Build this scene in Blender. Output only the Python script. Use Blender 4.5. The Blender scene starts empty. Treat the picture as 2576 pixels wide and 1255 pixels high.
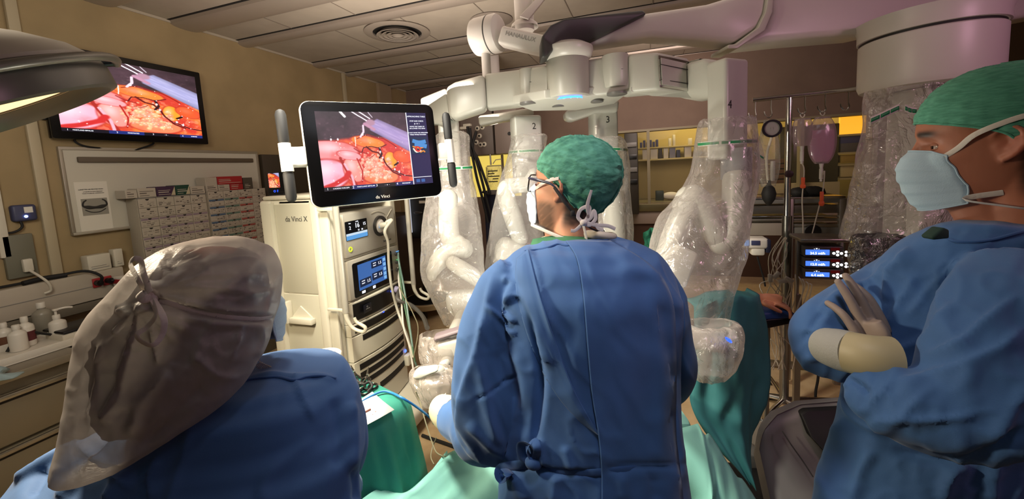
import bpy, bmesh, math, random
import numpy as np
from mathutils import Vector, Matrix, noise
random.seed(7)
scene = bpy.context.scene
COL = scene.collection
PI = math.pi

# ------------------------------------------------------------------ camera
FPX, PY = 1000.0, 528.8                       # focal length and horizon offset in pixels of the 2576x1255 frame
YAW, PITCH, ROLL = map(math.radians, (-18.6, 5.88, -3.07))
CAM = Vector((0, 0, 1.62))
def cam_axes():
    cy, sy = math.cos(YAW), math.sin(YAW)
    f = Vector((sy, cy, 0)); r = Vector((cy, -sy, 0)); u = Vector((0, 0, 1))
    cp, sp = math.cos(PITCH), math.sin(PITCH)
    f2 = f*cp - u*sp; u2 = u*cp + f*sp
    cr, sr = math.cos(ROLL), math.sin(ROLL)
    return r*cr + u2*sr, u2*cr - r*sr, f2
RX, UX, FX = cam_axes()
cd = bpy.data.cameras.new('camera')
cam = bpy.data.objects.new('camera', cd); COL.objects.link(cam)
cd.sensor_width = 36; cd.lens = 36*FPX/2576
cd.shift_y = -(627.5-PY)/2576
cd.clip_start = 0.02
cam.matrix_world = Matrix(((RX.x, UX.x, -FX.x, CAM.x), (RX.y, UX.y, -FX.y, CAM.y), (RX.z, UX.z, -FX.z, CAM.z), (0, 0, 0, 1)))
scene.camera = cam

# ------------------------------------------------------------------ world, exposure, room light
scene.view_settings.view_transform = 'Standard'
scene.view_settings.look = 'None'
scene.view_settings.gamma = 1
scene.view_settings.use_curve_mapping = False
scene.view_settings.exposure = 0.0
w = bpy.data.worlds.new('world'); scene.world = w; w.use_nodes = True
w.node_tree.nodes['Background'].inputs[0].default_value = (0.5, 0.42, 0.36, 1)
w.node_tree.nodes['Background'].inputs[1].default_value = 0.02

def light(name, kind, loc, target, power, color, size=0.3, size_y=None, spot=None, blend=0.5, spread=None):
    d = bpy.data.lights.new(name, kind); d.energy = power; d.color = color
    if kind == 'AREA':
        d.size = size
        if size_y: d.shape = 'RECTANGLE'; d.size_y = size_y
        else: d.shape = 'DISK'
        if spread: d.spread = math.radians(spread)
    elif kind == 'SPOT':
        d.shadow_soft_size = size; d.spot_size = math.radians(spot); d.spot_blend = blend
    else: d.shadow_soft_size = size
    o = bpy.data.objects.new(name, d); COL.objects.link(o); o.location = loc
    o.rotation_euler = (Vector(target)-Vector(loc)).to_track_quat('-Z', 'Y').to_euler()
    return o
# surgical lamp beam (the lamp at the upper left and its twin above the field)
light('surgical_lamp_light', 'AREA', (-1.42, 0.50, 1.80), (-1.05, 1.0, 0.9), 26, (1, 0.84, 0.62), 0.22, spread=150)
light('field_lamp_light', 'SPOT', (-1.10, 1.02, 2.38), (-0.85, 1.75, 0.95), 225, (1, 0.93, 0.80), 0.12, spot=105, blend=0.8)
light('field_bounce_light', 'AREA', (-0.55, 1.60, 0.98), (-0.65, 1.9, 2.4), 12.5, (1, 0.97, 0.85), 0.5)
light('pink_console_light', 'AREA', (2.35, 0.75, 2.35), (0.9, 2.2, 2.4), 8.5, (1, 0.50, 0.70), 0.45, spread=150)
light('ceiling_glow_light', 'AREA', (-0.3, 2.6, 2.95), (-0.3, 2.6, 0), 9, (1, 0.82, 0.68), 2.2)  # unseen ambient fill added under the ceiling, no fixture
light('left_wall_glow_light', 'AREA', (-1.6, 0.2, 2.3), (-3.8, 1.9, 1.3), 12, (1, 0.90, 0.76), 0.8, spread=130)
light('ceiling_bounce_light', 'AREA', (-1.5, 2.4, 2.0), (-1.6, 2.8, 3.0), 34, (1, 0.86, 0.74), 1.2)
light('back_wall_light', 'AREA', (0.2, 4.3, 2.6), (-0.2, 6.0, 2.3), 24, (1, 0.80, 0.70), 1.2)  # fill added to brighten the back wall, no fixture there
light('room_soft_light', 'AREA', (0.6, -0.6, 2.9), (0.0, 1.4, 1.0), 2.2, (0.82, 0.86, 1.0), 1.0)  # weak unseen fill added above and behind the camera
light('surgeon_back_fill_light', 'AREA', (0.0, 0.35, 2.9), (-0.15, 1.0, 1.3), 1.3, (0.95, 0.88, 1.0), 0.3, spread=55)  # added top fill for the surgeon's back, not an actual lamp head

# ------------------------------------------------------------------ helpers
def at(x, y, D=None, X=None, Y=None, Z=None):
    """photo direction -> point in the room, at forward distance D or on an axis plane"""
    d = RX*((x-1288)/FPX) - UX*((y-PY)/FPX) + FX
    if X is not None: t = (X-CAM.x)/d.x
    elif Y is not None: t = (Y-CAM.y)/d.y
    elif Z is not None: t = (Z-CAM.z)/d.z
    else: t = D
    return CAM + d*t
def V(*a): return Vector(a)
def lin(h):
    if isinstance(h, str):
        h = h.lstrip('#'); c = [int(h[i:i+2], 16)/255 for i in (0, 2, 4)]
    else: c = list(h)[:3]
    return tuple((x/12.92 if x <= 0.04045 else ((x+0.055)/1.055)**2.4) for x in c) + (1,)
MATS = {}
def mat(name, col, rough=0.5, metal=0.0, emis=None, es=1.0, spec=0.5, var=0.0, vscale=8, bump=0.0, bscale=60, col2=None, trans=0.0, sheen=0.0, sss=0.0, coat=0.0, bdist=0.002, stretch=None):
    if name in MATS: return MATS[name]
    m = bpy.data.materials.new(name); m.use_nodes = True; nt = m.node_tree; b = nt.nodes['Principled BSDF']
    b.inputs['Base Color'].default_value = lin(col); b.inputs['Roughness'].default_value = rough
    b.inputs['Metallic'].default_value = metal; b.inputs['Specular IOR Level'].default_value = spec
    if emis: b.inputs['Emission Color'].default_value = lin(emis); b.inputs['Emission Strength'].default_value = es
    if trans: b.inputs['Transmission Weight'].default_value = trans
    if sheen: b.inputs['Sheen Weight'].default_value = sheen
    if sss: b.inputs['Subsurface Weight'].default_value = sss; b.inputs['Subsurface Radius'].default_value = (0.012, 0.005, 0.003); b.inputs['Subsurface Scale'].default_value = 1
    if coat: b.inputs['Coat Weight'].default_value = coat
    tc = nt.nodes.new('ShaderNodeTexCoord'); src = tc.outputs['Object']
    if stretch:
        mp = nt.nodes.new('ShaderNodeMapping'); mp.inputs['Scale'].default_value = stretch
        nt.links.new(src, mp.inputs[0]); src = mp.outputs[0]
    if var or col2:
        n = nt.nodes.new('ShaderNodeTexNoise'); n.inputs['Scale'].default_value = vscale; n.inputs['Detail'].default_value = 5
        nt.links.new(src, n.inputs['Vector'])
        r = nt.nodes.new('ShaderNodeValToRGB'); r.color_ramp.elements[0].position = 0.35; r.color_ramp.elements[1].position = 0.68
        c = lin(col); r.color_ramp.elements[0].color = tuple(max(0, x*(1-var)) for x in c[:3])+(1,)
        r.color_ramp.elements[1].color = lin(col2) if col2 else tuple(min(1, x*(1+var)) for x in c[:3])+(1,)
        nt.links.new(n.outputs['Fac'], r.inputs[0]); nt.links.new(r.outputs[0], b.inputs['Base Color'])
    if bump:
        n = nt.nodes.new('ShaderNodeTexNoise'); n.inputs['Scale'].default_value = bscale; n.inputs['Detail'].default_value = 6
        nt.links.new(src, n.inputs['Vector'])
        bp = nt.nodes.new('ShaderNodeBump'); bp.inputs['Strength'].default_value = bump; bp.inputs['Distance'].default_value = bdist
        nt.links.new(n.outputs['Fac'], bp.inputs['Height']); nt.links.new(bp.outputs[0], b.inputs['Normal'])
    MATS[name] = m; return m

def film(name, col, base=0.25, edge=0.6, gloss=0.35, scale=14, bump=0.6, rough=0.12, dist=0.02, gmin=0.05):
    """thin milky plastic film: transparent, with a cloudy scattering share and sharp glints"""
    if name in MATS: return MATS[name]
    m = bpy.data.materials.new(name); m.use_nodes = True; nt = m.node_tree; N = nt.nodes; L = nt.links
    N.remove(N['Principled BSDF']); out = N['Material Output']
    tc = N.new('ShaderNodeTexCoord')
    nz = N.new('ShaderNodeTexNoise'); nz.inputs['Scale'].default_value = scale; nz.inputs['Detail'].default_value = 5; nz.inputs['Distortion'].default_value = 1.5
    L.new(tc.outputs['Object'], nz.inputs['Vector'])
    bp = N.new('ShaderNodeBump'); bp.inputs['Strength'].default_value = bump; bp.inputs['Distance'].default_value = dist
    vo = N.new('ShaderNodeTexVoronoi'); vo.feature = 'DISTANCE_TO_EDGE'; vo.inputs['Scale'].default_value = scale*0.6
    mx = N.new('ShaderNodeMix'); mx.data_type = 'VECTOR'; mx.inputs[0].default_value = 0.12
    L.new(tc.outputs['Object'], mx.inputs[4]); L.new(nz.outputs['Color'], mx.inputs[5]); L.new(mx.outputs[1], vo.inputs['Vector'])
    cl = N.new('ShaderNodeMath'); cl.operation = 'MINIMUM'; cl.inputs[1].default_value = 0.12; L.new(vo.outputs['Distance'], cl.inputs[0])
    ad = N.new('ShaderNodeMath'); ad.operation = 'MULTIPLY_ADD'; ad.inputs[1].default_value = 3.0
    L.new(cl.outputs[0], ad.inputs[0]); L.new(nz.outputs['Fac'], ad.inputs[2]); L.new(ad.outputs[0], bp.inputs['Height'])
    df = N.new('ShaderNodeBsdfDiffuse'); df.inputs[0].default_value = lin(col)
    tl = N.new('ShaderNodeBsdfTranslucent'); tl.inputs[0].default_value = lin(col)
    ms = N.new('ShaderNodeMixShader'); ms.inputs[0].default_value = 0.4; L.new(df.outputs[0], ms.inputs[1]); L.new(tl.outputs[0], ms.inputs[2])
    tr = N.new('ShaderNodeBsdfTransparent')
    lw = N.new('ShaderNodeLayerWeight'); lw.inputs['Blend'].default_value = 0.45
    mr = N.new('ShaderNodeMapRange'); mr.inputs['To Min'].default_value = base; mr.inputs['To Max'].default_value = edge
    L.new(lw.outputs['Facing'], mr.inputs[0])
    m2 = N.new('ShaderNodeMixShader'); L.new(mr.outputs[0], m2.inputs[0]); L.new(tr.outputs[0], m2.inputs[1]); L.new(ms.outputs[0], m2.inputs[2])
    gl = N.new('ShaderNodeBsdfAnisotropic'); gl.inputs['Roughness'].default_value = rough; L.new(bp.outputs[0], gl.inputs['Normal'])
    lw2 = N.new('ShaderNodeLayerWeight'); lw2.inputs['Blend'].default_value = 0.25; L.new(bp.outputs[0], lw2.inputs['Normal'])
    mm = N.new('ShaderNodeMath'); mm.operation = 'MULTIPLY_ADD'; mm.inputs[1].default_value = gloss; mm.inputs[2].default_value = gmin; L.new(lw2.outputs['Fresnel'], mm.inputs[0])
    m3 = N.new('ShaderNodeMixShader'); L.new(mm.outputs[0], m3.inputs[0]); L.new(m2.outputs[0], m3.inputs[1]); L.new(gl.outputs[0], m3.inputs[2])
    L.new(m3.outputs[0], out.inputs['Surface'])
    MATS[name] = m; return m

class MB:
    def __init__(s): s.bm = bmesh.new()
    def _f(s, vs, mi=0):
        try:
            f = s.bm.faces.new(vs); f.material_index = mi; return f
        except ValueError: return None
    def box(s, c, size, rot=None, bev=0, seg=2, mi=0):
        t = bmesh.new(); bmesh.ops.create_cube(t, size=1)
        for v in t.verts: v.co = Vector((v.co.x*size[0], v.co.y*size[1], v.co.z*size[2]))
        if bev: bmesh.ops.bevel(t, geom=t.edges[:], offset=min(bev, min(size)*0.45), segments=seg, affect='EDGES', profile=0.5)
        s._merge(t, c, rot, mi); return s
    def bx(s, lo, hi, bev=0, seg=2, mi=0):
        lo, hi = Vector(lo), Vector(hi)
        return s.box((lo+hi)/2, [max(1e-4, abs(q)) for q in (hi-lo)], None, bev, seg, mi)
    def _merge(s, t, c, rot, mi):
        c = Vector(c); mp = {}
        for v in t.verts: mp[v] = s.bm.verts.new((rot @ v.co if rot else v.co) + c)
        for f in t.faces: s._f([mp[v] for v in f.verts], mi)
        t.free()
    def cyl(s, p0, p1, r0, r1=None, n=24, caps=True, mi=0, bev=0):
        r1 = r0 if r1 is None else r1
        p0, p1 = Vector(p0), Vector(p1)
        if bev:
            h = (p1-p0).length
            return s.lathe([(0, 0), (r0-bev, 0), (r0-bev*.3, bev*.3), (r0, bev), (r1, h-bev), (r1-bev*.3, h-bev*.3), (r1-bev, h), (0, h)], p0, p1-p0, n, mi)
        return s.lathe(([(0, 0)] if caps else [])+[(r0, 0), (r1, (p1-p0).length)]+([(0, (p1-p0).length)] if caps else []), p0, p1-p0, n, mi)
    def lathe(s, prof, base, axis=(0, 0, 1), n=24, mi=0):
        base = Vector(base); q = Vector(axis).normalized().to_track_quat('Z', 'Y').to_matrix()
        rings = []
        for r, h in prof:
            if r < 1e-6: rings.append([s.bm.verts.new(base + q @ Vector((0, 0, h)))])
            else: rings.append([s.bm.verts.new(base + q @ Vector((r*math.cos(2*PI*i/n), r*math.sin(2*PI*i/n), h))) for i in range(n)])
        for a, b in zip(rings, rings[1:]):
            if len(a) == 1 and len(b) == 1: continue
            for i in range(n):
                j = (i+1) % n
                if len(a) == 1: s._f([a[0], b[j], b[i]], mi)
                elif len(b) == 1: s._f([a[i], a[j], b[0]], mi)
                else: s._f([a[i], a[j], b[j], b[i]], mi)
        return s
    def tube(s, pts, r, n=10, mi=0, caps=True, sm=0, flat=1.0, up=None, closed=False):
        pts = [Vector(p) for p in pts]; rs = list(r) if hasattr(r, '__len__') else [r]*len(pts)
        if sm: pts, rs = crspline(pts, rs, sm, closed)
        m = len(pts); rings = []; u = None
        for i, p in enumerate(pts):
            if closed: t = pts[(i+1) % m]-pts[i-1]
            else: t = pts[min(i+1, m-1)]-pts[max(i-1, 0)]
            if t.length < 1e-9: t = Vector((0, 0, 1))
            t.normalize()
            if u is None and isinstance(up, str):
                u = t.cross(FX)
            if u is None:
                u = Vector(up) if up else (Vector((0, 0, 1)) if abs(t.z) < 0.9 else Vector((1, 0, 0)))
            u = (u - t*u.dot(t));
            if u.length < 1e-6: u = t.orthogonal()
            u.normalize(); v = t.cross(u)
            rings.append([s.bm.verts.new(p + u*(rs[i]*math.cos(2*PI*k/n)) + v*(rs[i]*flat*math.sin(2*PI*k/n))) for k in range(n)])
        s._rings(rings, mi, caps and not closed, closed); return s
    def _rings(s, rings, mi=0, caps=True, closed=False):
        n = len(rings[0])
        for a, b in list(zip(rings, rings[1:])) + ([(rings[-1], rings[0])] if closed else []):
            for k in range(n):
                j = (k+1) % n; s._f([a[k], a[j], b[j], b[k]], mi)
        if caps:
            for rg, rev in ((rings[0], True), (rings[-1], False)):
                c = s.bm.verts.new(sum((v.co for v in rg), Vector())/n)
                for k in range(n):
                    j = (k+1) % n
                    s._f([c, rg[j], rg[k]] if rev else [c, rg[k], rg[j]], mi)
    def rings(s, R, mi=0, caps=True): 
        s._rings([[s.bm.verts.new(p) for p in rg] for rg in R], mi, caps); return s
    def grid(s, P, mi=0, th=0):
        g = [[s.bm.verts.new(p) for p in row] for row in P]
        for a, b in zip(g, g[1:]):
            for k in range(len(a)-1): s._f([a[k], a[k+1], b[k+1], b[k]], mi)
        return s
    def prism(s, poly, O, ux, uy, un, th, bev=0, mi=0, seg=2):
        """outline poly (2d) in the frame O, ux, uy, extruded th along un"""
        O, ux, uy, un = Vector(O), Vector(ux), Vector(uy), Vector(un)
        t = bmesh.new(); a = [t.verts.new(O+ux*x+uy*y) for x, y in poly]
        f = t.faces.new(a); r = bmesh.ops.extrude_face_region(t, geom=[f])
        for v in r['geom']:
            if isinstance(v, bmesh.types.BMVert): v.co += un*th
        if bev:
            es = [e for e in t.edges if (abs((e.verts[0].co-e.verts[1].co).normalized().dot(un.normalized())) < 0.9)]
            bmesh.ops.bevel(t, geom=es, offset=bev, segments=seg, affect='EDGES', profile=0.5)
        s._merge(t, (0, 0, 0), None, mi); return s
    def ball(s, c, r, rot=None, n=24, m=14, mi=0, fn=None):
        if not hasattr(r, '__len__'): r = (r, r, r)
        t = bmesh.new(); bmesh.ops.create_uvsphere(t, u_segments=n, v_segments=m, radius=1)
        for v in t.verts:
            d = v.co.copy(); v.co = Vector((d.x*r[0], d.y*r[1], d.z*r[2]))
            if fn: v.co = fn(v.co, d)
        s._merge(t, c, rot, mi); return s
def crspline(pts, rs, k, closed=False):
    P, R = [], []; m = len(pts)
    for i in range(m if closed else m-1):
        if closed: q = [pts[(i+j-1) % m] for j in range(4)]; rr = [rs[(i+j-1) % m] for j in range(4)]
        else: q = [pts[max(i-1, 0)], pts[i], pts[i+1], pts[min(i+2, m-1)]]; rr = [rs[i], rs[i], rs[i+1], rs[i+1]]
        for j in range(k):
            t = j/k; t2 = t*t; t3 = t2*t
            P.append(0.5*((2*q[1])+(-q[0]+q[2])*t+(2*q[0]-5*q[1]+4*q[2]-q[3])*t2+(-q[0]+3*q[1]-3*q[2]+q[3])*t3))
            s_ = t2*(3-2*t); R.append(rr[1]*(1-s_)+rr[2]*s_)
    if not closed: P.append(pts[-1]); R.append(rs[-1])
    return P, R

ROOTM = {}
def frame(loc, rot=None):
    M = rot.to_4x4() if rot else Matrix.Identity(4)
    M.translation = Vector(loc); return M
def tag(o, label=None, cat=None, group=None, kind=None):
    if label: o['label'] = label
    if cat: o['category'] = cat
    if group: o['group'] = group
    if kind: o['kind'] = kind
    return o
def thing(name, loc, label, cat, group=None):
    o = bpy.data.objects.new(name, None); COL.objects.link(o); o.location = loc
    o.empty_display_size = 0.05; ROOTM[o.name] = Matrix.Translation(Vector(loc)); return tag(o, label, cat, group)
def obj(name, mb, mats, parent=None, smooth=True, ang=40, label=None, fix=True, doubles=False):
    """link a MB (or mesh) given in room coordinates as ONE object under its parent"""
    if not isinstance(mats, (list, tuple)): mats = [mats]
    if isinstance(mb, MB):
        me = bpy.data.meshes.new(name)
        if doubles: bmesh.ops.remove_doubles(mb.bm, verts=mb.bm.verts[:], dist=1e-5)
        if fix: bmesh.ops.recalc_face_normals(mb.bm, faces=mb.bm.faces[:])
        mb.bm.to_mesh(me); mb.bm.free()
    else: me = mb; me.name = name
    for m in mats: me.materials.append(m)
    if smooth:
        me.polygons.foreach_set('use_smooth', [True]*len(me.polygons))
        me.set_sharp_from_angle(angle=math.radians(ang))
    o = bpy.data.objects.new(name, me); COL.objects.link(o)
    if parent is not None:
        M = ROOTM[parent.name]; me.transform(M.inverted()); o.parent = parent; ROOTM[o.name] = M
    else:
        co = np.empty(len(me.vertices)*3); me.vertices.foreach_get('co', co); co = co.reshape(-1, 3)
        lo, hi = co.min(0), co.max(0); c = Vector(((lo[0]+hi[0])/2, (lo[1]+hi[1])/2, lo[2]))
        me.transform(Matrix.Translation(-c)); o.location = c; ROOTM[o.name] = Matrix.Translation(c)
    if label: o['label'] = label
    return o
def solo(name, mb, mats, label, cat, group=None, **k): return tag(obj(name, mb, mats, **k), label, cat, group)
def struct(name, mb, m, **k): return tag(obj(name, mb, m, **k), kind='structure')
def copy_thing(src, M, label, group=None):
    """copy of a thing, its parts and their sub-parts; M is the new local->room matrix of the root"""
    def rec(o, parent):
        c = o.copy(); COL.objects.link(c); c.parent = parent
        for ch in [q for q in bpy.data.objects if q.parent == o]: rec(ch, c)
        return c
    c = rec(src, None); c.matrix_world = M; ROOTM[c.name] = M.copy()
    if label: c['label'] = label
    if group: c['group'] = group
    return c
def textmesh(s, O, ux, uy, h, align='CENTER', depth=0.0006, narrow=1.0, bold=0):
    """lettering mesh: text s, cap height h, at O with reading direction ux and up uy"""
    c = bpy.data.curves.new('t', 'FONT'); c.body = s; c.size = h*1.43; c.align_x = align; c.align_y = 'CENTER'; c.extrude = depth/ max(1e-6, 1); c.resolution_u = 3
    if bold: c.offset = bold*h
    o = bpy.data.objects.new('t', c); me = bpy.data.meshes.new_from_object(o); bpy.data.objects.remove(o); bpy.data.curves.remove(c)
    ux, uy = Vector(ux).normalized()*narrow, Vector(uy).normalized(); un = ux.normalized().cross(uy); O = Vector(O)
    M = Matrix(((ux.x, uy.x, un.x, O.x), (ux.y, uy.y, un.y, O.y), (ux.z, uy.z, un.z, O.z), (0, 0, 0, 1)))
    me.transform(M); return me
def letters(name, items, m, parent, label=None):
    """items: list of (string, O, ux, uy, h); joined into one lettering mesh"""
    b = MB()
    for it in items:
        s, O, ux, uy, h = it[:5]; kw = it[5] if len(it) > 5 else {}
        me = textmesh(s, O, ux, uy, h, **kw); b.bm.from_mesh(me); bpy.data.meshes.remove(me)
    return obj(name, b, m, parent, smooth=False, fix=False, label=label)
def rrect(w, h, r, n=5, cx=0, cy=0):
    P = []
    for (sx, sy, a0) in ((1, 1, 0), (-1, 1, 90), (-1, -1, 180), (1, -1, 270)):
        for k in range(n+1):
            a = math.radians(a0+90*k/n); P.append((cx+sx*(w/2-r)+r*math.cos(a), cy+sy*(h/2-r)+r*math.sin(a)))
    return P
YZ = Vector((0, 1, 0)), Vector((0, 0, 1)), Vector((1, 0, 0))     # wall facing +X: u along Y, v up
XZ = Vector((-1, 0, 0)), Vector((0, 0, 1)), Vector((0, 1, 0))

# common materials
M_white = mat('white_plastic', '#d9d4c8', 0.38)
M_offw = mat('warm_white_plastic', '#cfc9b8', 0.45)
M_grey = mat('grey_plastic', '#8d8a84', 0.5)
M_dkgrey = mat('dark_grey_plastic', '#3d3c3b', 0.5)
M_black = mat('black_plastic', '#0c0c0e', 0.35)
M_rubber = mat('black_rubber', '#121212', 0.7)
M_chrome = mat('chrome', '#c9c6c2', 0.18, 1.0)
M_steel = mat('brushed_steel', '#9a958c', 0.35, 0.9)
M_paper = mat('paper', '#d8d3c6', 0.8)
M_ink = mat('dark_ink', '#2a2826', 0.8)
M_red = mat('red_plastic', '#a3262a', 0.45)
M_glass = film('clear_glass', '#e8f0e8', 0.02, 0.08, 0.02, 2, 0.0, 0.03, gmin=.004)
# ================================================================== the room
WX, WR, WB, WF, HC = -3.8, 3.4, 6.0, -1.6, 3.03
def wallmat(name, c1, c2):
    return mat(name, c1, 0.75, var=0.06, vscale=3, col2=c2, bump=0.15, bscale=90)
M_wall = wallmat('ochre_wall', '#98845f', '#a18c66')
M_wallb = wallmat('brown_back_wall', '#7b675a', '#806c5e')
M_floor = mat('vinyl_floor', '#b59b76', 0.35, var=0.06, vscale=14, col2='#bea682')
b = MB(); b.bx((WX-.2, WF-.2, -.12), (WR+.2, 9.3, 0)); struct('floor', b, M_floor)
def ceilmat():
    m = mat('ceiling_tiles', '#a89e90', 0.8, var=0.05, vscale=5); nt = m.node_tree; N = nt.nodes; L = nt.links
    return m
b = MB(); b.bx((WX-.2, WF-.2, HC), (WR+.2, 9.3, HC+.1)); struct('ceiling', b, ceilmat())
b = MB(); b.bx((WX-.2, WF-.2, 0), (WX, 6.2, HC)); struct('wall_left', b, M_wall)
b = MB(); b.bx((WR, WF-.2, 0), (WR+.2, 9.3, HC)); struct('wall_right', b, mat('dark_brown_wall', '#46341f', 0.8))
b = MB(); b.bx((WX, WF-.2, 0), (WR, WF, HC)); struct('wall_front', b, M_wallb)
# back wall with the pass-through window opening to the lit store room
wx0, wx1, wz0, wz1 = -0.52, 2.62, 1.02, 2.05
b = MB(); b.bx((WX, WB, 0), (wx0, WB+.15, HC)); b.bx((wx1, WB, 0), (WR, WB+.15, HC)); b.bx((wx0, WB, wz1), (wx1, WB+.15, HC)); b.bx((wx0, WB, 0), (wx1, WB+.15, wz0))
struct('wall_back', b, M_wallb)
b = MB()
b.bx((wx0-.06, WB-.02, wz0-.09), (wx1+.06, WB-.001, wz0)); b.bx((wx0-.06, WB-.02, wz1), (wx1+.06, WB-.001, wz1+.03))
for x in (wx0-.03, 0.06, 1.9, wx1+.03): b.bx((x-.02, WB-.02, wz0), (x+.02, WB+.1, wz1))
fr = struct('window_1', b, mat('window_frame', '#8e8468', 0.5))
b = MB(); b.bx((wx0, WB+.06, wz0), (wx1, WB+.066, wz1)); obj('pane', b, M_glass, fr)
# wall panel strip below the window
b = MB(); b.bx((-1.2, WB-.05, .74), (2.7, WB, .92), bev=.008); struct('trim_1', b, mat('pale_ledge', '#9c8d80', 0.5))
b = MB(); b.bx((-1.2, WB-.012, 0), (2.7, WB, .74)); struct('baseboard_back', b, mat('brown_dado', '#4a3323', 0.7))
# store room behind the window
b = MB(); b.bx((-1.7, WB+.15, 0), (-1.6, 9.1, HC)); struct('wall_store', b, mat('yellow_wall', '#c9a136', 0.7))
light('store_room_light', 'AREA', (0.7, 6.5, 2.6), (0.7, 6.9, 1.2), 16, (1, 0.80, 0.40), 1.2, 0.2)
light('store_room_right_light', 'AREA', (2.4, 6.5, 2.5), (2.4, 6.9, 1.5), 7, (1, 0.74, 0.30), .6, 0.2)

# ceiling: rounded metal channels running from wall to wall, and tile joints
M_chan = mat('ceiling_channel', '#a0958a', 0.3, 0.25)
M_gap = mat('dark_gap', '#120f0c', 0.9)
k = 2
chan_ys = []
for px, py in ((424, 51), (596, 103), (784, 157), (868, 182), (975, 212), (1020, 226)):
    chan_ys.append(at(px, py, X=WX).y)
step = 0.0
ys = [chan_ys[0]-1.25, chan_ys[0]-.62] + chan_ys
print('CHAN', [round(y, 2) for y in ys])
wids = [.26, .26, .26, .15, .17, .12, .12, .1]
for y, wd in zip(ys, wids):
    b = MB()
    prof = [(y+wd*(.5-.5*math.cos(PI*i/8)), HC-.002-.042*math.sin(PI*i/8)**.6) for i in range(9)]
    b.rings([[V(X, p[0], p[1]) for p in prof] for X in (WX+.002, WR-.002)], caps=False)
    o = struct('trim_%d' % k, b, M_chan, fix=False); k += 1
    b = MB(); b.bx((WX+.002, y-.022, HC-.003), (WR-.002, y, HC-.0005)); g = obj('joint', b, M_gap, o)
M_joint = mat('tile_joint', '#7a7065', 0.8)
for i in range(len(ys)-1):
    y0 = ys[i]+wids[i]; y1 = ys[i+1]-.02
    b = MB(); x = WX+.72+(.3 if i % 2 else 0)
    while x < WR:
        b.bx((x-.004, y0, HC-.0035), (x+.004, y1, HC-.0005)); x += .72
    struct('trim_%d' % k, b, M_joint); k += 1
b = MB(); b.bx((WX+.001, WF, HC-.02), (WX+.012, WB, HC)); struct('trim_%d' % k, b, mat('edge_trim', '#b0a593', 0.6)); k += 1
# wall pipes and the pilaster
for (px, py, w_) in ((32, 50, .028), (862, 180, .03)):
    p = at(px, py, X=WX+.015); b = MB(); b.bx((WX+.001, p.y-w_, 1.07 if px < 400 else 0), (WX+.03, p.y+w_, HC-.021 if px > 400 else HC-.021), bev=.008)
    struct('trim_%d' % k, b, mat('conduit_white', '#b5a88c', 0.5)); k += 1
p0 = at(948, 205, X=WX+.02).y; b = MB(); b.bx((WX+.001, p0, 0), (WX+.05, p0+.3, HC-.021)); struct('trim_%d' % k, b, mat('pilaster_paint', '#a39077', 0.6)); k += 1

# round ceiling air diffuser
c = at(1000, 82, Z=HC-.01)
t = thing('ceiling_air_diffuser', (c.x, c.y, HC-.04), 'round white ceiling air diffuser with concentric rings', 'air vent')
M_vent = mat('vent_white', '#9b9186', 0.4)
b = MB(); b.lathe([(.30, HC-.001), (.315, HC-.012), (.29, HC-.022), (.235, HC-.02), (.235, HC-.001)], (c.x, c.y, 0), n=48); obj('outer_ring', b, M_vent, t)
b = MB(); b.lathe([(0, HC-.002), (.236, HC-.002), (.236, HC-.004), (0, HC-.004)], (c.x, c.y, 0), n=40); obj('duct_opening', b, M_gap, t)
for r in (.19, .145, .10, .055):
    b = MB(); b.lathe([(r, HC-.045), (r+.012, HC-.043), (r-.03, HC-.006), (r-.036, HC-.01)], (c.x, c.y, 0), n=48)
    b.bm.faces.ensure_lookup_table(); obj('louvre_ring', b, M_vent, t)
# ================================================================== endoscope picture shown on the screens (painted in numpy, carried by the screen mesh)
def vnoise(u, v, sc, seed=0):
    rs = np.random.RandomState(seed); G = rs.rand(64, 64)
    x = u*sc; y = v*sc; xi = np.floor(x).astype(int); yi = np.floor(y).astype(int); fx = x-xi; fy = y-yi
    fx = fx*fx*(3-2*fx); fy = fy*fy*(3-2*fy)
    g = lambda a, c: G[a % 64, c % 64]
    return (g(xi, yi)*(1-fx)+g(xi+1, yi)*fx)*(1-fy)+(g(xi, yi+1)*(1-fx)+g(xi+1, yi+1)*fx)*fy
def fbm(u, v, sc, o=4, seed=0): return sum(vnoise(u, v, sc*2**i, seed+i)*.5**i for i in range(o))/sum(.5**i for i in range(o))
def segd(u, v, pts):
    d = np.full(u.shape, 9.0)
    for (x0, y0), (x1, y1) in zip(pts, pts[1:]):
        dx, dy = x1-x0, y1-y0; t = np.clip(((u-x0)*dx+(v-y0)*dy)/(dx*dx+dy*dy), 0, 1)
        d = np.minimum(d, np.hypot(u-x0-t*dx, v-y0-t*dy))
    return d
def sst(a, b_, x): t = np.clip((x-a)/(b_-a), 0, 1); return t*t*(3-2*t)
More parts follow.
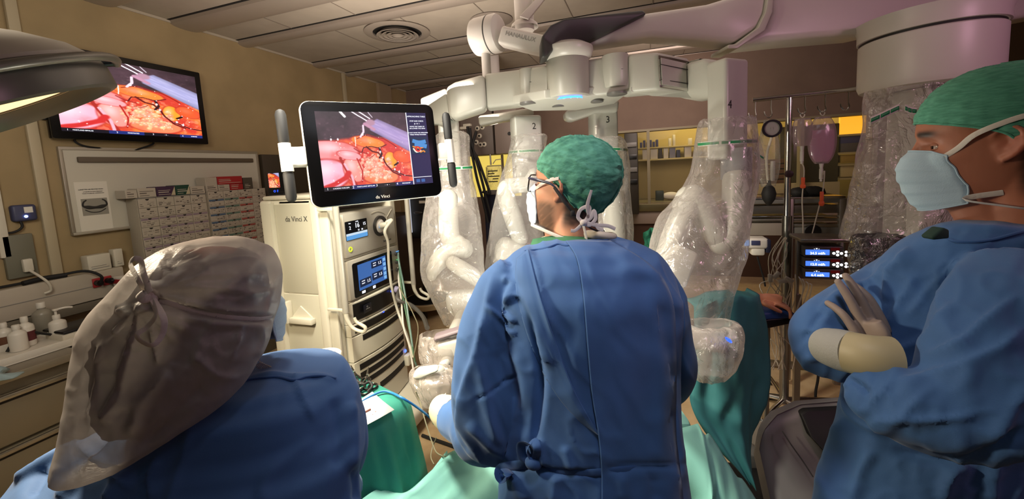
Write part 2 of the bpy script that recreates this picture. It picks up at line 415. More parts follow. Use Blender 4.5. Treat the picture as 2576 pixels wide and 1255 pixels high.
def surgery(u, v, warm=0.0):
    """u right, v down in 0..1 -> sRGB picture of the operating field"""
    C = np.array
    def mixc(img, m, c): m = np.clip(m, 0, 1)[..., None]; return img*(1-m)+C(c)*m
    wu = u+.02*(fbm(u, v, 6, 3, 5)-.5); wv = v+.02*(fbm(u, v, 6, 3, 9)-.5)
    n1 = fbm(u, v, 7, 4, 1); n2 = fbm(u, v, 26, 3, 2)
    img = np.ones(u.shape+(3,))*C([.24, .17, .20]); img = img*(.55+.95*n1[..., None])
    img = mixc(img, sst(.6, .9, n2)*.4, [.5, .38, .42])
    tis = sst(0, .05, wv-(.37-.16*wu+.22*np.maximum(0, wu-.45)))           # tissue below this line
    red = [.78, .22, .16+.03*(1-warm)]
    img = mixc(img, tis, red); img = mixc(img, tis*sst(.45, .75, n1)*.8, [.9, .42+.1*warm, .22])
    img = mixc(img, tis*sst(.55, .7, n2)*.5, [.96, .58, .45])
    ell = lambda cx, cy, rx, ry, a=0: np.hypot(((wu-cx)*math.cos(a)+(wv-cy)*math.sin(a))/rx, (-(wu-cx)*math.sin(a)+(wv-cy)*math.cos(a))/ry)
    for cx, cy, rx, ry, a, c, hl in ((.52, .40, .20, .075, .25, [.93, .50, .20], .5), (.76, .66, .075, .12, -.1, [.96, .58, .16], .5), (.90, .62, .12, .08, .6, [.85, .33, .16], .2), (.62, .88, .22, .1, .1, [.90, .50, .34], .6),
                               (.12, .50, .30, .13, .12, [.92, .55, .56], .9), (.05, .80, .24, .20, .1, [.93, .66, .74], 1.0), (.33, .76, .11, .18, -.15, [.94, .56, .52], .8), (.30, .57, .14, .06, .3, [.93, .60, .62], .8)):
        e = ell(cx, cy, rx, ry, a); m = 1-sst(.86, 1.02, e); img = mixc(img, (1-sst(.9, 1.12, e))*.8, [.62, .10, .09]); img = mixc(img, m, c)
        h = 1-sst(0, .75, ell(cx-.02, cy-.3*ry, rx, ry, a)); img = mixc(img, h*hl*.7, [1, .86, .88])
        img = mixc(img, m*sst(.5, .9, n1)*.35, [.85, .25, .22])
    rs = np.random.RandomState(4)                                           # fat lobules
    for _ in range(150):
        a = rs.rand()*6.28; r = rs.rand()**.7
        cx, cy = .56+.19*r*math.cos(a)+.1*(rs.rand()-.5), .75+.19*r*math.sin(a)+.06*(rs.rand()-.5); q = .012+.02*rs.rand()
        e = np.hypot(wu-cx, wv-cy)/q; k = 1-sst(.7, 1.05, e); tone = rs.rand()
        img = mixc(img, k*.75, [.90+.1*tone, .45+.35*tone, .38+.30*tone*(1-.4*warm)])
        img = mixc(img, (1-sst(0, .5, np.hypot(wu-cx+.004, wv-cy+.005)/q))*.6, [1, .93, .88])
    for pts, wd, c in (([(.2, .60), (.25, .75), (.34, 1)], .016, [.62, .14, .12]), ([(.24, .68), (.3, .85), (.31, 1)], .012, [.90, .66, .72]),
                       ([(0, .98), (.12, .93), (.24, .86), (.27, .8)], .03, [.76, .16, .16]), ([(.4, .93), (.42, .78), (.38, .62)], .007, [.66, .12, .10]),
                       ([(.44, .54), (.47, .47), (.55, .46), (.63, .49), (.72, .45)], .006, [.30, .04, .06]), ([(.5, .46), (.56, .53), (.62, .55), (.67, .62), (.7, .72), (.78, .83), (.86, .88)], .009, [.34, .05, .06]),
                       ([(.64, .5), (.66, .57), (.63, .62)], .011, [.18, .03, .06]), ([(.80, .73), (.84, .70)], .012, [.12, .02, .03]), ([(.78, .80), (.90, .88), (1, .9)], .008, [.25, .08, .10]),
                       ([(.40, .35), (.52, .30), (.7, .36), (.84, .48)], .006, [.5, .08, .06]), ([(.36, .48), (.42, .53), (.5, .55)], .006, [.55, .1, .1]), ([(.58, .57), (.52, .62), (.48, .6)], .004, [.5, .08, .08])):
        img = mixc(img, 1-sst(wd*.6, wd*1.3, segd(wu, wv, pts)), c)
    # instrument: pale plastic shaft and its two jaw wires
    ax, ay, bx_, by = .62, .175, 1.08, .46; L = math.hypot(bx_-ax, by-ay); ex, ey = (bx_-ax)/L, (by-ay)/L
    s = (u-ax)*ex+(v-ay)*ey; t = -(u-ax)*ey+(v-ay)*ex; hw = .095+.06*np.clip(s, 0, 1)
    inside = (1-sst(.92, 1.0, np.abs(t)/hw))*sst(-.035, -.01, s+.02*np.cos(t*20))
    band = .5+.5*vnoise(s*1.2+3, t*7, 9, 11); sh = 1-.35*(np.abs(t)/hw)**3
    shaft = np.stack([(.80-.16*band)*sh, (.70-.14*band+.08*warm)*sh, (.86-.10*band+.06*warm)*sh], -1)
    img = img*(1-inside[..., None])+shaft*inside[..., None]
    img = mixc(img, inside*sst(.035, .05, np.abs(((t/hw*3+9) % 1)-.5)*.3+vnoise(s, t, 30, 3)*.04)*0.12, [.35, .3, .42])
    img = mixc(img, 1-sst(.035, .06, np.hypot((u-.57)*.9, (v-.14)*1.1)), [.66, .50, .58])
    for pts, wd, c in (([(.38, 0), (.53, .115)], .007, [.96, .93, .96]), ([(.46, 0), (.57, .09)], .007, [.96, .93, .96]), ([(.56, 0), (.60, .07)], .005, [.8, .75, .8]), ([(.26, 0), (.30, .065)], .014, [1, 1, 1]),
                       ([(.49, .18), (.48, .27), (.44, .33)], .011, [.92, .80, .86]), ([(.38, .33), (.38, .45)], .004, [.95, .9, .9]), ([(.51, .16), (.6, .23)], .02, [.72, .52, .62])):
        img = mixc(img, 1-sst(wd*.6, wd*1.3, segd(wu, wv, pts)), c)
    for _ in range(60):
        cx, cy, q = .1+.85*rs.rand(), .3+.65*rs.rand(), .003+.005*rs.rand()
        img = mixc(img, (1-sst(.5, 1.1, np.hypot(u-cx, v-cy)/q))*.9, [1, .97, .95])
    for cx, cy in ((.645, .54), (.665, .62), (.79, .79), (.84, .83), (.47, .30), (.13, .36), (.2, .36)):
        img = mixc(img, 1-sst(.004, .014, np.hypot(u-cx, (v-cy)*.6)), [1, .97, 1])
    return np.clip(img, 0, 1)
def attr_emit(name, strength):
    m = bpy.data.materials.new(name); m.use_nodes = True; nt = m.node_tree; b = nt.nodes['Principled BSDF']
    a = nt.nodes.new('ShaderNodeVertexColor'); a.layer_name = 'Col'
    b.inputs['Base Color'].default_value = (0.01, 0.01, 0.012, 1); b.inputs['Roughness'].default_value = .25
    nt.links.new(a.outputs['Color'], b.inputs['Emission Color']); b.inputs['Emission Strength'].default_value = strength
    return m
def picture(name, O, ux, uy, W, H, fn, nx, ny, m, parent):
    """screen mesh with the picture as vertex colours; O = top left corner, ux right, uy up"""
    u, v = np.meshgrid(np.linspace(0, 1, nx), np.linspace(0, 1, ny)); img = fn(u, v)
    O, ux, uy = np.array(O), np.array(ux), np.array(uy)
    P = O + u[..., None]*W*ux - v[..., None]*H*uy
    idx = np.arange(nx*ny).reshape(ny, nx)
    F = np.stack([idx[1:, :-1], idx[1:, 1:], idx[:-1, 1:], idx[:-1, :-1]], -1).reshape(-1, 4)
    me = bpy.data.meshes.new(name); me.from_pydata(P.reshape(-1, 3).tolist(), [], F.tolist())
    ca = me.color_attributes.new('Col', 'FLOAT_COLOR', 'POINT'); c = img.reshape(-1, 3)
    c = np.where(c <= .04045, c/12.92, ((c+.055)/1.055)**2.4); ca.data.foreach_set('color', np.c_[c, np.ones(len(c))].astype('f').ravel())
    return obj(name, me, m, parent, smooth=False)
def emat(name, col, s=1.0): return mat(name, '#000000', 0.4, emis=col, es=s)
E_white, E_blue, E_dkblue, E_cyan = emat('lit_white', '#f4f6ff', 1.3), emat('lit_blue', '#2a50ff', 2.5), emat('lit_navy', '#1c2348', .9), emat('lit_cyan', '#5b9cd8', 1.1)
M_bezel = mat('glossy_black_bezel', '#060607', 0.18)

# ================================================================== wall television
X0 = WX+.09
tl, br = at(140, 115, X=X0), at(520, 363, X=X0)
ty0, ty1 = at(134, 350, X=X0).y, (at(504, 184, X=X0).y+at(520, 363, X=X0).y)/2; tz1, tz0 = at(504, 184, X=X0).z, at(520, 363, X=X0).z
t = thing('wall_television', (WX+.04, (ty0+ty1)/2, tz0), 'large black wall television showing the operating field above the whiteboard', 'television')
b = MB(); b.bx((WX+.035, ty0, tz0), (X0, ty1, tz1), bev=.008); obj('casing', b, M_bezel, t)
b = MB(); b.bx((WX, (ty0+ty1)/2-.2, tz0+.15), (WX+.04, (ty0+ty1)/2+.2, tz1-.15)); obj('wall_bracket', b, M_black, t)
bz = .045
b = MB(); b.prism(rrect(ty1-ty0, tz1-tz0, .01, cx=(ty0+ty1)/2, cy=(tz0+tz1)/2), (X0, 0, 0), *YZ, .004); obj('front_bezel', b, M_bezel, t)
pw, ph = ty1-ty0-2*bz, tz1-tz0-bz-.05
def tvpic(u, v):
    img = surgery(u, v*1.03, 1.0); bar = v > .955
    img[bar] = [.05, .04, .09]; img[bar & (np.abs(u-.40) < .12)] = [.10, .16, .42]; img[bar & (u > .80)] = [.10, .16, .42]
    return img
M_tvpic = attr_emit('television_picture', 1.5)
scr = picture('screen', (X0+.0055, ty0+bz, tz1-bz), (0, 1, 0), (0, 0, 1), pw, ph, tvpic, 300, 190, M_tvpic, t)
zb = tz1-bz-ph+.011
letters('status_bar_text', [('1', V(X0+.007, ty0+bz+.03, zb), *YZ[:2], .012), ('MARYLAND BIPOLAR', V(X0+.007, ty0+bz+.11, zb), *YZ[:2], .008), ('2', V(X0+.007, ty0+bz+.30, zb), *YZ[:2], .012), ('FENESTRATED', V(X0+.007, ty0+bz+.40, zb), *YZ[:2], .008),
    ('3', V(X0+.007, ty0+bz+.53, zb), *YZ[:2], .012), ('-  0  -', V(X0+.007, ty0+bz+.62, zb), *YZ[:2], .008), ('4', V(X0+.007, ty1-bz-.16, zb), *YZ[:2], .012), ('SCISSORS', V(X0+.007, ty1-bz-.07, zb), *YZ[:2], .008)], E_white, scr)
# cable loops under the television
b = MB(); pts = [at(190, 357, X=WX+.03), at(215, 368, X=WX+.03), at(265, 374, X=WX+.02), at(330, 378, X=WX+.02), at(358, 372, X=WX+.03), at(385, 362, X=WX+.03)]
b.tube([pts[0]+V(0, 0, .03)]+pts+[pts[-1]+V(0, 0, .03)], .007, sm=5, n=8); solo('television_cable', b, M_rubber, 'black cable sagging below the wall television', 'cable')
b = MB(); b.tube([at(135, 285, X=WX+.05), at(100, 276, X=WX+.02), at(84, 285, X=WX+.02), at(95, 297, X=WX+.02), at(134, 300, X=WX+.05)], .006, sm=5, n=8); solo('coiled_cable', b, M_rubber, 'short black cable loop beside the left edge of the wall television', 'cable')

# ================================================================== whiteboard with its dark strip, paper sheet
xw = WX+.02
y0, y1 = at(155, 375, X=xw).y, at(643, 390, X=xw).y; z1 = (at(160, 372, X=xw).z+at(642, 388, X=xw).z)/2; z0 = at(190, 585, X=xw).z
t = thing('whiteboard', (WX, (y0+y1)/2, z0), 'wide white board on the ochre wall below the television', 'whiteboard')
b = MB(); b.bx((WX+.001, y0, z0), (xw, y1, z1)); obj('board', b, mat('white_enamel', '#c4bfb0', 0.35), t)
b = MB()
for lo, hi in (((WX+.001, y0-.02, z1-.005), (xw+.008, y1+.02, z1+.018)), ((WX+.001, y0-.02, z0-.02), (xw+.02, y1+.02, z0)), ((WX+.001, y0-.02, z0), (xw+.008, y0, z1)), ((WX+.001, y1, z0), (xw+.008, y1+.02, z1))): b.bx(lo, hi, bev=.003)
obj('frame', b, mat('aluminium_frame', '#a79f90', .4, .5), t)
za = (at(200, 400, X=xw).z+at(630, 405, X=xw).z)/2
b = MB(); b.bx((xw, at(192, 400, X=xw).y, za-.02), (xw+.022, at(634, 405, X=xw).y, za+.02), bev=.006); obj('dark_strip', b, mat('brown_strip', '#5d5142', .6), t)  # narrow dark brown strip along the upper part of the board
xp = xw+.004
a, c = at(185, 462, X=xp), at(286, 570, X=xp)
t = thing('safety_glasses_notice', (xw, (a.y+c.y)/2, c.z), 'white sheet with a picture of black safety glasses taped to the whiteboard', 'notice')
b = MB(); b.bx((xw+.0005, a.y, c.z-.02), (xw+.003, c.y, a.z+.01)); obj('sheet', b, M_paper, t)
gy, gz = (a.y+c.y)/2+.005, at(235, 520, X=xp).z; gw, gh = (c.y-a.y)*.80, .12
b = MB(); b.bx((xw+.003, gy-gw/2, gz-gh/2), (xw+.0036, gy+gw/2, gz+gh/2)); obj('photograph', b, mat('photo_grey', '#8f8b80', .8), t)
b = MB(); b.tube([V(xw+.005, gy+gw*q[0], gz+gh*q[1]) for q in ((-.3, .42), (-.42, .3), (-.45, .08), (-.25, -.02), (0, -.05), (.25, -.02), (.45, .08), (.42, .3), (.3, .42))], [.004, .005, .006, .013, .009, .013, .006, .005, .004], sm=5, n=8, flat=.3, up=(0, 0, 1))
b.tube([V(xw+.005, gy+gw*q[0], gz+gh*q[1]) for q in ((-.4, -.15), (-.2, -.3), (0, -.34), (.2, -.3), (.4, -.15))], .003, sm=5, n=6, flat=.3)
obj('glasses_picture', b, M_ink, t)
letters('notice_text', [('LUNETTES DE PROTECTION', V(xp+.001, gy-.01, a.z-.045), *YZ[:2], .0075), ('A PORTER EN SALLE PENDANT', V(xp+.001, gy, a.z-.062), *YZ[:2], .0055), ('TOUTE LA DUREE DE L INTERVENTION', V(xp+.001, gy, a.z-.074), *YZ[:2], .0048)], M_ink, t)

# ================================================================== wall data box, grey cabinet plate, trunking
xq = WX+.05
a, c = at(28, 517, X=xq), at(98, 553, X=xq)
t = thing('wall_monitor_box', (WX, (a.y+c.y)/2, c.z), 'small blue-edged device with a glowing blue light on the wall beside the pipe', 'device')
b = MB(); b.bx((WX, a.y, c.z), (xq, c.y, a.z), bev=.015, seg=3); obj('housing', b, mat('blue_grey_plastic', '#3c3f5c', .5), t)
b = MB(); b.bx((xq, a.y+.05, (a.z+c.z)/2), (xq+.003, c.y-.02, a.z-.015)); obj('label_panel', b, M_paper, t)
b = MB(); b.ball(V(xq+.002, (a.y+c.y)/2, c.z+.03), .008); obj('indicator_light', b, emat('blue_led', '#8aa8ff', 12), t)
b = MB(); b.tube([V(xq-.02, (a.y+c.y)/2-.02, c.z+.005), at(55, 572, X=WX+.03), at(30, 585, X=WX+.02), at(-30, 590, X=WX+.02)], .007, sm=5, n=8); obj('lead', b, M_rubber, t)
xq = WX+.03; a, c = at(2, 595, X=xq), at(100, 690, X=xq)
t = thing('wall_access_panel', (WX, (a.y+c.y)/2, c.z), 'square grey metal panel low on the ochre wall', 'panel')
b = MB(); b.bx((WX, a.y, c.z), (xq, c.y, a.z), bev=.006); obj('plate', b, mat('sage_grey', '#6f6d5d', .55), t)
a, c = at(50, 653, X=xq), at(82, 681, X=xq)
b = MB(); b.bx((xq, a.y, c.z), (xq+.03, c.y, a.z), bev=.008); obj('socket_plug', b, M_offw, t)
b = MB(); b.tube([V(xq+.025, (a.y+c.y)/2, c.z+.01), at(100, 695, X=WX+.12), at(122, 712, X=WX+.14), at(128, 730, X=WX+.13), at(112, 738, X=WX+.12)], .007, sm=6, n=8); solo('white_socket_cord', b, M_offw, 'white cord curling down from the plug on the grey panel', 'cord')
b = MB(); b.bx((WX, at(-20, 560, X=WX).y, at(0, 650, X=WX).z), (WX+.03, at(10, 560, X=WX).y, 2.2), bev=.005); struct('trim_%d' % k, b, M_offw); k += 1
tz, ty = 1.055, at(308, 690, X=WX+.08).y
t = thing('wall_trunking', (WX, .6, .84), 'long white wall trunking with red sockets above the counter', 'trunking')
b = MB(); b.bx((WX, -1.5, .86), (WX+.10, ty, tz), bev=.006); obj('duct', b, mat('trunking_white', '#b9b0a0', .5), t)
b = MB(); b.bx((WX, -1.5, .80), (WX+.12, ty, .855), bev=.004); obj('lower_rail', b, mat('rail_grey', '#6a6457', .5), t)
b = MB(); b.bx((WX+.1, -1.5, .955), (WX+.103, ty, .959)); obj('cover_seam', b, M_grey, t)
xs = WX+.1
for i, (pa, pb) in enumerate((((228, 692), (253, 712)), ((255, 688), (280, 706)))):
    a, c = at(*pa, X=xs), at(*pb, X=xs); b = MB(); b.bx((xs, a.y, .945), (xs+.012, c.y, 1.01), bev=.004); s = obj('red_socket', b, M_red, t)
    b = MB(); b.cyl(V(xs+.01, (a.y+c.y)/2, .978), V(xs+.05, (a.y+c.y)/2, .978), .02); obj('plug', b, M_black, s)
b = MB(); b.tube([V(xs+.05, at(240, 700, X=xs).y, .978), V(xs+.07, at(238, 690, X=xs).y, 1.03), V(xs+.03, at(205, 670, X=xs).y, 1.08), V(xs-.03, at(150, 690, X=xs).y, 1.075), V(xs-.04, at(60, 705, X=xs).y, 1.07), V(xs-.04, at(0, 720, X=xs).y, 1.07)], .009, sm=6, n=8)
b.tube([V(xs-.02, at(60, 705, X=xs).y, 1.07), V(xs-.03, at(110, 700, X=xs).y, 1.075), V(xs-.02, at(170, 680, X=xs).y, 1.07)], .016, sm=4, n=8)
solo('black_power_cable', b, M_rubber, 'black power cable lying along the top of the white trunking', 'cable')
b = MB(); b.tube([V(xs+.05, at(268, 696, X=xs).y, .978), V(xs+.08, at(295, 700, X=xs).y, .97), V(xs+.05, at(306, 712, X=xs).y, .92), V(xs+.05, at(308, 740, X=xs).y, .8), V(xs+.05, at(308, 740, X=xs).y, .72)], .008, sm=6, n=8)
solo('hanging_power_cable', b, M_rubber, 'black cable hanging over the end of the white trunking', 'cable')
for nm, pa, pb, dx, lb in (('white_controller_box', (218, 645), (283, 676), .09, 'flat white controller box lying on the white trunking'), ('white_adapter_box', (284, 628), (314, 668), .07, 'small upright white adapter at the end of the trunking')):
    a, c = at(*pa, X=WX+dx), at(*pb, X=WX+dx); t = thing(nm, (WX+.05, (a.y+c.y)/2, tz), lb, 'box')
    b = MB(); b.bx((WX+.01, a.y, tz+.001), (WX+dx, c.y, a.z), bev=.006); obj('case', b, M_offw, t)
    b = MB(); b.bx((WX+dx, a.y+.015, tz+.02), (WX+dx+.002, c.y-.015, tz+.024)); b.bx((WX+dx, a.y+.015, tz+.035), (WX+dx+.002, c.y-.03, tz+.038)); obj('printed_lines', b, M_grey, t)
a, c = at(308, 705, X=WX+.25), at(346, 770, X=WX+.25)
t = thing('sharps_bin', (WX+.2, (a.y+c.y)/2, .755), 'white sharps bin with a red band beneath the suture boxes', 'bin')
b = MB(); b.bx((WX+.13, a.y, .7605), (WX+.27, c.y, 1.0), bev=.012); obj('body', b, M_white, t)
b = MB(); b.bx((WX+.128, a.y-.002, .95), (WX+.272, c.y+.002, .985), bev=.004); obj('red_band', b, M_red, t)

# ================================================================== suture racks: every carton is a thing
M_cart = mat('carton_white', '#b3aa9b', .75); M_print = mat('carton_print', '#5e554e', .8); M_notch = mat('carton_notch', '#241f1d', .9)
tints = [mat('carton_band_violet', '#8d7c86', .8), mat('carton_band_red', '#9a4a42', .8), mat('carton_band_blue', '#4c6078', .8), mat('carton_band_green', '#5d7468', .8)]
xf_ = -3.64
def carton(y0, y1, z0, z1, tint, style, label, depth=.14, xf=xf_, group=None):
    t = thing('suture_carton', (xf-depth/2, (y0+y1)/2, z0), label, 'carton', group)
    b = MB(); b.bx((xf-depth, y0+.0015, z0+.0008), (xf, y1-.0015, z1-.001), bev=.0015, seg=1); obj('box', b, M_cart, t)
    if tint is not None:
        b = MB(); b.bx((xf, y0+.004, z1-.022), (xf+.0008, y1-.004, z1-.006)); obj('colour_band', b, tints[tint], t)
    b = MB(); yc = (y0+y1)/2; b.prism([(.012*math.cos(a), .012*math.sin(a)) for a in np.linspace(PI, 2*PI, 8)], (xf, yc, z1-.006), *YZ, .0016); obj('thumb_notch', b, M_notch, t)
    b = MB(); rr = random.Random(style*7+int(y0*100)); h = z1-z0; w_ = y1-y0
    for r in range(3):
        y = y0+.012
        while y < y1-.02:
            l = rr.uniform(.008, .03)
            if rr.random() < .7: b.bx((xf, y, z0+.012+r*.014), (xf+.0006, min(y+l, y1-.012), z0+.012+r*.014+rr.choice([.004, .007, .002])))
            y += l+.006
    obj('printing', b, M_print, t)
ya, yb, yc_ = at(345, 500, X=xf_).y, at(518, 500, X=xf_).y, at(664, 500, X=xf_).y+.02
zt = 1.548
t = thing('left_suture_rack', (xf_-.07, (ya+yb)/2, .77), 'tall white shelf rack holding the left block of suture cartons', 'rack')
M_rack = mat('rack_white', '#a89f8e', .6)
for y in (ya-.006, yb+.001):
    b = MB(); b.bx((WX+.029, y, .80), (xf_-.002, y+.005, zt), bev=.002); obj('side_panel', b, M_rack, t)
b = MB(); b.bx((WX+.03, ya-.006, zt+.0005), (xf_+.004, yb+.005, zt+.006)); obj('top_shelf', b, M_grey, t)
b = MB(); b.bx((WX+.029, ya-.006, .66), (xf_+.003, yb+.006, .799)); obj('base', b, M_grey, t)
t2 = thing('right_suture_rack', (xf_-.07, (yb+yc_)/2, .77), 'tall white shelf rack of cartons standing next to the tower cart', 'rack')
for y in (yb+.012, yc_+.001):
    b = MB(); b.bx((WX+.029, y, .80), (xf_-.002, y+.005, zt+.018)); obj('side_panel', b, M_rack, t2)
b = MB(); b.bx((WX+.029, yb+.012, .66), (xf_+.003, yc_+.006, .799)); obj('base', b, M_grey, t2)
rownames = ['topmost', 'second', 'third', 'fourth', 'fifth', 'sixth', 'seventh', 'eighth', 'ninth']
colL = ['leftmost', 'second', 'third', 'rightmost']
rh = .0745
for r in range(8):
    for cidx in range(4):
        yy0 = ya+(yb-ya)*cidx/4; yy1 = ya+(yb-ya)*(cidx+1)/4; z1_ = zt-r*rh
        tint = [None, None, 0, 0, 0, 0, 1, 1][r] if cidx else [None, None, 0, None, 0, 0, 1, 1][r]
        if r > 6: continue
        carton(yy0, yy1, z1_-rh, z1_, tint, r*4+cidx, 'white suture carton, %s row and %s column of the left rack' % (rownames[r], colL[cidx]), group='suture cartons in the left rack')
ws = [0, .20, .44, .72, 1.0]; rh2 = .066
for r in range(9):
    for cidx in range(4):
        yy0 = yb+.019+(yc_-yb-.02)*(cidx/4); yy1 = yb+.019+(yc_-yb-.02)*((cidx+1)/4); z1_ = zt+.018-r*rh2
        carton(yy0, yy1, z1_-rh2, z1_, [2, 3, 1, None][cidx] if r else None, 50+r*4+cidx, 'white suture carton, %s row and %s column of the right rack' % (rownames[r], colL[cidx]), group='suture cartons in the right rack')
# cartons standing on top
ztop = zt+.0065
def topbox(nm, px0, px1, z0, h, m, lb, xf=xf_, printing=True, d=.12, cut=None):
    y0, y1 = at(px0, 470, X=xf).y, at(px1, 470, X=xf).y
    t = thing(nm, (xf-d/2, (y0+y1)/2, z0), lb, 'carton'); b = MB(); b.bx((xf-d, y0+.001, z0+.0005), (xf, y1-.001, z0+h), bev=.002, seg=1); obj('box', b, m, t)
    if printing:
        b = MB(); rr = random.Random(int(px0))
        for r in range(3):
            b.bx((xf, y0+.012, z0+.012+r*.016), (xf+.0008, y0+.012+(y1-y0-.024)*rr.uniform(.4, 1), z0+.016+r*.016+.003*(r == 1)))
        obj('printing', b, M_print if m is M_cart else M_cart, t)
    if cut: b = MB(); b.prism([(y1-.035, z0+.004), (y1-.003, z0+.004), (y1-.003, z0+h-.004)], (xf, 0, 0), *YZ, .001); obj('cream_corner', b, mat('cream_print', '#b8ad90', .7), t)
    return t
topbox('plain_carton', 312, 343, ztop, .062, M_cart, 'plain white carton at the left end on top of the rack')
topbox('printed_carton', 344, 391, ztop, .072, M_cart, 'white carton with dark picture print on top of the left rack')
topbox('purple_carton', 392, 440, ztop, .078, mat('purple_carton_paint', '#3d2540', .6), 'purple glove carton on top of the left rack', cut=1)
topbox('green_carton', 441, 477, ztop, .082, mat('green_carton_paint', '#173f30', .6), 'dark green glove carton on top of the left rack', cut=1)
topbox('low_white_carton', 478, 515, ztop, .066, M_cart, 'low white carton beside the green carton')
zt2 = zt+.0185
topbox('tall_white_carton', 518, 548, zt2, .125, M_cart, 'tall white carton left of the red carton')
topbox('small_white_carton', 549, 578, zt2, .055, M_cart, 'small white carton half covering the red carton', xf=xf_+.0)
topbox('red_carton', 549, 612, zt2+.056, .072, M_red, 'large red carton on top of the right rack')
topbox('lower_red_carton', 579, 612, zt2, .055, M_red, 'lower red carton beneath the large red carton')
topbox('dark_striped_carton', 614, 637, zt2, .11, mat('dark_carton', '#4d463c', .7), 'dark carton with white stripes at the right end of the rack top')

# ================================================================== steel counter and drawer cabinets on the left
M_cab = mat('cabinet_steel', '#6d6557', .38, .55, var=.08, vscale=2)
M_cabd = mat('cabinet_shadow_gap', '#1c1813', .8)
ZC = .75; XC = -3.02
yce = at(196, 915, X=XC).y
t = thing('steel_cabinet', (-3.4, (-.6+yce)/2, 0), 'stainless steel drawer cabinet at the lower left under the bottles', 'cabinet')
b = MB(); b.bx((WX+.001, -1.0, .08), (XC, yce, ZC-.045), bev=.004); b.bx((WX+.05, -.95, 0), (XC-.06, yce-.04, .08)); obj('body', b, M_cab, t)
b = MB(); b.bx((WX+.001, -1.02, ZC-.044), (XC+.03, yce+.02, ZC), bev=.008); obj('worktop', b, mat('worktop_steel', '#8c8577', .35, .4), t)
yd = yce-.05
for i, (z1_, z0_) in enumerate(((.655, .40), (.385, .13))):
    for (u0, u1) in ((yd-.62, yd), (yd-1.27, yd-.65)):
        b = MB(); b.bx((XC, u0, z0_), (XC+.018, u1, z1_), bev=.003); d = obj('drawer', b, mat('drawer_front', '#7d7563', .45, .3), t)
        b = MB(); b.bx((XC+.018, u0+.004, z1_-.03), (XC+.034, u1-.004, z1_-.004), bev=.006); obj('handle', b, M_steel, d)
        b = MB(); b.bx((XC+.018, u0+.006, z1_-.045), (XC+.0185, u1-.006, z1_-.031)); obj('handle_gap', b, M_cabd, d)
y2 = yce+.06
t = thing('second_cabinet', (-3.4, y2+.3, 0), 'steel cabinet beyond the drawer cabinet, mostly behind the white hood', 'cabinet')
b = MB(); b.bx((WX+.001, y2, .08), (XC-.02, y2+.62, .69), bev=.004); b.bx((WX+.05, y2+.03, 0), (XC-.08, y2+.6, .08)); obj('body', b, M_cab, t)
b = MB(); b.bx((XC-.02, y2+.03, .42), (XC-.004, y2+.6, .66), bev=.003); d = obj('drawer', b, MATS['drawer_front'], t)
b = MB(); b.bx((XC-.004, y2+.05, .60), (XC+.012, y2+.58, .62), bev=.005); obj('handle', b, M_chrome, d)
b = MB(); b.bx((WX+.13, y2+.64, .45), (-3.4, yc_, .6595), bev=.01); b.bx((WX+.13, y2+.66, 0), (-3.45, yc_-.03, .45)); solo('low_cupboard', b, mat('low_cupboard_grey', '#57503f', .6), 'low grey cupboard under the suture cartons', 'cupboard')

def onc(px, py, z=ZC): return at(px, py, Z=z)
# tray with its bottles
c = onc(115, 872, ZC+.03)
tx0, tx1, tyy0, tyy1 = -3.42, -3.12, .86, 1.36
t = thing('white_tray', ((tx0+tx1)/2, (tyy0+tyy1)/2, ZC), 'shallow white tray carrying the bottles on the counter', 'tray')
b = MB(); b.bx((tx0, tyy0, ZC+.001), (tx1, tyy1, ZC+.010), bev=.004)
for lo, hi in (((tx0, tyy0, ZC+.008), (tx0+.006, tyy1, ZC+.045)), ((tx1-.006, tyy0, ZC+.008), (tx1, tyy1, ZC+.045)), ((tx0, tyy0, ZC+.008), (tx1, tyy0+.006, ZC+.045)), ((tx0, tyy1-.006, ZC+.008), (tx1, tyy1, ZC+.045))): b.bx(lo, hi, bev=.002)
obj('dish', b, M_white, t)
def bottle(nm, px, py, h, r, label, cap='white', pump=False, m=M_white, band=None, z=.0115):
    c = at(px, py, Z=ZC+z); t = thing(nm, tuple(c), label, 'bottle')
    b = MB(); b.lathe([(0, 0), (r*.95, 0), (r, .006), (r, h*.62), (r*.9, h*.70), (r*.42, h*.78), (r*.38, h*.84)], c, n=24); obj('body', b, m, t)
    b = MB(); b.lathe([(0, h*.83), (r*.45, h*.83), (r*.45, h*.98), (r*.4, h), (0, h)], c, n=20); obj('cap', b, M_white, t)
    if band: b = MB(); b.lathe([(r+.001, h*.18), (r+.0012, h*.5)], c, n=24); obj('label_band', b, band, t)
    if pump:
        q = c+V(0, 0, h); b = MB(); b.cyl(q, q+V(0, 0, .025), .006); b.box(q+V(0, 0, .03), (.022, .022, .012), bev=.003)
        b.tube([q+V(0, 0, .03), q+V(.01, .04, .032), q+V(.012, .07, .024)], .006, n=8, sm=3); obj('pump_head', b, M_white, t)
bottle('pump_bottle', 150, 846, .135, .038, 'white pump bottle at the right end of the tray', pump=True)
bottle('clear_bottle', 115, 838, .20, .045, 'tall translucent bottle with a white cap behind the pump bottle', m=mat('translucent_plastic', '#8f8a7c', .35), z=.001)
bottle('banded_bottle', 72, 868, .17, .034, 'white bottle with a dark red label in the tray', band=mat('maroon_label', '#5a2226', .7))
bottle('white_bottle', 50, 880, .145, .036, 'white round bottle in front of the red-labelled bottle')
bottle('brown_label_bottle', 18, 876, .15, .034, 'white bottle with brown label at the left edge of the tray', band=mat('brown_label', '#6b4630', .7))
c = onc(60, 905, ZC)
b = MB(); rr = random.Random(3); nx, ny = 26, 20
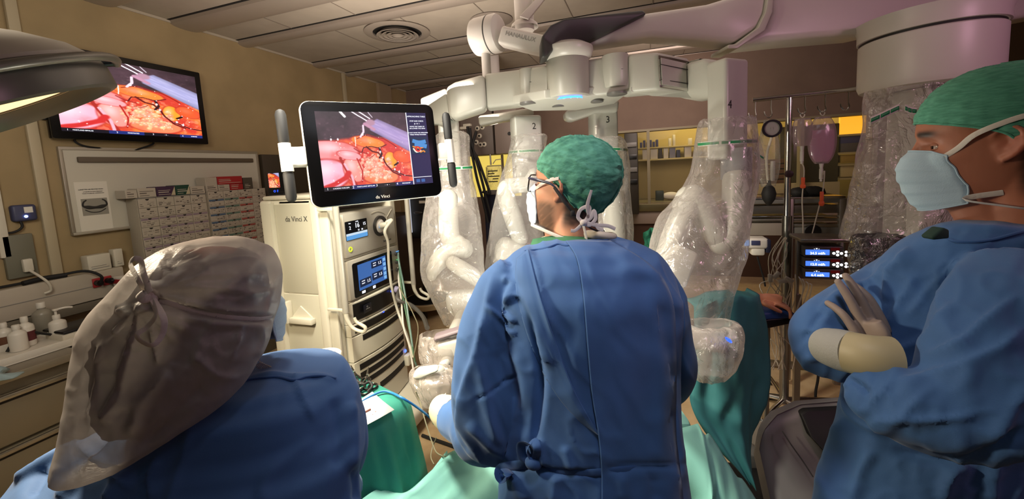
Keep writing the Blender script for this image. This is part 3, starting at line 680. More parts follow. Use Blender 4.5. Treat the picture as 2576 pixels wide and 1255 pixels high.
P = [[V(-3.30+.42*i/nx-.02*math.sin(j), .62+.36*j/ny+.02*math.sin(i*.8), ZC+.012+.075*(noise.noise(V(i*.28, j*.3, 1))+.55)*abs(math.sin(PI*i/nx))**.5*abs(math.sin(PI*j/ny))**.5) for j in range(ny+1)] for i in range(nx+1)]
b.grid(P); o = solo('blue_cloth', b, mat('pale_blue_cloth', '#8fa4a8', .85, bump=.3), 'crumpled pale blue cloth lying on the steel counter', 'cloth')
o.modifiers.new('s', 'SOLIDIFY').thickness = .006
t = thing('black_tray', (-3.55, 1.52, ZC), 'black instrument tray lying behind the pump bottle', 'tray')
a = onc(205, 815, ZC+.05)
b = MB(); b.box((a.x, a.y+.02, ZC+.05), (.22, .30, .018), bev=.008); obj('lid', b, M_black, t)
b = MB(); b.box((a.x, a.y+.02, ZC+.021), (.24, .32, .040), bev=.006); obj('carton_below', b, M_offw, t)
b = MB(); b.tube([V(a.x+.02, a.y-.32, ZC+.02), V(a.x, a.y-.25, ZC+.10), V(a.x, a.y-.17, ZC+.06), V(a.x, a.y-.10, ZC+.015)], .007, sm=5, n=8); solo('counter_cable', b, M_rubber, 'thin black cable lying behind the bottles', 'cable')
# ================================================================== endoscopy tower cart
XF = -1.62
CY0, CY1 = 1.73, 2.33
M_cartw = mat('cart_cream_white', '#cbc6b3', .42); M_cartp = mat('cart_panel', '#b4b09c', .5); M_cartg = mat('cart_warm_grey', '#9b9584', .45)
M_slot = mat('vent_black', '#0b0b0c', .6)
t = cart = thing('endoscopy_tower_cart', (-1.85, 2.03, 0), 'tall cream-white equipment tower cart in front of the left wall', 'cart')
b = MB(); b.bx((-2.09, CY0, .16), (XF-.36, CY1, 1.515), bev=.012); b.bx((XF-.37, CY0+.0, .16), (XF-.03, CY0+.05, 1.515), bev=.01); b.bx((XF-.37, CY1-.03, .16), (XF-.03, CY1, 1.50), bev=.008)
b.bx((XF-.37, CY0, 1.49), (XF-.03, CY1, 1.515), bev=.006)
obj('cabinet_body', b, M_cartw, t)
b = MB(); b.bx((-2.10, CY0-.008, 1.516), (XF-.02, CY1+.008, 1.54), bev=.01); obj('top_plate', b, M_cartw, t)
b = MB(); b.bx((-2.13, CY0-.012, .14), (-2.04, CY0+.035, 1.515), bev=.02, seg=4); b.bx((-2.032, CY0-.03, .14), (-2.022, CY0+.0, 1.50)); obj('rear_corner_post', b, M_cartw, t)
b = MB(); b.bx((-2.02, CY0-.004, .975), (-1.76, CY0+.0005, 1.49), bev=.002); obj('upper_side_panel', b, M_cartp, t)
b = MB(); b.bx((-2.02, CY0-.004, .22), (-1.76, CY0+.0005, .965), bev=.002); obj('lower_side_panel', b, M_cartp, t)
b = MB(); b.bx((-1.755, CY0-.02, .18), (-1.70, CY0+.01, 1.51), bev=.012, seg=3); b.bx((-1.70, CY0-.008, .18), (-1.64, CY0+.01, 1.51), bev=.005); obj('front_corner_post', b, M_cartw, t)
# recessed side handle
b = MB(); b.bx((-1.99, CY0-.045, .80), (-1.965, CY0-.004, .93), bev=.006); b.bx((-1.965, CY0-.04, .80), (-1.80, CY0-.004, .835), bev=.006); b.prism([(-1.965, .835), (-1.82, .835), (-1.90, .90)], (0, CY0-.012, 0), (1, 0, 0), (0, 0, 1), (0, 1, 0), .008); obj('side_bracket', b, M_cartw, t)
letters('maker_lettering', [('da Vinci X', V(-1.865, CY0-.0052, 1.405), V(1, 0, 0), V(0, 0, 1), .030, {'narrow': .9})], mat('lettering_grey', '#4c4a44', .5), t)
# base with feet
b = MB(); b.bx((-2.12, CY0-.03, .06), (XF+.26, CY1+.04, .16), bev=.03, seg=4); obj('base', b, M_cartw, t)
for x in (-2.03, XF+.15):
    for y in (CY0+.03, CY1-.03):
        b = MB(); b.cyl((x, y-.02, .05), (x, y+.02, .05), .05, n=24, bev=.006); b.bx((x-.02, y-.026, .05), (x+.02, y+.026, .07)); obj('castor', b, M_dkgrey, t)
# front poles with hooks
def pole(px_x, y, z0, z1, hookdir):
    b = MB(); b.tube([V(px_x, y, z1), V(px_x, y, z0)], .017, n=16); p = obj('rail_pole', b, mat('pole_aluminium', '#b5b0a2', .35, .3), t)
    b = MB(); b.tube([V(px_x, y, z0+.01), V(px_x+.005, y, z0-.04), V(px_x+.03, y+.01, z0-.09), V(px_x+.085, y+.02, z0-.11), V(px_x+.10, y+.022, z0-.085), V(px_x+.055, y+.014, z0-.055), V(px_x+.045, y+.01, z0-.03)], [.016, .012, .010, .010, .010, .009, .008], sm=5, n=10); obj('hook', b, M_cartw, p)
    b = MB(); b.bx((px_x-.12, y-.008, z0+.005), (px_x, y+.008, z0+.02), bev=.003); b.bx((px_x-.12, y-.008, z1-.04), (px_x, y+.008, z1-.02), bev=.003); obj('standoff', b, M_cartw, p)
pole(-1.56, 1.70, .89, 1.49, 1)
pole(-1.56, 2.37, .85, 1.49, 1)
b = MB(); b.bx((XF-.10, CY1, .3), (XF-.03, CY1+.03, 1.46), bev=.01); obj('far_corner_post', b, M_cartg, t)
# equipment: separate units standing in the bays
def unit(nm, y0, y1, z0, z1, lb, cat, m=M_cartw, out=0, depth=.34, bev=.01):
    u = thing(nm, (XF-depth/2, (y0+y1)/2, z0), lb, cat); b = MB(); b.bx((XF-depth+.003, y0, z0+.001), (XF+out, y1, z1), bev=bev); obj('casing', b, m, u); return u
M_steelw = mat('unit_silver', '#a9a497', .38, .25)
# shelf plates
for z_ in (1.165, .915):
    b = MB(); b.bx((XF-.36, CY0+.05, z_-.014), (XF+.005, CY1-.03, z_), bev=.003); obj('shelf', b, M_cartg, t)
u = unit('insufflator', 1.79, 2.27, 1.166, 1.42, 'silver insufflator unit with round hose port at the top of the tower', 'medical device', M_steelw, out=.02)
fx = XF+.02
def fpl(name, y0, y1, z0, z1, m, par, off=0, th=.003, bev=0): b = MB(); b.prism(rrect(y1-y0, z1-z0, max(.002, bev), cx=(y0+y1)/2, cy=(z0+z1)/2), (fx+off, 0, 0), *YZ, th); return obj(name, b, m, par)
s = fpl('display', 1.80, 1.985, 1.265, 1.375, mat('display_black', '#0a0c10', .2), u, bev=.004)
fpl('blue_field', 1.80, 1.98, 1.268, 1.292, E_cyan, s, .004, .0006); fpl('pale_field', 1.80, 1.98, 1.292, 1.305, emat('lit_pale_blue', '#cfe2f2', 1.0), s, .004, .0006)
letters('readings', [('2', V(fx+.0045, 1.835, 1.335), *YZ[:2], .020), ('16', V(fx+.0045, 1.895, 1.343), *YZ[:2], .028), ('15', V(fx+.0045, 1.958, 1.345), *YZ[:2], .018), ('12    20', V(fx+.0045, 1.92, 1.315), *YZ[:2], .010), ('l/min', V(fx+.0045, 1.835, 1.362), *YZ[:2], .006), ('mmHg', V(fx+.0045, 1.895, 1.367), *YZ[:2], .006)], E_white, s)
kc = V(fx, 2.107, 1.308)
b = MB(); b.lathe([(.036, 0), (.066, 0), (.064, .012), (.050, .012), (.042, .002)], kc, (1, 0, 0), 40); obj('port_ring', b, mat('port_dark', '#2a2826', .35), u)
b = MB(); b.lathe([(0, .006), (.040, .006), (.044, .003)], kc, (1, 0, 0), 40); obj('port_face', b, M_white, u)
b = MB(); b.box(kc+V(.009, -.005, 0), (.004, .022, .022)); obj('port_label', b, E_cyan, u)
b = MB(); b.tube([V(fx+.002, 1.825, 1.215) + V(0, .012*math.cos(a), .012*math.sin(a)) for a in np.linspace(0, 2*PI, 17)[:-1]], .004, n=8, closed=True); obj('power_button', b, emat('lime_ring', '#d8e030', 1.2), u)
letters('maker_lettering', [('SurgiQuest', V(fx+.001, 2.17, 1.205), *YZ[:2], .013)], M_dkgrey, u)
b = MB(); b.tube([V(fx+.002, 2.03, 1.395), V(fx+.002, 2.09, 1.402), V(fx+.002, 2.15, 1.385), V(fx+.002, 2.18, 1.35), V(fx+.002, 2.17, 1.24)], .003, sm=5, n=6); b.tube([V(fx+.002, 2.18, 1.35), V(fx+.002, 2.24, 1.40)], .003, n=6); obj('moulded_line', b, M_cartg, u)
u = unit('energy_generator', 1.79, 2.28, .916, 1.150, 'electrosurgical generator with a blue touch display in the tower', 'medical device', M_steelw, out=.02)
s = fpl('touch_display', 1.825, 2.20, .925, 1.128, mat('display_black', '#0a0c10', .2), u, bev=.012)
E_scrb = emat('lit_mid_blue', '#3f6db4', .9); E_scrl = emat('lit_light_blue', '#7fb2e0', 1.1)
fpl('blue_field', 1.865, 2.13, .958, 1.112, E_scrb, s, .004, .0006)
for q, (a0, a1, c0, c1) in enumerate(((1.985, 2.09, 1.06, 1.10), (1.872, 1.975, .975, 1.02), (1.985, 2.09, .985, 1.03))):
    w_ = fpl('window_tile', a0, a1, c0, c1, emat('lit_dark_tile', '#18284a', .7), s, .005, .0006)
    letters('tile_reading', [('1.5', V(fx+.0065, a1-.025, (c0+c1)/2), *YZ[:2], .018), ('ACTIVE', V(fx+.0065, a0+.03, c1-.012), *YZ[:2], .006), ('READY', V(fx+.0065, a0+.03, c1-.026), *YZ[:2], .006)], E_white, w_)
for zz in (.965, .99, 1.02, 1.05, 1.08): fpl('side_key', 2.10, 2.125, zz, zz+.02, E_scrl, s, .005, .0006)
fpl('bottom_key', 1.885, 1.915, .935, .950, E_white, s, .004, .0006); fpl('bottom_key', 1.985, 2.01, .935, .952, E_white, s, .004, .0006)
for zz, mm in ((1.10, E_cyan), (1.045, emat('lit_green', '#4fd06a', 1.0)), (.99, M_white)):
    b = MB(); b.lathe([(0, .012), (.012, .012), (.014, 0)], (fx, 2.25, zz-.005), (1, 0, 0), 20); obj('cable_socket', b, M_dkgrey, u)
    b = MB(); b.box(V(fx+.014, 2.25, zz+.012), (.004, .03, .006)); obj('socket_light', b, mm, u)
# arched lower fascias
def arched(y0, y1, z0, z1, sag=.028, n=14, inset=0):
    yy = np.linspace(y0, y1, n); f = lambda y: -.0*sag*((y-y0)/(y1-y0))**2
    return yy
def bow(u): return .030*math.sin(PI*u)        # fronts bulge towards the room
def bowpanel(nm, y0, y1, z0, z1, m, par, th=.02, off=0.0, bev=.004, Y0=1.78, Y1=2.30, curve=0.0):
    R = []
    for i in range(15):
        y = y0+(y1-y0)*i/14; x = XF+.005+bow((y-Y0)/(Y1-Y0))+off; dz = -curve*((y-Y0)/(Y1-Y0))
        R.append([V(x-th, y, z0+dz), V(x-bev, y, z0+dz), V(x, y, z0+dz+bev), V(x, y, z1+dz-bev), V(x-bev, y, z1+dz), V(x-th, y, z1+dz)])
    b = MB(); b.rings(R); return obj(nm, b, m, par)
u = thing('endoscope_controller', (XF-.15, 2.03, .78), 'black-fronted controller with lit blue port below the generator', 'medical device')
bowpanel('front_frame', 1.785, 2.29, .778, .905, M_cartw, u, th=.3); p = bowpanel('black_front', 1.81, 2.27, .79, .893, M_black, u, off=.004, th=.01)
kc = V(XF+.045, 2.18, .872); b = MB(); b.lathe([(0, .03), (.014, .03), (.02, .012), (.022, 0)], kc, (1, .15, 0), 20); obj('cable_plug', b, mat('plug_lilac', '#b9b4d6', .35), p)
b = MB(); b.box(V(XF+.046, 2.13, .875), (.003, .012, .010)); obj('port_light', b, E_blue, p)
b = MB(); b.box(V(XF+.040, 1.90, .845), (.002, .07, .05), bev=.0005); obj('power_panel', b, mat('panel_navy', '#15161f', .3), p)
letters('symbols', [('O', V(XF+.043, 1.895, .855), *YZ[:2], .010), ('ENDOSCOPE', V(XF+.043, 1.90, .842), *YZ[:2], .004)], M_grey, p)
u = thing('video_processor', (XF-.15, 2.03, .705), 'slim black-fronted video processor in the tower', 'medical device')
bowpanel('front_frame', 1.785, 2.29, .706, .775, M_cartw, u, th=.3); p = bowpanel('black_front', 1.81, 2.27, .718, .764, M_black, u, off=.004, th=.01)
b = MB(); b.box(V(XF+.043, 2.04, .768), (.003, .012, .006)); obj('status_light', b, E_blue, p)
b = MB(); b.lathe([(0, .006), (.009, .006), (.01, 0)], V(XF+.030, 2.22, .742), (1, 0, 0), 16); obj('button', b, M_dkgrey, p)
# lower cart fascia: drawer and vents (parts of the cart)
d = bowpanel('drawer', 1.785, 2.29, .553, .702, M_cartw, t, th=.05); bowpanel('drawer_pull', 1.86, 2.25, .655, .694, M_slot, d, off=.002, th=.01)
d = bowpanel('lower_fascia', 1.785, 2.29, .165, .548, M_cartw, t, th=.30)
for z1_, z0_, a0, a1 in ((.528, .488, 1.82, 2.27), (.476, .436, 1.82, 2.27), (.424, .388, 1.82, 2.24)): bowpanel('vent_slot', a0, a1, z0_, z1_, M_slot, d, off=.002, th=.01)
bowpanel('foot_slot', 1.96, 2.25, .30, .345, M_slot, d, off=.002, th=.01)
b = MB(); b.lathe([(0, .005), (.008, .005), (.011, 0)], V(XF+.016, 2.272, .40), (1, 0, 0), 16); obj('power_light', b, emat('power_blue', '#4060ff', 4), d)
b = MB(); b.bx((XF+.01, 2.25, .30), (XF+.05, 2.31, .375), bev=.008); obj('latch', b, M_cartw, d)
# hoses and leads from the tower
def cable(nm, pts, r, m, lb, cat='cable', sm=6, n=8, **k):
    b = MB(); b.tube(pts, r, sm=sm, n=n); return solo(nm, b, m, lb, cat, **k)
M_hose = mat('clear_hose', '#bdb9a8', .2); M_gtube = mat('grey_green_tube', '#6f8f84', .35); M_green = mat('green_tube', '#54795a', .4); M_tan = mat('tan_lead', '#8a8468', .5)
fp = lambda x, y, dx=.1: at(x, y, X=XF+dx)
b = MB(); q = kc = V(fx+.01, 2.107, 1.308); b.cyl(q, q+V(.05, 0, .01), .02, .016, n=20, bev=.003); 
b.tube([q+V(.04, 0, .02), q+V(.06, .03, .03), fp(968, 580), fp(976, 610), fp(978, 660), fp(985, 720), fp(1000, 780), fp(1022, 840, .2), fp(1040, 900, .3)], [.012, .012, .010]+[.0085]*6, sm=6, n=10)
solo('insufflation_hose', b, M_hose, 'clear insufflation hose hanging from the round port of the insufflator', 'hose')
cable('white_scope_lead', [V(fx+.02, 2.25, .99), fp(1003, 700, .12), fp(1010, 760, .15), fp(1015, 820, .2), fp(1030, 870, .25), fp(1040, 930, .3)], .006, M_white, 'white lead hanging from the generator sockets')
cable('teal_lead', [V(fx+.02, 2.25, 1.10), fp(1003, 655, .14), fp(1012, 700, .16), fp(1022, 760, .2), fp(1032, 830, .25), fp(1043, 905, .3), fp(1052, 925, .3)], .006, M_gtube, 'pale teal tube hanging in front of the tower')
cable('green_lead', [V(fx+.02, 2.25, 1.045), fp(1007, 700, .14), fp(1018, 770, .18), fp(1034, 850, .25), fp(1040, 890, .3), fp(1050, 930, .3)], .005, M_green, 'green tube hanging beside the teal tube')
cable('grey_scope_cable', [V(XF+.07, 2.19, .876), fp(1000, 753, .14), at(1030, 765, X=XF+.2), at(1050, 780, X=XF+.3), at(1066, 800, X=XF+.45), at(1075, 825, X=XF+.6)], .012, mat('cable_grey', '#55524c', .5), 'thick dark grey camera cable curving right from the lit port')
cable('thin_tan_lead', [fp(1003, 720, .13), at(1040, 790, X=XF+.3), at(1052, 830, X=XF+.4), at(1040, 900, X=XF+.4)], .003, M_tan, 'thin tan lead drooping beside the tower')

# ================================================================== touch monitor on its arm
TL, TR, BLp = at(750, 252, D=1.45), at(1088, 262, D=1.73), at(768, 522, D=1.46)
mu = (TR-TL).normalized(); mv = (TL-BLp); mv = (mv-mu*mv.dot(mu)).normalized(); mn = mu.cross(mv)
MW, MH = (TR-TL).length*1.0, .400
MO = TL+mu*MW/2-mv*MH/2
t = mon = thing('touch_monitor', tuple(MO-mv*.25-mn*.05), 'big touch monitor with side grips, above the tower cart', 'monitor')
b = MB(); b.prism(rrect(MW, MH, .035, 8), MO-mn*.035, mu, mv, mn, .033, bev=.006); obj('white_housing', b, M_white, t)
b = MB(); b.prism(rrect(MW-.006, MH-.006, .032, 8), MO-mn*.002, mu, mv, mn, .006, bev=.002); fr_ = obj('front_glass', b, M_bezel, t)
iw, ih = .455*MW/.56*1.0, .305
# lit area: picture plus side bar
px0, px1 = -MW/2+.048, MW/2-.040; pz1 = MH/2-.040; pz0 = pz1-.300
split = px0+(px1-px0)*.80
M_monpic = attr_emit('monitor_picture', 1.35)
def monpic(u, v):
    img = surgery(u, v*1.02, 0.0); img[v > .95] = [.05, .03, .07]; img[(v > .95) & (np.abs(u-.42) < .13)] = [.10, .13, .34]; img[(v > .95) & (u > .78)] = [.10, .13, .34]
    return img
s = picture('picture', MO+mu*px0+mv*pz1+mn*.0052, mu, mv, split-px0, pz1-pz0, monpic, 300, 225, M_monpic, t)
q = MO+mv*(pz0+.008)+mn*.0062; W_ = split-px0
letters('status_bar_text', [('1', q+mu*(px0+.012), mu, mv, .009), ('CADIERE FORCEPS', q+mu*(px0+.06), mu, mv, .005), ('2', q+mu*(px0+.30*W_), mu, mv, .010), ('MARYLAND BIPOLAR', q+mu*(px0+.44*W_), mu, mv, .005), ('3', q+mu*(px0+.56*W_), mu, mv, .009), ('-  o  -', q+mu*(px0+.68*W_), mu, mv, .006), ('4', q+mu*(px0+.80*W_), mu, mv, .009), ('PROGRASP', q+mu*(px0+.91*W_), mu, mv, .005)], E_white, s)
b = MB(); b.prism([(split+.002, pz0), (px1, pz0), (px1, pz1), (split+.002, pz1)], MO+mn*.0048, mu, mv, mn, .0006); s = obj('side_bar', b, emat('lit_sidebar', '#232650', 1.0), t)
b = MB(); b.prism([(split-.001, pz0), (split+.002, pz0), (split+.002, pz1), (split-.001, pz1)], MO+mn*.0056, mu, mv, mn, .0006); b.prism([(split+.004, pz0+.028), (px1-.004, pz0+.028), (px1-.004, pz0+.030), (split+.004, pz0+.030)], MO+mn*.0056, mu, mv, mn, .0006); obj('divider', b, E_white, s)
sc = (split+px1)/2; q = MO+mu*sc+mn*.0058
letters('side_bar_text', [('APPROACHING TABLE', q+mv*(pz1-.016), mu, mv, .0055), ('STOP AND CHECK', q+mv*(pz1-.035), mu, mv, .0050), ('#  H  I', q+mv*(pz1-.046), mu, mv, .006), ('MOVE THE TABLE UP', q+mv*(pz1-.058), mu, mv, .0048), ('OR LOWER THE ARMS', q+mv*(pz1-.066), mu, mv, .0048), ('DO NOT MOVE THE OPERATING', q+mv*(pz1-.084), mu, mv, .0042), ('TABLE WHILE DOCKED', q+mv*(pz1-.092), mu, mv, .0048)], E_white, s)
b = MB(); b.prism(rrect(px1-split-.012, .072, .002, cx=sc, cy=pz1-.137), MO+mn*.0056, mu, mv, mn, .0006); dg = obj('diagram', b, emat('lit_diagram_blue', '#15304e', 1.0), s)
for cc, pts, r in (('#4f8fd0', [(-.028, .02), (0, .012), (.03, .016)], .008), ('#4f8fd0', [(-.02, .006), (.01, .0), (.032, -.006)], .009), ('#e08a3c', [(-.03, -.004), (.0, -.012), (.03, -.004)], .003), ('#d8342c', [(-.018, -.016), (-.01, -.002), (.002, -.016), (-.008, -.026), (-.018, -.016)], .004), ('#f0e8d8', [(-.028, -.012), (-.016, -.028), (.006, -.022)], .003), ('#e08a3c', [(0, -.03), (.015, -.024), (.022, -.03)], .003)):
    b = MB(); b.tube([MO+mu*(sc+x)+mv*(pz1-.137+y)+mn*.007 for x, y in pts], r, sm=3, n=8, flat=.12, up=tuple(mv)); obj('diagram_shape', b, emat('lit_'+cc[1:], cc, 1.1), dg)
b = MB(); b.prism(rrect(.016, .013, .002, cx=sc-.022, cy=pz0+.014), MO+mn*.0056, mu, mv, mn, .0006); b.prism(rrect(.016, .013, .002, cx=sc, cy=pz0+.014), MO+mn*.0056, mu, mv, mn, .0006); obj('soft_keys', b, E_scrb, s)
letters('maker_lettering', [('da Vinci', MO-mv*(MH/2-.021)+mn*.0048, mu, mv, .0125)], mat('lettering_silver', '#b5b2aa', .4), t)
for sgn, dp, nm in ((-1, -.052, 'left'), (1, .055, 'right')):
    O = MO+mu*(sgn*(MW/2))
    b = MB(); b.box(O+mu*(sgn*.028)-mn*.015-mv*.005, (.075, .075, .03), Matrix((mu, mv, mn)).transposed(), bev=.01, seg=3); g = obj('grip_bracket', b, M_white, t)
    g0 = O+mu*(sgn*.062)-mn*.01
    b = MB(); b.tube([g0+mv*.046, g0-mv*.056], .0205, n=20); obj('grip_collar', b, M_white, g)
    L1 = .168
    for s0, s1 in ((.046, L1), (-.056, -.168)):
        sg = 1 if s1 > 0 else -1; b = MB()
        b.tube([g0+mv*s0, g0+mv*(s0+sg*.01), g0+mv*(s1-sg*.02), g0+mv*(s1-sg*.006), g0+mv*s1], [.016, .0185, .0185, .014, .004], n=20)
        obj('rubber_grip', b, M_rubber, g)
b = MB(); q = MO-mn*.035; b.box(q-mn*.03, (.14, .14, .06), Matrix((mu, mv, mn)).transposed(), bev=.01)
b.tube([q-mn*.05, q-mn*.10-V(0, 0, .02), V(-1.55, 1.80, 1.62), V(-1.72, 1.9, 1.58), V(-1.75, 1.95, 1.541)], [.03, .03, .035, .035, .035], sm=4, n=14); obj('support_arm', b, M_offw, t)

# small tablet display on top of the cart
a = at(697, 467, Y=1.80); 
t = thing('small_display', (a.x, 1.80, 1.541), 'small dark display showing the operating field on top of the tower', 'display')
b = MB(); b.box((a.x, 1.80, 1.615), (.135, .02, .13), bev=.008); b.box((a.x, 1.82, 1.548), (.12, .07, .012), bev=.004); obj('case', b, M_black, t)
picture('screen', (a.x-.050, 1.7892, 1.672), (1, 0, 0), (0, 0, 1), .085, .085, lambda u, v: surgery(.4+u*.5, .3+v*.6, 1), 60, 60, M_monpic, t)
letters('touch_keys', [('O  F', V(a.x, 1.7885, 1.565), V(1, 0, 0), V(0, 0, 1), .014)], E_blue, t)
# ================================================================== surgical robot: patient-side boom, four draped arms, column
RH = Vector((RX.x, RX.y, 0)).normalized(); FH = Vector((FX.x, FX.y, 0)).normalized(); UP = Vector((0, 0, 1))
def slabmb(b, pts, D, th, back=None, bev=.01, mi=0):
    Ds = D if hasattr(D, '__len__') else [D]*len(pts)
    P = [at(x, y, D=d) for (x, y), d in zip(pts, Ds)]; back = back or FH
    t = bmesh.new(); vs = [t.verts.new(p) for p in P]; f = t.faces.new(vs)
    r = bmesh.ops.extrude_face_region(t, geom=[f])
    for v in r['geom']:
        if isinstance(v, bmesh.types.BMVert): v.co += back*th
    bmesh.ops.triangulate(t, faces=[q for q in t.faces if len(q.verts) > 4])
    if bev:
        es = [e for e in t.edges if len(e.link_faces) == 2 and e.calc_face_angle(0) > .5]
        bmesh.ops.bevel(t, geom=es, offset=bev, segments=3, affect='EDGES', profile=0.5)
    b._merge(t, (0, 0, 0), None, mi); return b
def slab(name, pts, D, th, m, par, back=None, bev=.01, label=None): return obj(name, slabmb(MB(), pts, D, th, back, bev), m, par, label=label)
def bag(rows, ratio=.8, n=56, amp=.05, seed=0, fold=7, sub=5, clumps=None):
    """closed-round film sleeve; rows: (y, xl, xr, D)"""
    ys = [Vector((r[1], r[2], r[0])) for r in rows]; ds = [r[3] for r in rows]
    P, Dd = crspline(ys, ds, sub); R = []
    for i, (q, d) in enumerate(zip(P, Dd)):
        xl, xr, y = q; c = at((xl+xr)/2, y, D=d); hw = (xr-xl)/2*d/FPX; ring = []
        for k in range(n):
            a = 2*PI*k/n; ca, sa = math.cos(a), math.sin(a)
            s = 1+amp*(noise.noise(V(ca*fold*.5, sa*fold*.5, c.z*5+seed))*1.2+.7*abs(noise.noise(V(ca*fold*1.3+seed, sa*fold*1.3, c.z*9)))*1.4-.2)
            ring.append(c+RH*(hw*ca*s)+FH*(hw*ratio*sa*s)+UP*(.006*noise.noise(V(ca*3, sa*3, i*.4+seed))))
        R.append(ring)
    b = MB(); b.rings(R, caps=False); return b
M_rob = mat('robot_white', '#bab8ae', .34); M_robd = mat('robot_mid_grey', '#6c6a66', .4); M_robg = mat('robot_dark_grey', '#3a3937', .45)  # the mid grey serves bearing caps, rear foot and rack fronts
M_robbeam = mat('beam_white', '#c7c1ba', .38); M_seam = mat('seam_dark', '#2b2926', .6)
F_arm = film('drape_film', '#d8d2cc', .24, .60, .36, 9, .7, .09, .03)
F_arm4 = film('drape_film_milky', '#cfc6c0', .27, .62, .34, 8, .7, .09, .03)
F_armc = film('drape_film_clear', '#d8d4d0', .16, .5, .5, 9, .9, .08, .03)
M_gband = mat('green_tape', '#1c7a48', .45); M_wband = mat('white_tape', '#cfcdc2', .5)

hubc = at(1428, 185, D=2.15)
t = rob = thing('surgical_robot_boom', (hubc.x, hubc.y, 1.9), 'white overhead boom of the surgical robot with four numbered arm columns', 'surgical robot')
zt_, zb_ = at(1428, 140, D=2.15).z, at(1428, 246, D=2.15).z
b = MB(); b.lathe([(0, 0), (.105, 0), (.113, .008), (.114, zt_-zb_-.005), (.110, zt_-zb_)], (hubc.x, hubc.y, zb_), n=48); obj('hub', b, M_rob, t)
b = MB(); b.lathe([(.112, -.03), (.128, -.02), (.140, .012), (.138, .03), (.10, .052), (.03, .06), (0, .06)], (hubc.x, hubc.y, zt_), n=48); obj('hub_collar', b, mat('frosted_collar', '#cfc8bf', .3), t)
b = MB(); b.tube([V(hubc.x+.075*math.cos(a), hubc.y+.062*math.sin(a), zb_-.004) for a in np.linspace(0, 2*PI, 37)[:-1]], .0045, n=8, closed=True)
led = obj('ring_light', b, emat('led_blue', '#2f6cff', 6), t)
b = MB(); 
for a0 in (-.5, PI-.5): b.tube([V(hubc.x+.058*math.cos(a)*1, hubc.y+.046*math.sin(a), zb_-.004) for a in np.linspace(a0, a0+1.9, 9)], .003, n=6)
b.tube([V(hubc.x-.03, hubc.y-.03, zb_-.004), V(hubc.x+.03, hubc.y+.03, zb_-.004)], .003, n=6); b.tube([V(hubc.x+.02, hubc.y-.035, zb_-.004), V(hubc.x-.02, hubc.y+.035, zb_-.004)], .003, n=6)
obj('light_emblem', b, emat('led_cyan', '#4fc4ff', 5), led)
slab('inner_left_beam', [(1218, 184), (1312, 172), (1380, 160), (1380, 247), (1312, 262), (1224, 272)], [2.36, 2.25, 2.13, 2.13, 2.25, 2.36], .16, M_rob, t, bev=.022)
slab('outer_left_beam', [(1120, 218), (1140, 205), (1218, 184), (1224, 272), (1140, 300), (1128, 294)], [2.40, 2.36, 2.33, 2.33, 2.36, 2.40], .18, M_rob, t, bev=.03)
slab('left_end_cover', [(1056, 246), (1122, 219), (1130, 297), (1118, 312), (1080, 312), (1062, 304)], [2.6, 2.42, 2.42, 2.42, 2.55, 2.6], .14, M_rob, t, bev=.02)
slab('inner_right_beam', [(1470, 150), (1586, 132), (1590, 222), (1530, 238), (1472, 243)], [2.13, 2.06, 2.06, 2.08, 2.13], .16, M_rob, t, bev=.02)
slab('outer_right_beam', [(1582, 134), (1655, 129), (1736, 145), (1738, 232), (1660, 226), (1586, 233)], [2.05, 1.98, 2.08, 2.08, 1.98, 2.05], .17, M_rob, t, bev=.022)
p = slab('framed_panel', [(1656, 137), (1731, 153), (1733, 230), (1660, 219)], [1.97, 2.06, 2.06, 1.97], .01, M_chrome, t, bev=.003)
slab('panel_face', [(1663, 145), (1726, 159), (1728, 222), (1666, 212)], [1.963, 2.05, 2.05, 1.963], .006, M_rob, p, bev=.001)
for ya_, yb_ in ((161, 174), (199, 209)): slab('panel_line', [(1663, ya_), (1731, yb_), (1731, yb_+2), (1663, ya_+2)], [1.962, 2.05, 2.05, 1.962], .004, M_seam, p, bev=0)
slab('arm_block', [(1732, 150), (1770, 141), (1842, 153), (1846, 230), (1800, 245), (1733, 234)], [2.04, 1.93, 1.90, 1.90, 1.90, 2.04], .18, M_rob, t, bev=.03)
slab('boom_underside', [(1290, 262), (1372, 248), (1480, 243), (1590, 228), (1545, 262), (1450, 278), (1340, 280)], [2.25, 2.12, 2.12, 2.08, 2.3, 2.3, 2.3], .05, M_rob, t, back=UP, bev=.008)
slab('beam_bottom', [(1586, 232), (1738, 232), (1850, 246), (1800, 252), (1640, 243)], [2.05, 2.08, 1.92, 2.05, 2.1], .03, M_rob, t, back=UP, bev=.006)
def joint(px, y0, y1, D, hw):
    r = hw*D/FPX; c0, c1 = at(px, y1, D=D+r*.72), at(px, y0, D=D+r*.72)
    b = MB(); b.cyl(V(c0.x, c0.y, c0.z), V(c0.x, c0.y, c1.z), r, n=32, bev=.004); j = obj('rotary_joint', b, M_rob, t)
    b = MB(); b.box(at(px+hw*.3, (y0+y1)/2-3, D=D)-FH*(r-.022), (.010, .003, .0015), Matrix((RH, FH, UP)).transposed()); obj('index_mark', b, M_seam, j)
joint(1328, 176, 246, 2.225, 19); joint(1549, 142, 222, 2.065, 33)
b = MB()
for px, py, D, r in ((1330, 263, 2.24, .075), (1404, 266, 2.25, .05), (1502, 257, 2.2, .055), (1552, 238, 2.1, .085)):
    pass
for px, py, D, r in ((1330, 264, 2.22, .07), (1404, 270, 2.24, .05), (1502, 259, 2.2, .05), (1552, 240, 2.08, .075)):
    c = at(px, py, D=D); b = MB(); b.lathe([(0, 0), (r*.7-.004, 0), (r*.7, .002), (r*.7, .012)], (c.x, c.y, c.z+.002), n=32); obj('bearing_cap', b, M_robd, t)
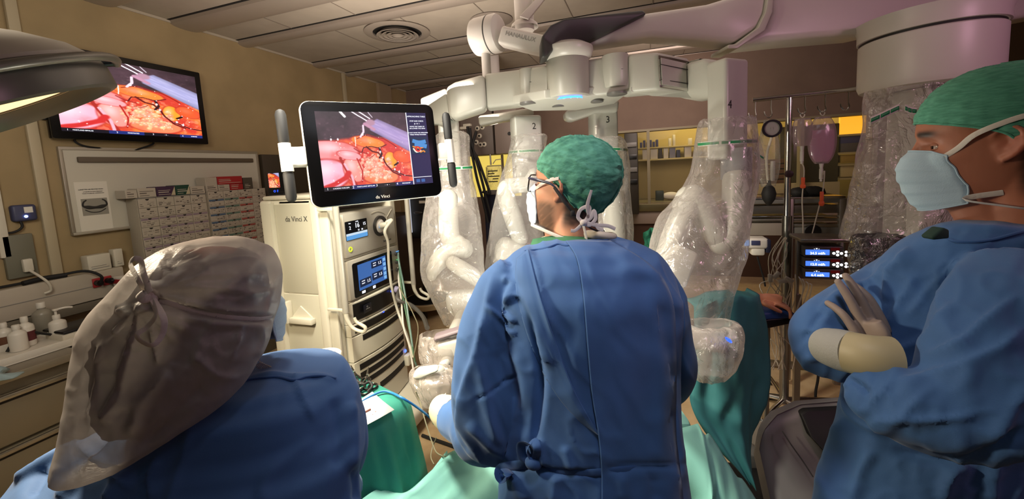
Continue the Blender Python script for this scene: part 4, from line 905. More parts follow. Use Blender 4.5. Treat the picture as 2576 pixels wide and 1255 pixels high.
# lower brackets behind
slab('rear_bracket', [(1202, 290), (1262, 282), (1340, 268), (1345, 290), (1262, 304), (1205, 316)], [2.7, 2.7, 2.55, 2.55, 2.7, 2.7], .14, M_rob, t, bev=.02)
slab('rear_bracket', [(1422, 278), (1500, 262), (1560, 250), (1556, 282), (1500, 284), (1440, 304), (1424, 298)], [2.45]*7, .14, M_rob, t, bev=.02)
def column(num, xl, xr, y0, y1, D, side=.0, numpx=None, numh=.034, depth=.12):
    c = at((xl+xr)/2, (y0+y1)/2, D=D); w_ = (xr-xl)*D/FPX; zt2_, zb2_ = at((xl+xr)/2, y0, D=D).z, at((xl+xr)/2, y1, D=D).z
    rot = Matrix((RH, FH, UP)).transposed() @ Matrix.Rotation(side, 3, 'Z')
    b = MB(); b.box(V(c.x, c.y, (zt2_+zb2_)/2)+FH*depth/2, (w_, depth, zt2_-zb2_), rot, bev=.018, seg=3); o = obj('arm_column', b, M_rob, t)
    n_ = rot @ V(0, -1, 0); q = V(c.x, c.y, (zt2_+zb2_)/2)+FH*depth/2+n_*(depth/2+.0008)
    s_ = at(*numpx, D=D); q = q + rot @ V(1, 0, 0)*((s_-q).dot(rot @ V(1, 0, 0))); q.z = s_.z
    letters('arm_number', [(num, q, rot @ V(1, 0, 0), UP, numh)], M_ink, o); return c
column('1', 1106, 1158, 300, 520, 2.55, .1, (1130, 332), .038)
column('2', 1290, 1363, 290, 470, 2.5, .25, (1343, 318), .038)
column('3', 1491, 1556, 262, 460, 2.5, .15, (1527, 302), .040)
column('4', 1803, 1888, 148, 400, 1.88, .42, (1826, 265), .038, depth=.11)
# small bits
b = MB(); c = at(1500, 338, D=2.45); b.cyl(c, c+V(0, 0, .04), .008); b.ball(c+V(.0, 0, .05), .010); obj('hook_peg', b, M_white, t)
# dark cover and the great overhead beam
slab('dark_cover', [(1362, 146), (1362, 92), (1385, 62), (1420, 46), (1618, 24), (1628, 34), (1600, 48), (1456, 116), (1400, 118), (1378, 140)], [2.0, 2.0, 2.0, 2.0, 2.1, 2.1, 2.1, 2.1, 2.05, 2.0], .14, M_robg, t, bev=.012)
zb_b = 2.30
def beam(nm, pts, D, th, m, bev=.03): return slab(nm, pts, D, th, m, t, bev=bev)
beam('overhead_beam_front', [(1452, 117), (1628, 30), (1780, 8), (1935, -40), (1930, 30), (1912, 68), (1848, 108), (1760, 98), (1640, 90)], [2.15, 2.12, 2.1, 2.1, 2.1, 2.1, 2.12, 2.15, 2.15], .16, M_robbeam)
beam('overhead_beam_lip', [(1938, -40), (1950, -40), (1944, 30), (1925, 76), (1856, 122), (1830, 122), (1832, 112), (1852, 110), (1908, 68), (1926, 30)], [2.08]*10, .18, mat('beam_lip', '#b9b8ab', .35), .006)
beam('overhead_beam_rear', [(1944, -60), (2700, -120), (2700, 20), (2560, 46), (2440, 42), (2330, 50), (2195, 80), (2000, 96), (1870, 110), (1930, 70), (1945, 30)], [2.12, 2.1, 2.1, 2.1, 2.1, 2.1, 2.12, 2.14, 2.14, 2.12, 2.12], .22, M_robbeam)
# column drum
dc = at(2330, 140, D=2.02); r_ = .133*2.0
ztd, zbd = at(2330, 62, D=1.8).z, at(2330, 205, D=1.8).z
b = MB(); b.lathe([(0, 0), (r_-.03, 0), (r_-.01, .01), (r_, .035), (r_, ztd-zbd-.006), (r_-.006, ztd-zbd)], (dc.x, dc.y, zbd), n=64); obj('column_drum', b, M_robbeam, t)
b = MB(); b.lathe([(r_-.012, 0), (r_-.008, .012)], (dc.x, dc.y, ztd), n=64); obj('drum_gap', b, M_seam, t)
b = MB(); b.lathe([(r_-.002, .011), (r_+.006, .013), (r_+.006, .06), (r_+.02, .10)], (dc.x, dc.y, ztd), n=64); obj('drum_socket', b, M_robbeam, t)
b = MB(); b.box(V(dc.x+.02, dc.y-.02, (zbd+.95)/2), (.26, .22, zbd-.95), Matrix((RH, FH, UP)).transposed(), bev=.02, seg=3); cb = obj('draped_column', b, M_rob, t)
q = V(dc.x+.02, dc.y-.02, 0)-FH*.1108
letters('column_marks', [('( )', V(q.x, q.y, 1.90)-RH*.09, RH, UP, .045), ('E', V(q.x, q.y, 1.885)-RH*.01, RH, UP, .03)], mat('faint_mark', '#8a867e', .5), cb)
# film sleeves: each with its green tape band
def band(par_rows, y0s, D, name, par, segs):
    pass
def tape(pts, D, par, w_=.018, rad=None, off=.012, green=True):
    """tape strip wrapping in front of the film: list of (x,y) with arc bulge"""
    P, _ = crspline([Vector((x, y, 0)) for x, y in pts], [0]*len(pts), 8); n = len(P)
    b = MB(); R = []
    for i, q in enumerate(P):
        c = at(q.x, q.y, D=D-off-.0*math.sin(PI*i/(n-1))); R.append([c-UP*w_/2, c+UP*w_/2])
    b.grid(R); o = obj('white_edging', b, M_wband, par, fix=False)
    o.modifiers.new('s', 'SOLIDIFY').thickness = .001
    b = MB(); R = [[c[0]*.78+c[1]*.22-FH*.002, c[0]*.22+c[1]*.78-FH*.002] for c in R]
    m3 = max(3, n//3)
    for s0 in range(0, n-1, m3):
        seg = R[s0:min(n, s0+m3)]
        if len(seg) > 1: b = MB(); b.grid(seg); o = obj('green_tape', b, M_gband, par, fix=False); o.modifiers.new('s', 'SOLIDIFY').thickness = .001
def wraptape(y, xl, xr, D, ratio, par, w_=.02, arc=(1.02, 1.98), tilt=0):
    """tape that follows the round sleeve on the camera side"""
    c = at((xl+xr)/2, y, D=D); hw = (xr-xl)/2*D/FPX*1.05; R = []
    for i in range(37):
        a = PI*(arc[0]+(arc[1]-arc[0])*i/36); p = c+RH*(hw*math.cos(a))+FH*(hw*ratio*math.sin(a))+UP*(tilt*math.cos(a)); R.append([p-UP*w_/2, p+UP*w_/2])
    b = MB(); b.grid(R); o = obj('white_edging', b, M_wband, par, fix=False)
    R2 = [[q[0]*.8+q[1]*.2+(q[0]-c).normalized()*.0015, q[0]*.2+q[1]*.8+(q[0]-c).normalized()*.0015] for q in R]
    for s0, s1 in ((0, 11), (12, 25), (26, 36)):
        b = MB(); b.grid(R2[s0:s1+1]); obj('green_tape', b, M_gband, par, fix=False)
def drape(rows, label, seed, taperow=None, ratio=.8, amp=.05, m=None, tilt=0, **kw):
    r = rows[0]; c = at((rows[-1][1]+rows[-1][2])/2, rows[-1][0], D=rows[-1][3])
    t_ = thing('arm_drape', tuple(c), label, 'drape', 'clear film drapes on the robot arms'); obj('film_sleeve', bag(rows, ratio, seed=seed, amp=amp, **kw), m or F_arm, t_, ang=60, fix=False)
    if taperow: wraptape(*taperow, ratio, t_, tilt=tilt)
    return t_
def cut_tube(nm, pts, r, D, par, m=M_rob, sm=6, n=22):
    b = MB(); Ds = D if hasattr(D, '__len__') else [D]*len(pts)
    b.tube([at(x, y, D=d) for (x, y), d in zip(pts, Ds)], [q*d/FPX for q, d in zip(r, Ds)], sm=sm, n=n)
    for k_ in (0, -1): b.ball(at(*pts[k_], D=Ds[k_]), r[k_]*Ds[k_]/FPX*.995, n=22, m=14)
    return obj(nm, b, m, par)
# arm 4
a4 = rob
b = MB(); c0, c1 = at(1852, 372, D=1.93), at(1852, 452, D=1.93); b.cyl(V(c0.x, c0.y, c1.z), c0, .068, n=32, bev=.004); obj('grey_collar', b, mat('collar_grey', '#8d8f92', .4), a4)
cut_tube('upper_arm', [(1853, 445), (1853, 500), (1850, 560), (1838, 596), (1812, 612)], [33, 34, 35, 34, 28], 1.93, a4)
cut_tube('forearm', [(1812, 606), (1796, 585), (1776, 545), (1757, 510), (1738, 500), (1722, 515)], [26, 30, 33, 35, 36, 30], [1.93, 1.93, 1.93, 1.92, 1.92, 1.92], a4)
cut_tube('lower_arm', [(1738, 505), (1716, 545), (1695, 590), (1676, 640), (1655, 690)], [28, 29, 28, 26, 24], 1.91, a4)
slab('instrument_carriage', [(1672, 650), (1712, 615), (1760, 640), (1730, 720), (1700, 750), (1672, 730)], 1.82, .08, M_rob, a4, bev=.015)
d4 = drape([(298, 1764, 1894, 1.88), (318, 1757, 1896, 1.88), (372, 1752, 1900, 1.9), (430, 1742, 1903, 1.9), (475, 1716, 1896, 1.9), (510, 1690, 1888, 1.88), (545, 1660, 1882, 1.87), (600, 1644, 1876, 1.85), (660, 1630, 1862, 1.83), (730, 1622, 1842, 1.8), (800, 1650, 1828, 1.78)], 'clear film drape with green tape hanging over arm 4', 4, (360, 1757, 1893, 1.9), ratio=.75, amp=.055, m=F_arm4)
b = MB(); P = [[at(1895, 330, D=1.9), at(1900, 372, D=1.95), at(1905, 420, D=1.97), at(1890, 480, D=1.95)], [at(1908, 335, D=1.96), at(1922, 384, D=1.99), at(1922, 425, D=2.0), at(1895, 500, D=1.96)]]
b.grid(P); o = obj('film_flap', b, F_armc, d4, fix=False)
tape([(1896, 384), (1908, 390), (1921, 398)], 1.9, d4, .016)
# arm 3
a3 = rob
cut_tube('upper_arm', [(1530, 450), (1540, 520), (1545, 600), (1540, 660)], [24, 26, 26, 24], 2.56, a3)
drape([(345, 1484, 1560, 2.5), (358, 1484, 1572, 2.5), (400, 1484, 1580, 2.5), (480, 1480, 1585, 2.5), (560, 1475, 1590, 2.5), (640, 1470, 1590, 2.5), (700, 1470, 1588, 2.5)], 'clear film drape with green tape over arm 3 behind the surgeon', 13, (376, 1485, 1574, 2.5), amp=.06, tilt=-.012)
# arm 2
a2 = rob
cut_tube('upper_arm', [(1345, 440), (1330, 462), (1300, 466), (1274, 474), (1276, 505), (1290, 545), (1308, 600)], [18, 20, 20, 22, 23, 23, 20], 2.42, a2)
slab('instrument_carriage', [(1246, 616), (1266, 600), (1330, 620), (1352, 650), (1340, 700), (1255, 705), (1240, 660)], 2.36, .12, M_rob, a2, bev=.03)
slab('lower_carriage', [(1240, 660), (1300, 650), (1300, 720), (1246, 720)], 2.33, .1, M_rob, a2, bev=.02)
drape([(338, 1296, 1366, 2.5), (345, 1288, 1376, 2.5), (362, 1284, 1374, 2.5), (400, 1275, 1372, 2.48), (450, 1258, 1365, 2.45), (520, 1240, 1362, 2.42), (590, 1228, 1365, 2.40), (650, 1222, 1372, 2.38), (720, 1220, 1380, 2.35)], 'clear film drape with green tape over arm 2', 22, (381, 1283, 1372, 2.5), amp=.05)
# arm 1
a1 = rob
cut_tube('upper_arm', [(1128, 500), (1128, 560), (1134, 600), (1152, 618), (1168, 628)], [24, 25, 25, 26, 22], 2.3, a1)
cut_tube('forearm', [(1166, 622), (1135, 632), (1106, 655), (1090, 680), (1086, 695)], [22, 24, 24, 18, 12], [2.28, 2.27, 2.25, 2.22, 2.21], a1)
cut_tube('lower_arm', [(1140, 662), (1165, 678), (1200, 700), (1225, 716)], [18, 20, 20, 18], 2.20, a1)
slab('instrument_carriage', [(1118, 752), (1126, 740), (1205, 740), (1205, 768), (1200, 800), (1138, 800), (1124, 780)], 2.06, .10, M_rob, a1, bev=.02)
drape([(332, 1108, 1166, 2.55), (345, 1092, 1180, 2.55), (380, 1085, 1182, 2.52), (430, 1080, 1186, 2.48), (500, 1070, 1198, 2.4), (560, 1062, 1208, 2.32), (620, 1058, 1214, 2.25), (680, 1060, 1218, 2.18), (730, 1080, 1220, 2.12), (780, 1102, 1215, 2.08), (812, 1118, 1205, 2.05)], 'clear film drape with green tape over arm 1 beside the monitor', 31, (424, 1078, 1186, 2.48), amp=.06)
# instrument pouches near the table
F_pouch = film('pouch_film', '#d9d0c6', .42, .74, .36, 8, .8, .10, .03)
def pouch(rows, label, bar, seed, ratio=.55):
    c = at((rows[-1][1]+rows[-1][2])/2, rows[-1][0], D=rows[-1][3]); t_ = thing('instrument_pouch', tuple(c), label, 'pouch', 'film pouches over the instrument carriages')
    obj('film', bag(rows, ratio, seed=seed, amp=.09, fold=9), F_pouch, t_, ang=60, fix=False)
    for pts, D, m, th in bar: slab('carriage', pts, D, th, m, t_, bev=.012)
    return t_
pouch([(838, 1062, 1158, 1.85), (845, 1056, 1168, 1.85), (880, 1055, 1172, 1.83), (910, 1060, 1170, 1.82), (925, 1070, 1160, 1.82)], 'film pouch with grey bars above the lower pouch, left of the surgeon', [([(1088, 850), (1160, 828), (1162, 840), (1092, 864)], 1.78, mat('carriage_mauve', '#7b6d70', .5), .06), ([(1098, 868), (1168, 852), (1168, 900), (1102, 900)], 1.78, M_rob, .06)], 3)
pouch([(926, 1042, 1130, 1.7), (934, 1030, 1140, 1.7), (960, 1032, 1148, 1.68), (990, 1044, 1140, 1.67), (1018, 1058, 1120, 1.66)], 'lower film pouch with a bright white bar beside the green table', [([(1036, 946), (1048, 934), (1096, 928), (1104, 936), (1060, 956), (1040, 958)], 1.64, M_white, .05)], 5)
pouch([(812, 1712, 1842, 1.62), (822, 1712, 1862, 1.6), (860, 1715, 1868, 1.58), (900, 1728, 1862, 1.57), (935, 1742, 1846, 1.56), (955, 1752, 1820, 1.56)], 'large crumpled film pouch with a blue light right of the surgeon', [([(1700, 828), (1760, 835), (1828, 862), (1836, 880), (1826, 892), (1740, 880), (1700, 868)], 1.56, M_rob, .08), ([(1826, 850), (1836, 852), (1842, 862), (1832, 860)], 1.50, E_blue, .006)], 8)
# robot base at the lower right
bc = thing('robot_cart_base', (.72, 1.55, 0), 'grey rounded base of the robot cart with a black recess on the floor', 'cart')
def patch(rows, sub=4):
    b = MB(); b.grid(rows); return b
slab('shell', [(1925, 1090), (1960, 1050), (2020, 1024), (2130, 1015), (2250, 1010), (2250, 1600), (1985, 1600), (1955, 1330), (1915, 1150)], [1.75, 1.78, 1.8, 1.8, 1.8, 1.5, 1.5, 1.6, 1.75], .07, mat('base_grey', '#7a7976', .45), bc, bev=.05)
slab('recess', [(2015, 1042), (2030, 1034), (2130, 1028), (2190, 1030), (2190, 1200), (2115, 1180), (2040, 1100)], [1.785, 1.785, 1.785, 1.785, 1.6, 1.64, 1.74], .03, M_slot, bc, bev=.006)
b = MB(); P = [at(x, y, D=d) for x, y, d in ((1968, 1084, 1.738), (1990, 1118, 1.70), (2020, 1160, 1.66), (2046, 1200, 1.62))]; b.tube(P, .0025, n=6, sm=3); obj('panel_seam', b, M_seam, bc)
slab('rear_foot', [(1870, 1140), (1925, 1150), (1925, 1190), (1905, 1182), (1860, 1180)], 1.95, .2, M_robd, bc, bev=.01)
b = MB(); b.bx((.30, 1.75, .0), (.66, 2.1, .10), bev=.03); obj('black_foot', b, M_slot, bc)

# ================================================================== surgical lamp arm on the ceiling
c = at(1228, 90, D=2.35)
t = thing('ceiling_lamp_arm', tuple(at(1320, 30, D=2.5)), 'white jointed ceiling arm of a surgical lamp with dark lettering', 'lamp arm')
ax = (RH*.9-FH*.45).normalized(); c0 = at(1215, 92, D=2.45)
b = MB(); b.lathe([(0, 0), (.09, 0), (.107, .012), (.112, .03), (.112, .16), (.106, .175), (.09, .18), (0, .18)], c0-ax*.06, ax, 40); j = obj('joint_drum', b, M_robbeam, t)
b = MB(); b.lathe([(.1125, .118), (.1135, .12), (.1135, .124), (.1125, .126)], c0-ax*.06, ax, 40); obj('joint_line', b, M_seam, j)
e0, e1 = at(1262, 92, D=2.36), at(1400, 125, D=2.28)
d_ = (e1-e0).normalized(); up_ = (UP-d_*d_.z).normalized(); sd = d_.cross(up_)
b = MB(); b.box((e0+e1)/2, ((e1-e0).length, .11, .105), Matrix((d_, sd, up_)).transposed(), bev=.02, seg=3); j = obj('arm_tube', b, M_robbeam, t)
fs = -sd if sd.dot(FH) > 0 else sd
letters('maker_lettering', [('HANAULUX', (e0+e1)/2-d_*.04+up_*.012+fs*.0565, d_, up_, .024)], M_grey, j)
b = MB(); q = at(1222, 140, D=2.45); b.cyl(V(q.x, q.y, q.z-.16), V(q.x, q.y, q.z+.02), .028, n=20); obj('drop_tube', b, M_robbeam, t)
q = at(1318, 30, D=2.6); b = MB(); b.cyl(V(q.x, q.y, q.z-.12), V(q.x, q.y, HC-.001), .062, n=28); b.lathe([(.09, 0), (.085, .02), (.062, .04)], (q.x, q.y, q.z-.10), n=28); obj('ceiling_tube', b, M_robbeam, t)
b = MB(); q2 = at(1236, 52, Z=HC-.01); b.lathe([(.19, HC-.002), (.20, HC-.008), (.17, HC-.02), (0, HC-.022)], (q2.x, q2.y, 0), n=48); solo('ceiling_flange', b, mat('flange_grey', '#8f857b', .4), 'round grey cover plate on the ceiling beside the lamp arm tube', 'ceiling plate')
slab('cable_strut', [(1307, 40), (1345, 0), (1362, -20), (1385, -20), (1330, 48)], 2.5, .03, M_robbeam, t, bev=.004)
q = at(1228, 200, D=2.8); 

# ================================================================== surgical lamp head upper left
M_lamp = mat('lamp_housing', '#a39c90', .35); M_lampd = mat('lamp_rim_dark', '#5a5753', .3, .3)
ln = (RH*.28+FH*.35-UP*.95).normalized()          # beam direction
lcen = at(-125, 262, D=.95)
lu = (RH-ln*RH.dot(ln)).normalized(); lv = ln.cross(lu)
t = thing('surgical_lamp', tuple(lcen), 'surgical lamp head with glowing warm lens at the upper left', 'surgical lamp')
rl = .285
b = MB(); b.lathe([(rl-.03, .02), (rl, .0), (rl+.004, -.03), (rl-.02, -.062), (rl-.08, -.105), (.13, -.145), (.06, -.17), (0, -.175)], lcen, ln, 64); obj('dome', b, M_lamp, t)
b = MB(); b.lathe([(rl+.004, -.022), (rl+.014, -.012), (rl+.018, .012), (rl+.012, .058), (rl-.006, .062), (rl-.026, .040), (rl-.03, .012)], lcen, ln, 64); obj('rim', b, M_lampd, t)
b = MB(); b.lathe([(0, .004), (.10, .006), (rl-.035, .016), (rl-.03, .010), (0, -.004)], lcen, ln, 64); obj('lens', b, mat('lamp_lens', '#ffe0b0', .3, emis='#ffce90', es=1.7), t)
b = MB(); b.tube([lcen+lu*(rl+.045)*math.cos(a)+lv*(rl+.045)*math.sin(a)+ln*.0 for a in np.linspace(-.9, .9, 15)], .011, n=12); h = obj('grip_ring', b, mat('grip_bronze', '#6d6961', .3, .3), t)
for a in (-.85, .0, .85):
    b = MB(); b.tube([lcen+lu*(rl)*math.cos(a)+lv*rl*math.sin(a)-ln*.01, lcen+lu*(rl+.045)*math.cos(a)+lv*(rl+.045)*math.sin(a)], .010, n=10); obj('grip_strut', b, M_black, h)
b = MB(); b.tube([lcen-ln*.10, lcen-ln*.16-lu*.05, lcen-ln*.20-lu*.2, lcen-ln*.22-lu*.4], [.07, .06, .05, .05], sm=4, n=20); obj('yoke', b, M_lamp, t)
cut_tube('carriage_link', [(1165, 790), (1150, 820), (1128, 860)], [16, 16, 14], [2.08, 1.98, 1.86], rob)
cut_tube('carriage_link', [(1140, 870), (1120, 915), (1095, 950)], [14, 14, 12], [1.84, 1.78, 1.70], rob)
# ================================================================== people
def fuse(b, voxel, smooth=6, name='fused'):
    """one continuous surface out of overlapping closed shapes"""
    me = bpy.data.meshes.new(name); bmesh.ops.recalc_face_normals(b.bm, faces=b.bm.faces[:]); b.bm.to_mesh(me); b.bm.free()
    o = bpy.data.objects.new(name, me); COL.objects.link(o)
    r = o.modifiers.new('r', 'REMESH'); r.mode = 'VOXEL'; r.voxel_size = voxel
    if smooth: q = o.modifiers.new('s', 'SMOOTH'); q.factor = .6; q.iterations = smooth
    dg = bpy.context.evaluated_depsgraph_get(); dg.update()
    out = bpy.data.meshes.new_from_object(o.evaluated_get(dg)); bpy.data.objects.remove(o); bpy.data.meshes.remove(me); return out
def mesh_np(me):
    co = np.empty(len(me.vertices)*3); me.vertices.foreach_get('co', co); co = co.reshape(-1, 3)
    no = np.empty(len(me.vertices)*3); me.vertex_normals.foreach_get('vector', no) if hasattr(me, 'vertex_normals') else me.vertices.foreach_get('normal', no)
    return co, no.reshape(-1, 3)
RXn, UXn, FXn, CAMn = map(np.array, (RX, UX, FX, CAM))
def topx(co):
    r = co-CAMn; d = r@FXn; return 1288+FPX*(r@RXn)/d, PY-FPX*(r@UXn)/d
def sculpt(me, strokes=(), fn=None, facing=True):
    """model folds: strokes (pts, width, height, kind) run over the near side of the cloth"""
    co, no = mesh_np(me); x, y = topx(co); view = CAMn-co; view /= np.linalg.norm(view, axis=1)[:, None]
    wgt = np.clip((no*view).sum(1)*2.5+.25, 0, 1) if facing else 1
    d = np.zeros(len(co))
    for pts, wd, h, *kd in strokes:
        kd = kd[0] if kd else 'g'
        P = np.array([(q.x, q.y) for q in crspline([Vector((a, b_, 0)) for a, b_ in pts], [0]*len(pts), 5)[0]])
        bd = np.full(len(co), 1e9); sg = np.zeros(len(co)); tt = np.zeros(len(co)); n = len(P)-1
        box = (x > P[:, 0].min()-4*wd) & (x < P[:, 0].max()+4*wd) & (y > P[:, 1].min()-4*wd) & (y < P[:, 1].max()+4*wd)
        xi, yi = x[box], y[box]; b0 = np.full(len(xi), 1e9); s0 = np.zeros(len(xi)); t0 = np.zeros(len(xi))
        for i in range(n):
            ax, ay = P[i]; dx, dy = P[i+1]-P[i]; L = math.hypot(dx, dy)+1e-9
            t = np.clip(((xi-ax)*dx+(yi-ay)*dy)/L**2, 0, 1); dd = np.hypot(xi-ax-t*dx, yi-ay-t*dy)
            m = dd < b0; b0[m] = dd[m]; s0[m] = (((xi-ax)*dy-(yi-ay)*dx)/L)[m]; t0[m] = ((i+t)/n)[m]
        taper = np.clip(np.minimum(t0, 1-t0)*5+.15, 0, 1)
        if kd == 'g': v = np.exp(-(b0/wd)**2)
        elif kd == 'r': v = np.exp(-np.where(s0 > 0, np.abs(b0)/(wd*1.8), np.abs(b0)/(wd*.55))**1.5)   # sharp on one side
        elif kd == 's': v = np.where(s0 > 0, np.exp(-(b0/(wd*3))**2), -.35*np.exp(-(b0/(wd*.8))**2))
        d[box] += h*v*taper
    if fn is not None: d += fn(x, y, co)
    co = co+no*(d*wgt)[:, None]; me.vertices.foreach_set('co', co.ravel()); me.update(); return me
from mathutils.bvhtree import BVHTree
def bvh_of(o): return BVHTree.FromPolygons([tuple(o.matrix_basis @ v.co) if False else tuple(ROOTM[o.name] @ v.co) for v in o.data.vertices], [tuple(p.vertices) for p in o.data.polygons])
def onsurf(bv, x, y, off=.003, fallback=1.0):
    d = (at(x, y, D=1)-CAM).normalized(); h = bv.ray_cast(CAM, d)
    return (h[0]-d*off) if h[0] is not None else at(x, y, D=fallback)
def overlay(nm, bv, L, Rr, off, m, par, fade='R', nx=26, sub=9, fallback=.95, hem=True):
    '''a second layer of cloth lying on the gown between two outlines given top to bottom'''
    Lp, _ = crspline([V(*q, 0) for q in L], [0]*len(L), sub); Rp, _ = crspline([V(*q, 0) for q in Rr], [0]*len(Rr), sub); n = len(Lp); G = []
    for j in range(n):
        row = []; b_ = Rp[min(len(Rp)-1, round(j*(len(Rp)-1)/(n-1)))]
        for i in range(nx+1):
            f = (i/nx)**1.5 if fade == 'R' else 1-(1-i/nx)**1.5
            k_ = 1-f if fade == 'R' else f
            row.append(onsurf(bv, Lp[j].x*(1-f)+b_.x*f, Lp[j].y*(1-f)+b_.y*f, off*min(1, k_*1.5)-.0015, fallback))
        G.append(row)
    b = MB(); b.grid(G); o = obj(nm, b, m, par, ang=80, fix=False); md = o.modifiers.new('s', 'SOLIDIFY'); md.thickness = .0015; md.offset = -1
    if hem: b = MB(); b.tube([r[0 if fade == 'R' else -1] for r in G], .0014, n=6, sm=1); obj('hem', b, m, o)
    return o
def pxrings(b, rows, thick, n=40, back=None, sub=4):
    """closed horizontal slices: rows (y, xl, xr, D[, thickness])"""
    P, S = crspline([Vector((r[1], r[2], r[0])) for r in rows], [r[3] for r in rows], sub)
    _, T = crspline([Vector((r[1], r[2], r[0])) for r in rows], [r[4] if len(r) > 4 else thick for r in rows], sub)
    R = []
    for q, d, th in zip(P, S, T):
        c = at((q.x+q.y)/2, q.z, D=d); hw = (q.y-q.x)/2*d/FPX
        R.append([c+RH*(hw*math.cos(2*PI*k/n))+FH*(th*math.sin(2*PI*k/n)) for k in range(n)])
    b.rings(R); return b
def pxtube(b, pts, sub=5, n=24, flat=1.0):
    """pts (x, y, D, r_px)"""
    b.tube([at(p[0], p[1], D=p[2]) for p in pts], [p[3]*p[2]/FPX for p in pts], sm=sub, n=n, flat=flat); return b
def cloth_mat(name, col, col2, rough=.75):
    return mat(name, col, rough, var=.05, vscale=5, col2=col2, bump=.35, bscale=900, bdist=.0006, spec=.35, sheen=.15)
M_gown = cloth_mat('blue_gown', '#3d6498', '#436ca1')
M_gownhem = cloth_mat('blue_hem', '#335a90', '#386098')
M_capg = mat('green_cap_cloth', '#41886e', .8, var=.12, vscale=34, col2='#62ab8f', bump=.7, bscale=70, bdist=.003, stretch=(1, 1.5, 1.8))
M_capw = mat('white_cap_cloth', '#a79d94', .8, var=.08, vscale=12, col2='#b4aaa0', bump=.5, bscale=45, bdist=.003)
M_tie = mat('white_tie', '#d6cdc2', .75, bump=.3, bscale=200)
M_mask = mat('blue_mask', '#a6bcca', .75, bump=.25, bscale=500)
M_glove = mat('latex_glove', '#d9d0ab', .45, sss=.2)
M_cuffw = mat('white_cuff', '#c6c2b0', .8, bump=.5, bscale=400)
M_scrub = mat('green_scrub', '#33704a', .8)
def foldfield(sx, sy, amp, seed, ang=0.0):
    ca, sa = math.cos(ang), math.sin(ang)
    def f(x, y, co):
        u = (x*ca+y*sa)*sx+200; v = (-x*sa+y*ca)*sy+200
        a = vnoise(u+.6*vnoise(u*.7, v*1.3, 1, seed+3), v, 1, seed); b_ = vnoise(u*2.3, v*1.7, 1, seed+1)
        return amp*((1-np.abs(2*a-1)**1.0)**2.2-.3)+amp*.35*(b_-.5)
    return f
def add(*fs): return lambda x, y, co: sum(f(x, y, co) for f in fs)

# ---- a head in its own frame: x forward, y left, z up (origin between the ears, at eye height)
HSEC = [(-.122, .056, -.030, .028), (-.112, .076, -.045, .042), (-.095, .083, -.052, .050), (-.075, .085, -.060, .057), (-.055, .086, -.070, .0615), (-.035, .085, -.080, .0655), (-.015, .085, -.090, .069), (.005, .084, -.100, .072),
        (.025, .0905, -.106, .0745), (.050, .089, -.109, .0765), (.075, .081, -.106, .073), (.100, .064, -.096, .063), (.118, .040, -.078, .047), (.128, .008, -.050, .026), (.131, -.010, -.030, .008)]
_hz = np.array([q[0] for q in HSEC])
def hsec(z): return [float(np.interp(z, _hz, [q[k] for q in HSEC])) for k in (1, 2, 3)]
HBV = None
def facex(y, z):
    """front surface of the head at side offset y and height z"""
    if HBV is not None:
        h = HBV.ray_cast(V(.3, y, z), V(-1, 0, 0))
        if h[0] is not None: return h[0].x
    return .02
def head_mesh(voxel=.003, jaw=1.0):
    b = MB(); R = []
    pts, _ = crspline([V(q[1], q[2], q[3]) for q in HSEC], [0]*len(HSEC), 3); zs, _ = crspline([V(0, 0, q[0]) for q in HSEC], [0]*len(HSEC), 3)
    for q, z in zip(pts, zs):
        ring = []
        for k in range(48):
            a = 2*PI*k/48; ca, sa = math.cos(a), math.sin(a); e = .87 if ca > 0 else 1.0
            ring.append(V(-.012+(q.x+.012)*abs(ca)**e if ca > 0 else -.012-(-.012-q.y)*abs(ca), q.z*math.copysign(abs(sa)**(.87 if ca > 0 else .95), sa)*(jaw if z.z < -.03 else 1), z.z))
        R.append(ring)
    b.rings(R)
    for s in (1, -1):
        q = lambda x, y, z: V(x-.004, s*(y-.004), z)
        b.tube([q(.004, .070, -.004), q(.008, .076, .014), q(-.004, .085, .026), q(-.020, .090, .020), q(-.025, .088, -.002), q(-.014, .081, -.022), q(-.002, .073, -.030)], [.0035, .0042, .0042, .0048, .0046, .0058, .0055], n=10, sm=4)
        b.ball(q(-.008, .073, -.002), (.016, .006, .023)); b.tube([q(-.012, .083, .012), q(-.016, .083, -.002), q(-.005, .078, -.015)], .003, n=8, sm=3); b.ball(q(.003, .072, -.006), (.005, .007, .007))
    b.tube([V(.078, 0, .016), V(.091, 0, -.008), V(.104, 0, -.032), V(.101, 0, -.042), V(.086, 0, -.047)], [.010, .0085, .0105, .0115, .010], n=16, sm=4)
    for s in (1, -1): b.ball((.089, s*.011, -.040), (.012, .0078, .0078))
    b.tube([V(.070, .024, -.068), V(.0885, 0, -.064), V(.070, -.024, -.068)], .0055, n=8, sm=4); b.tube([V(.069, .020, -.076), V(.087, 0, -.076), V(.069, -.020, -.076)], .0058, n=8, sm=4)
    b.tube([V(-.028, 0, -.02), V(-.040, 0, -.09), V(-.052, 0, -.16), V(-.056, 0, -.24)], [.060, .059, .062, .078], n=32, sm=4)
    b.tube([V(.020, 0, -.085), V(-.005, 0, -.13), V(-.030, 0, -.20)], [.040, .044, .050], n=24, sm=3)
    me = fuse(b, voxel, 7, 'head'); co, no = mesh_np(me); x, y, z = co.T; d = np.zeros(len(co)); fr = sst(.04, .07, x)
    for s in (1, -1):
        d -= fr*.0085*np.exp(-(((y-s*.031)/.016)**2+((z-.003)/.012)**2)); d += fr*.0030*np.exp(-(((y-s*.034)/.020)**2+((z-.024)/.007)**2))
        d += .0035*np.exp(-(((y-s*.050)/.016)**2+((z+.022)/.014)**2))*sst(.02, .05, x)
    co = co+no*d[:, None]; me.vertices.foreach_set('co', co.ravel()); me.update(); return me
HEADS = {}
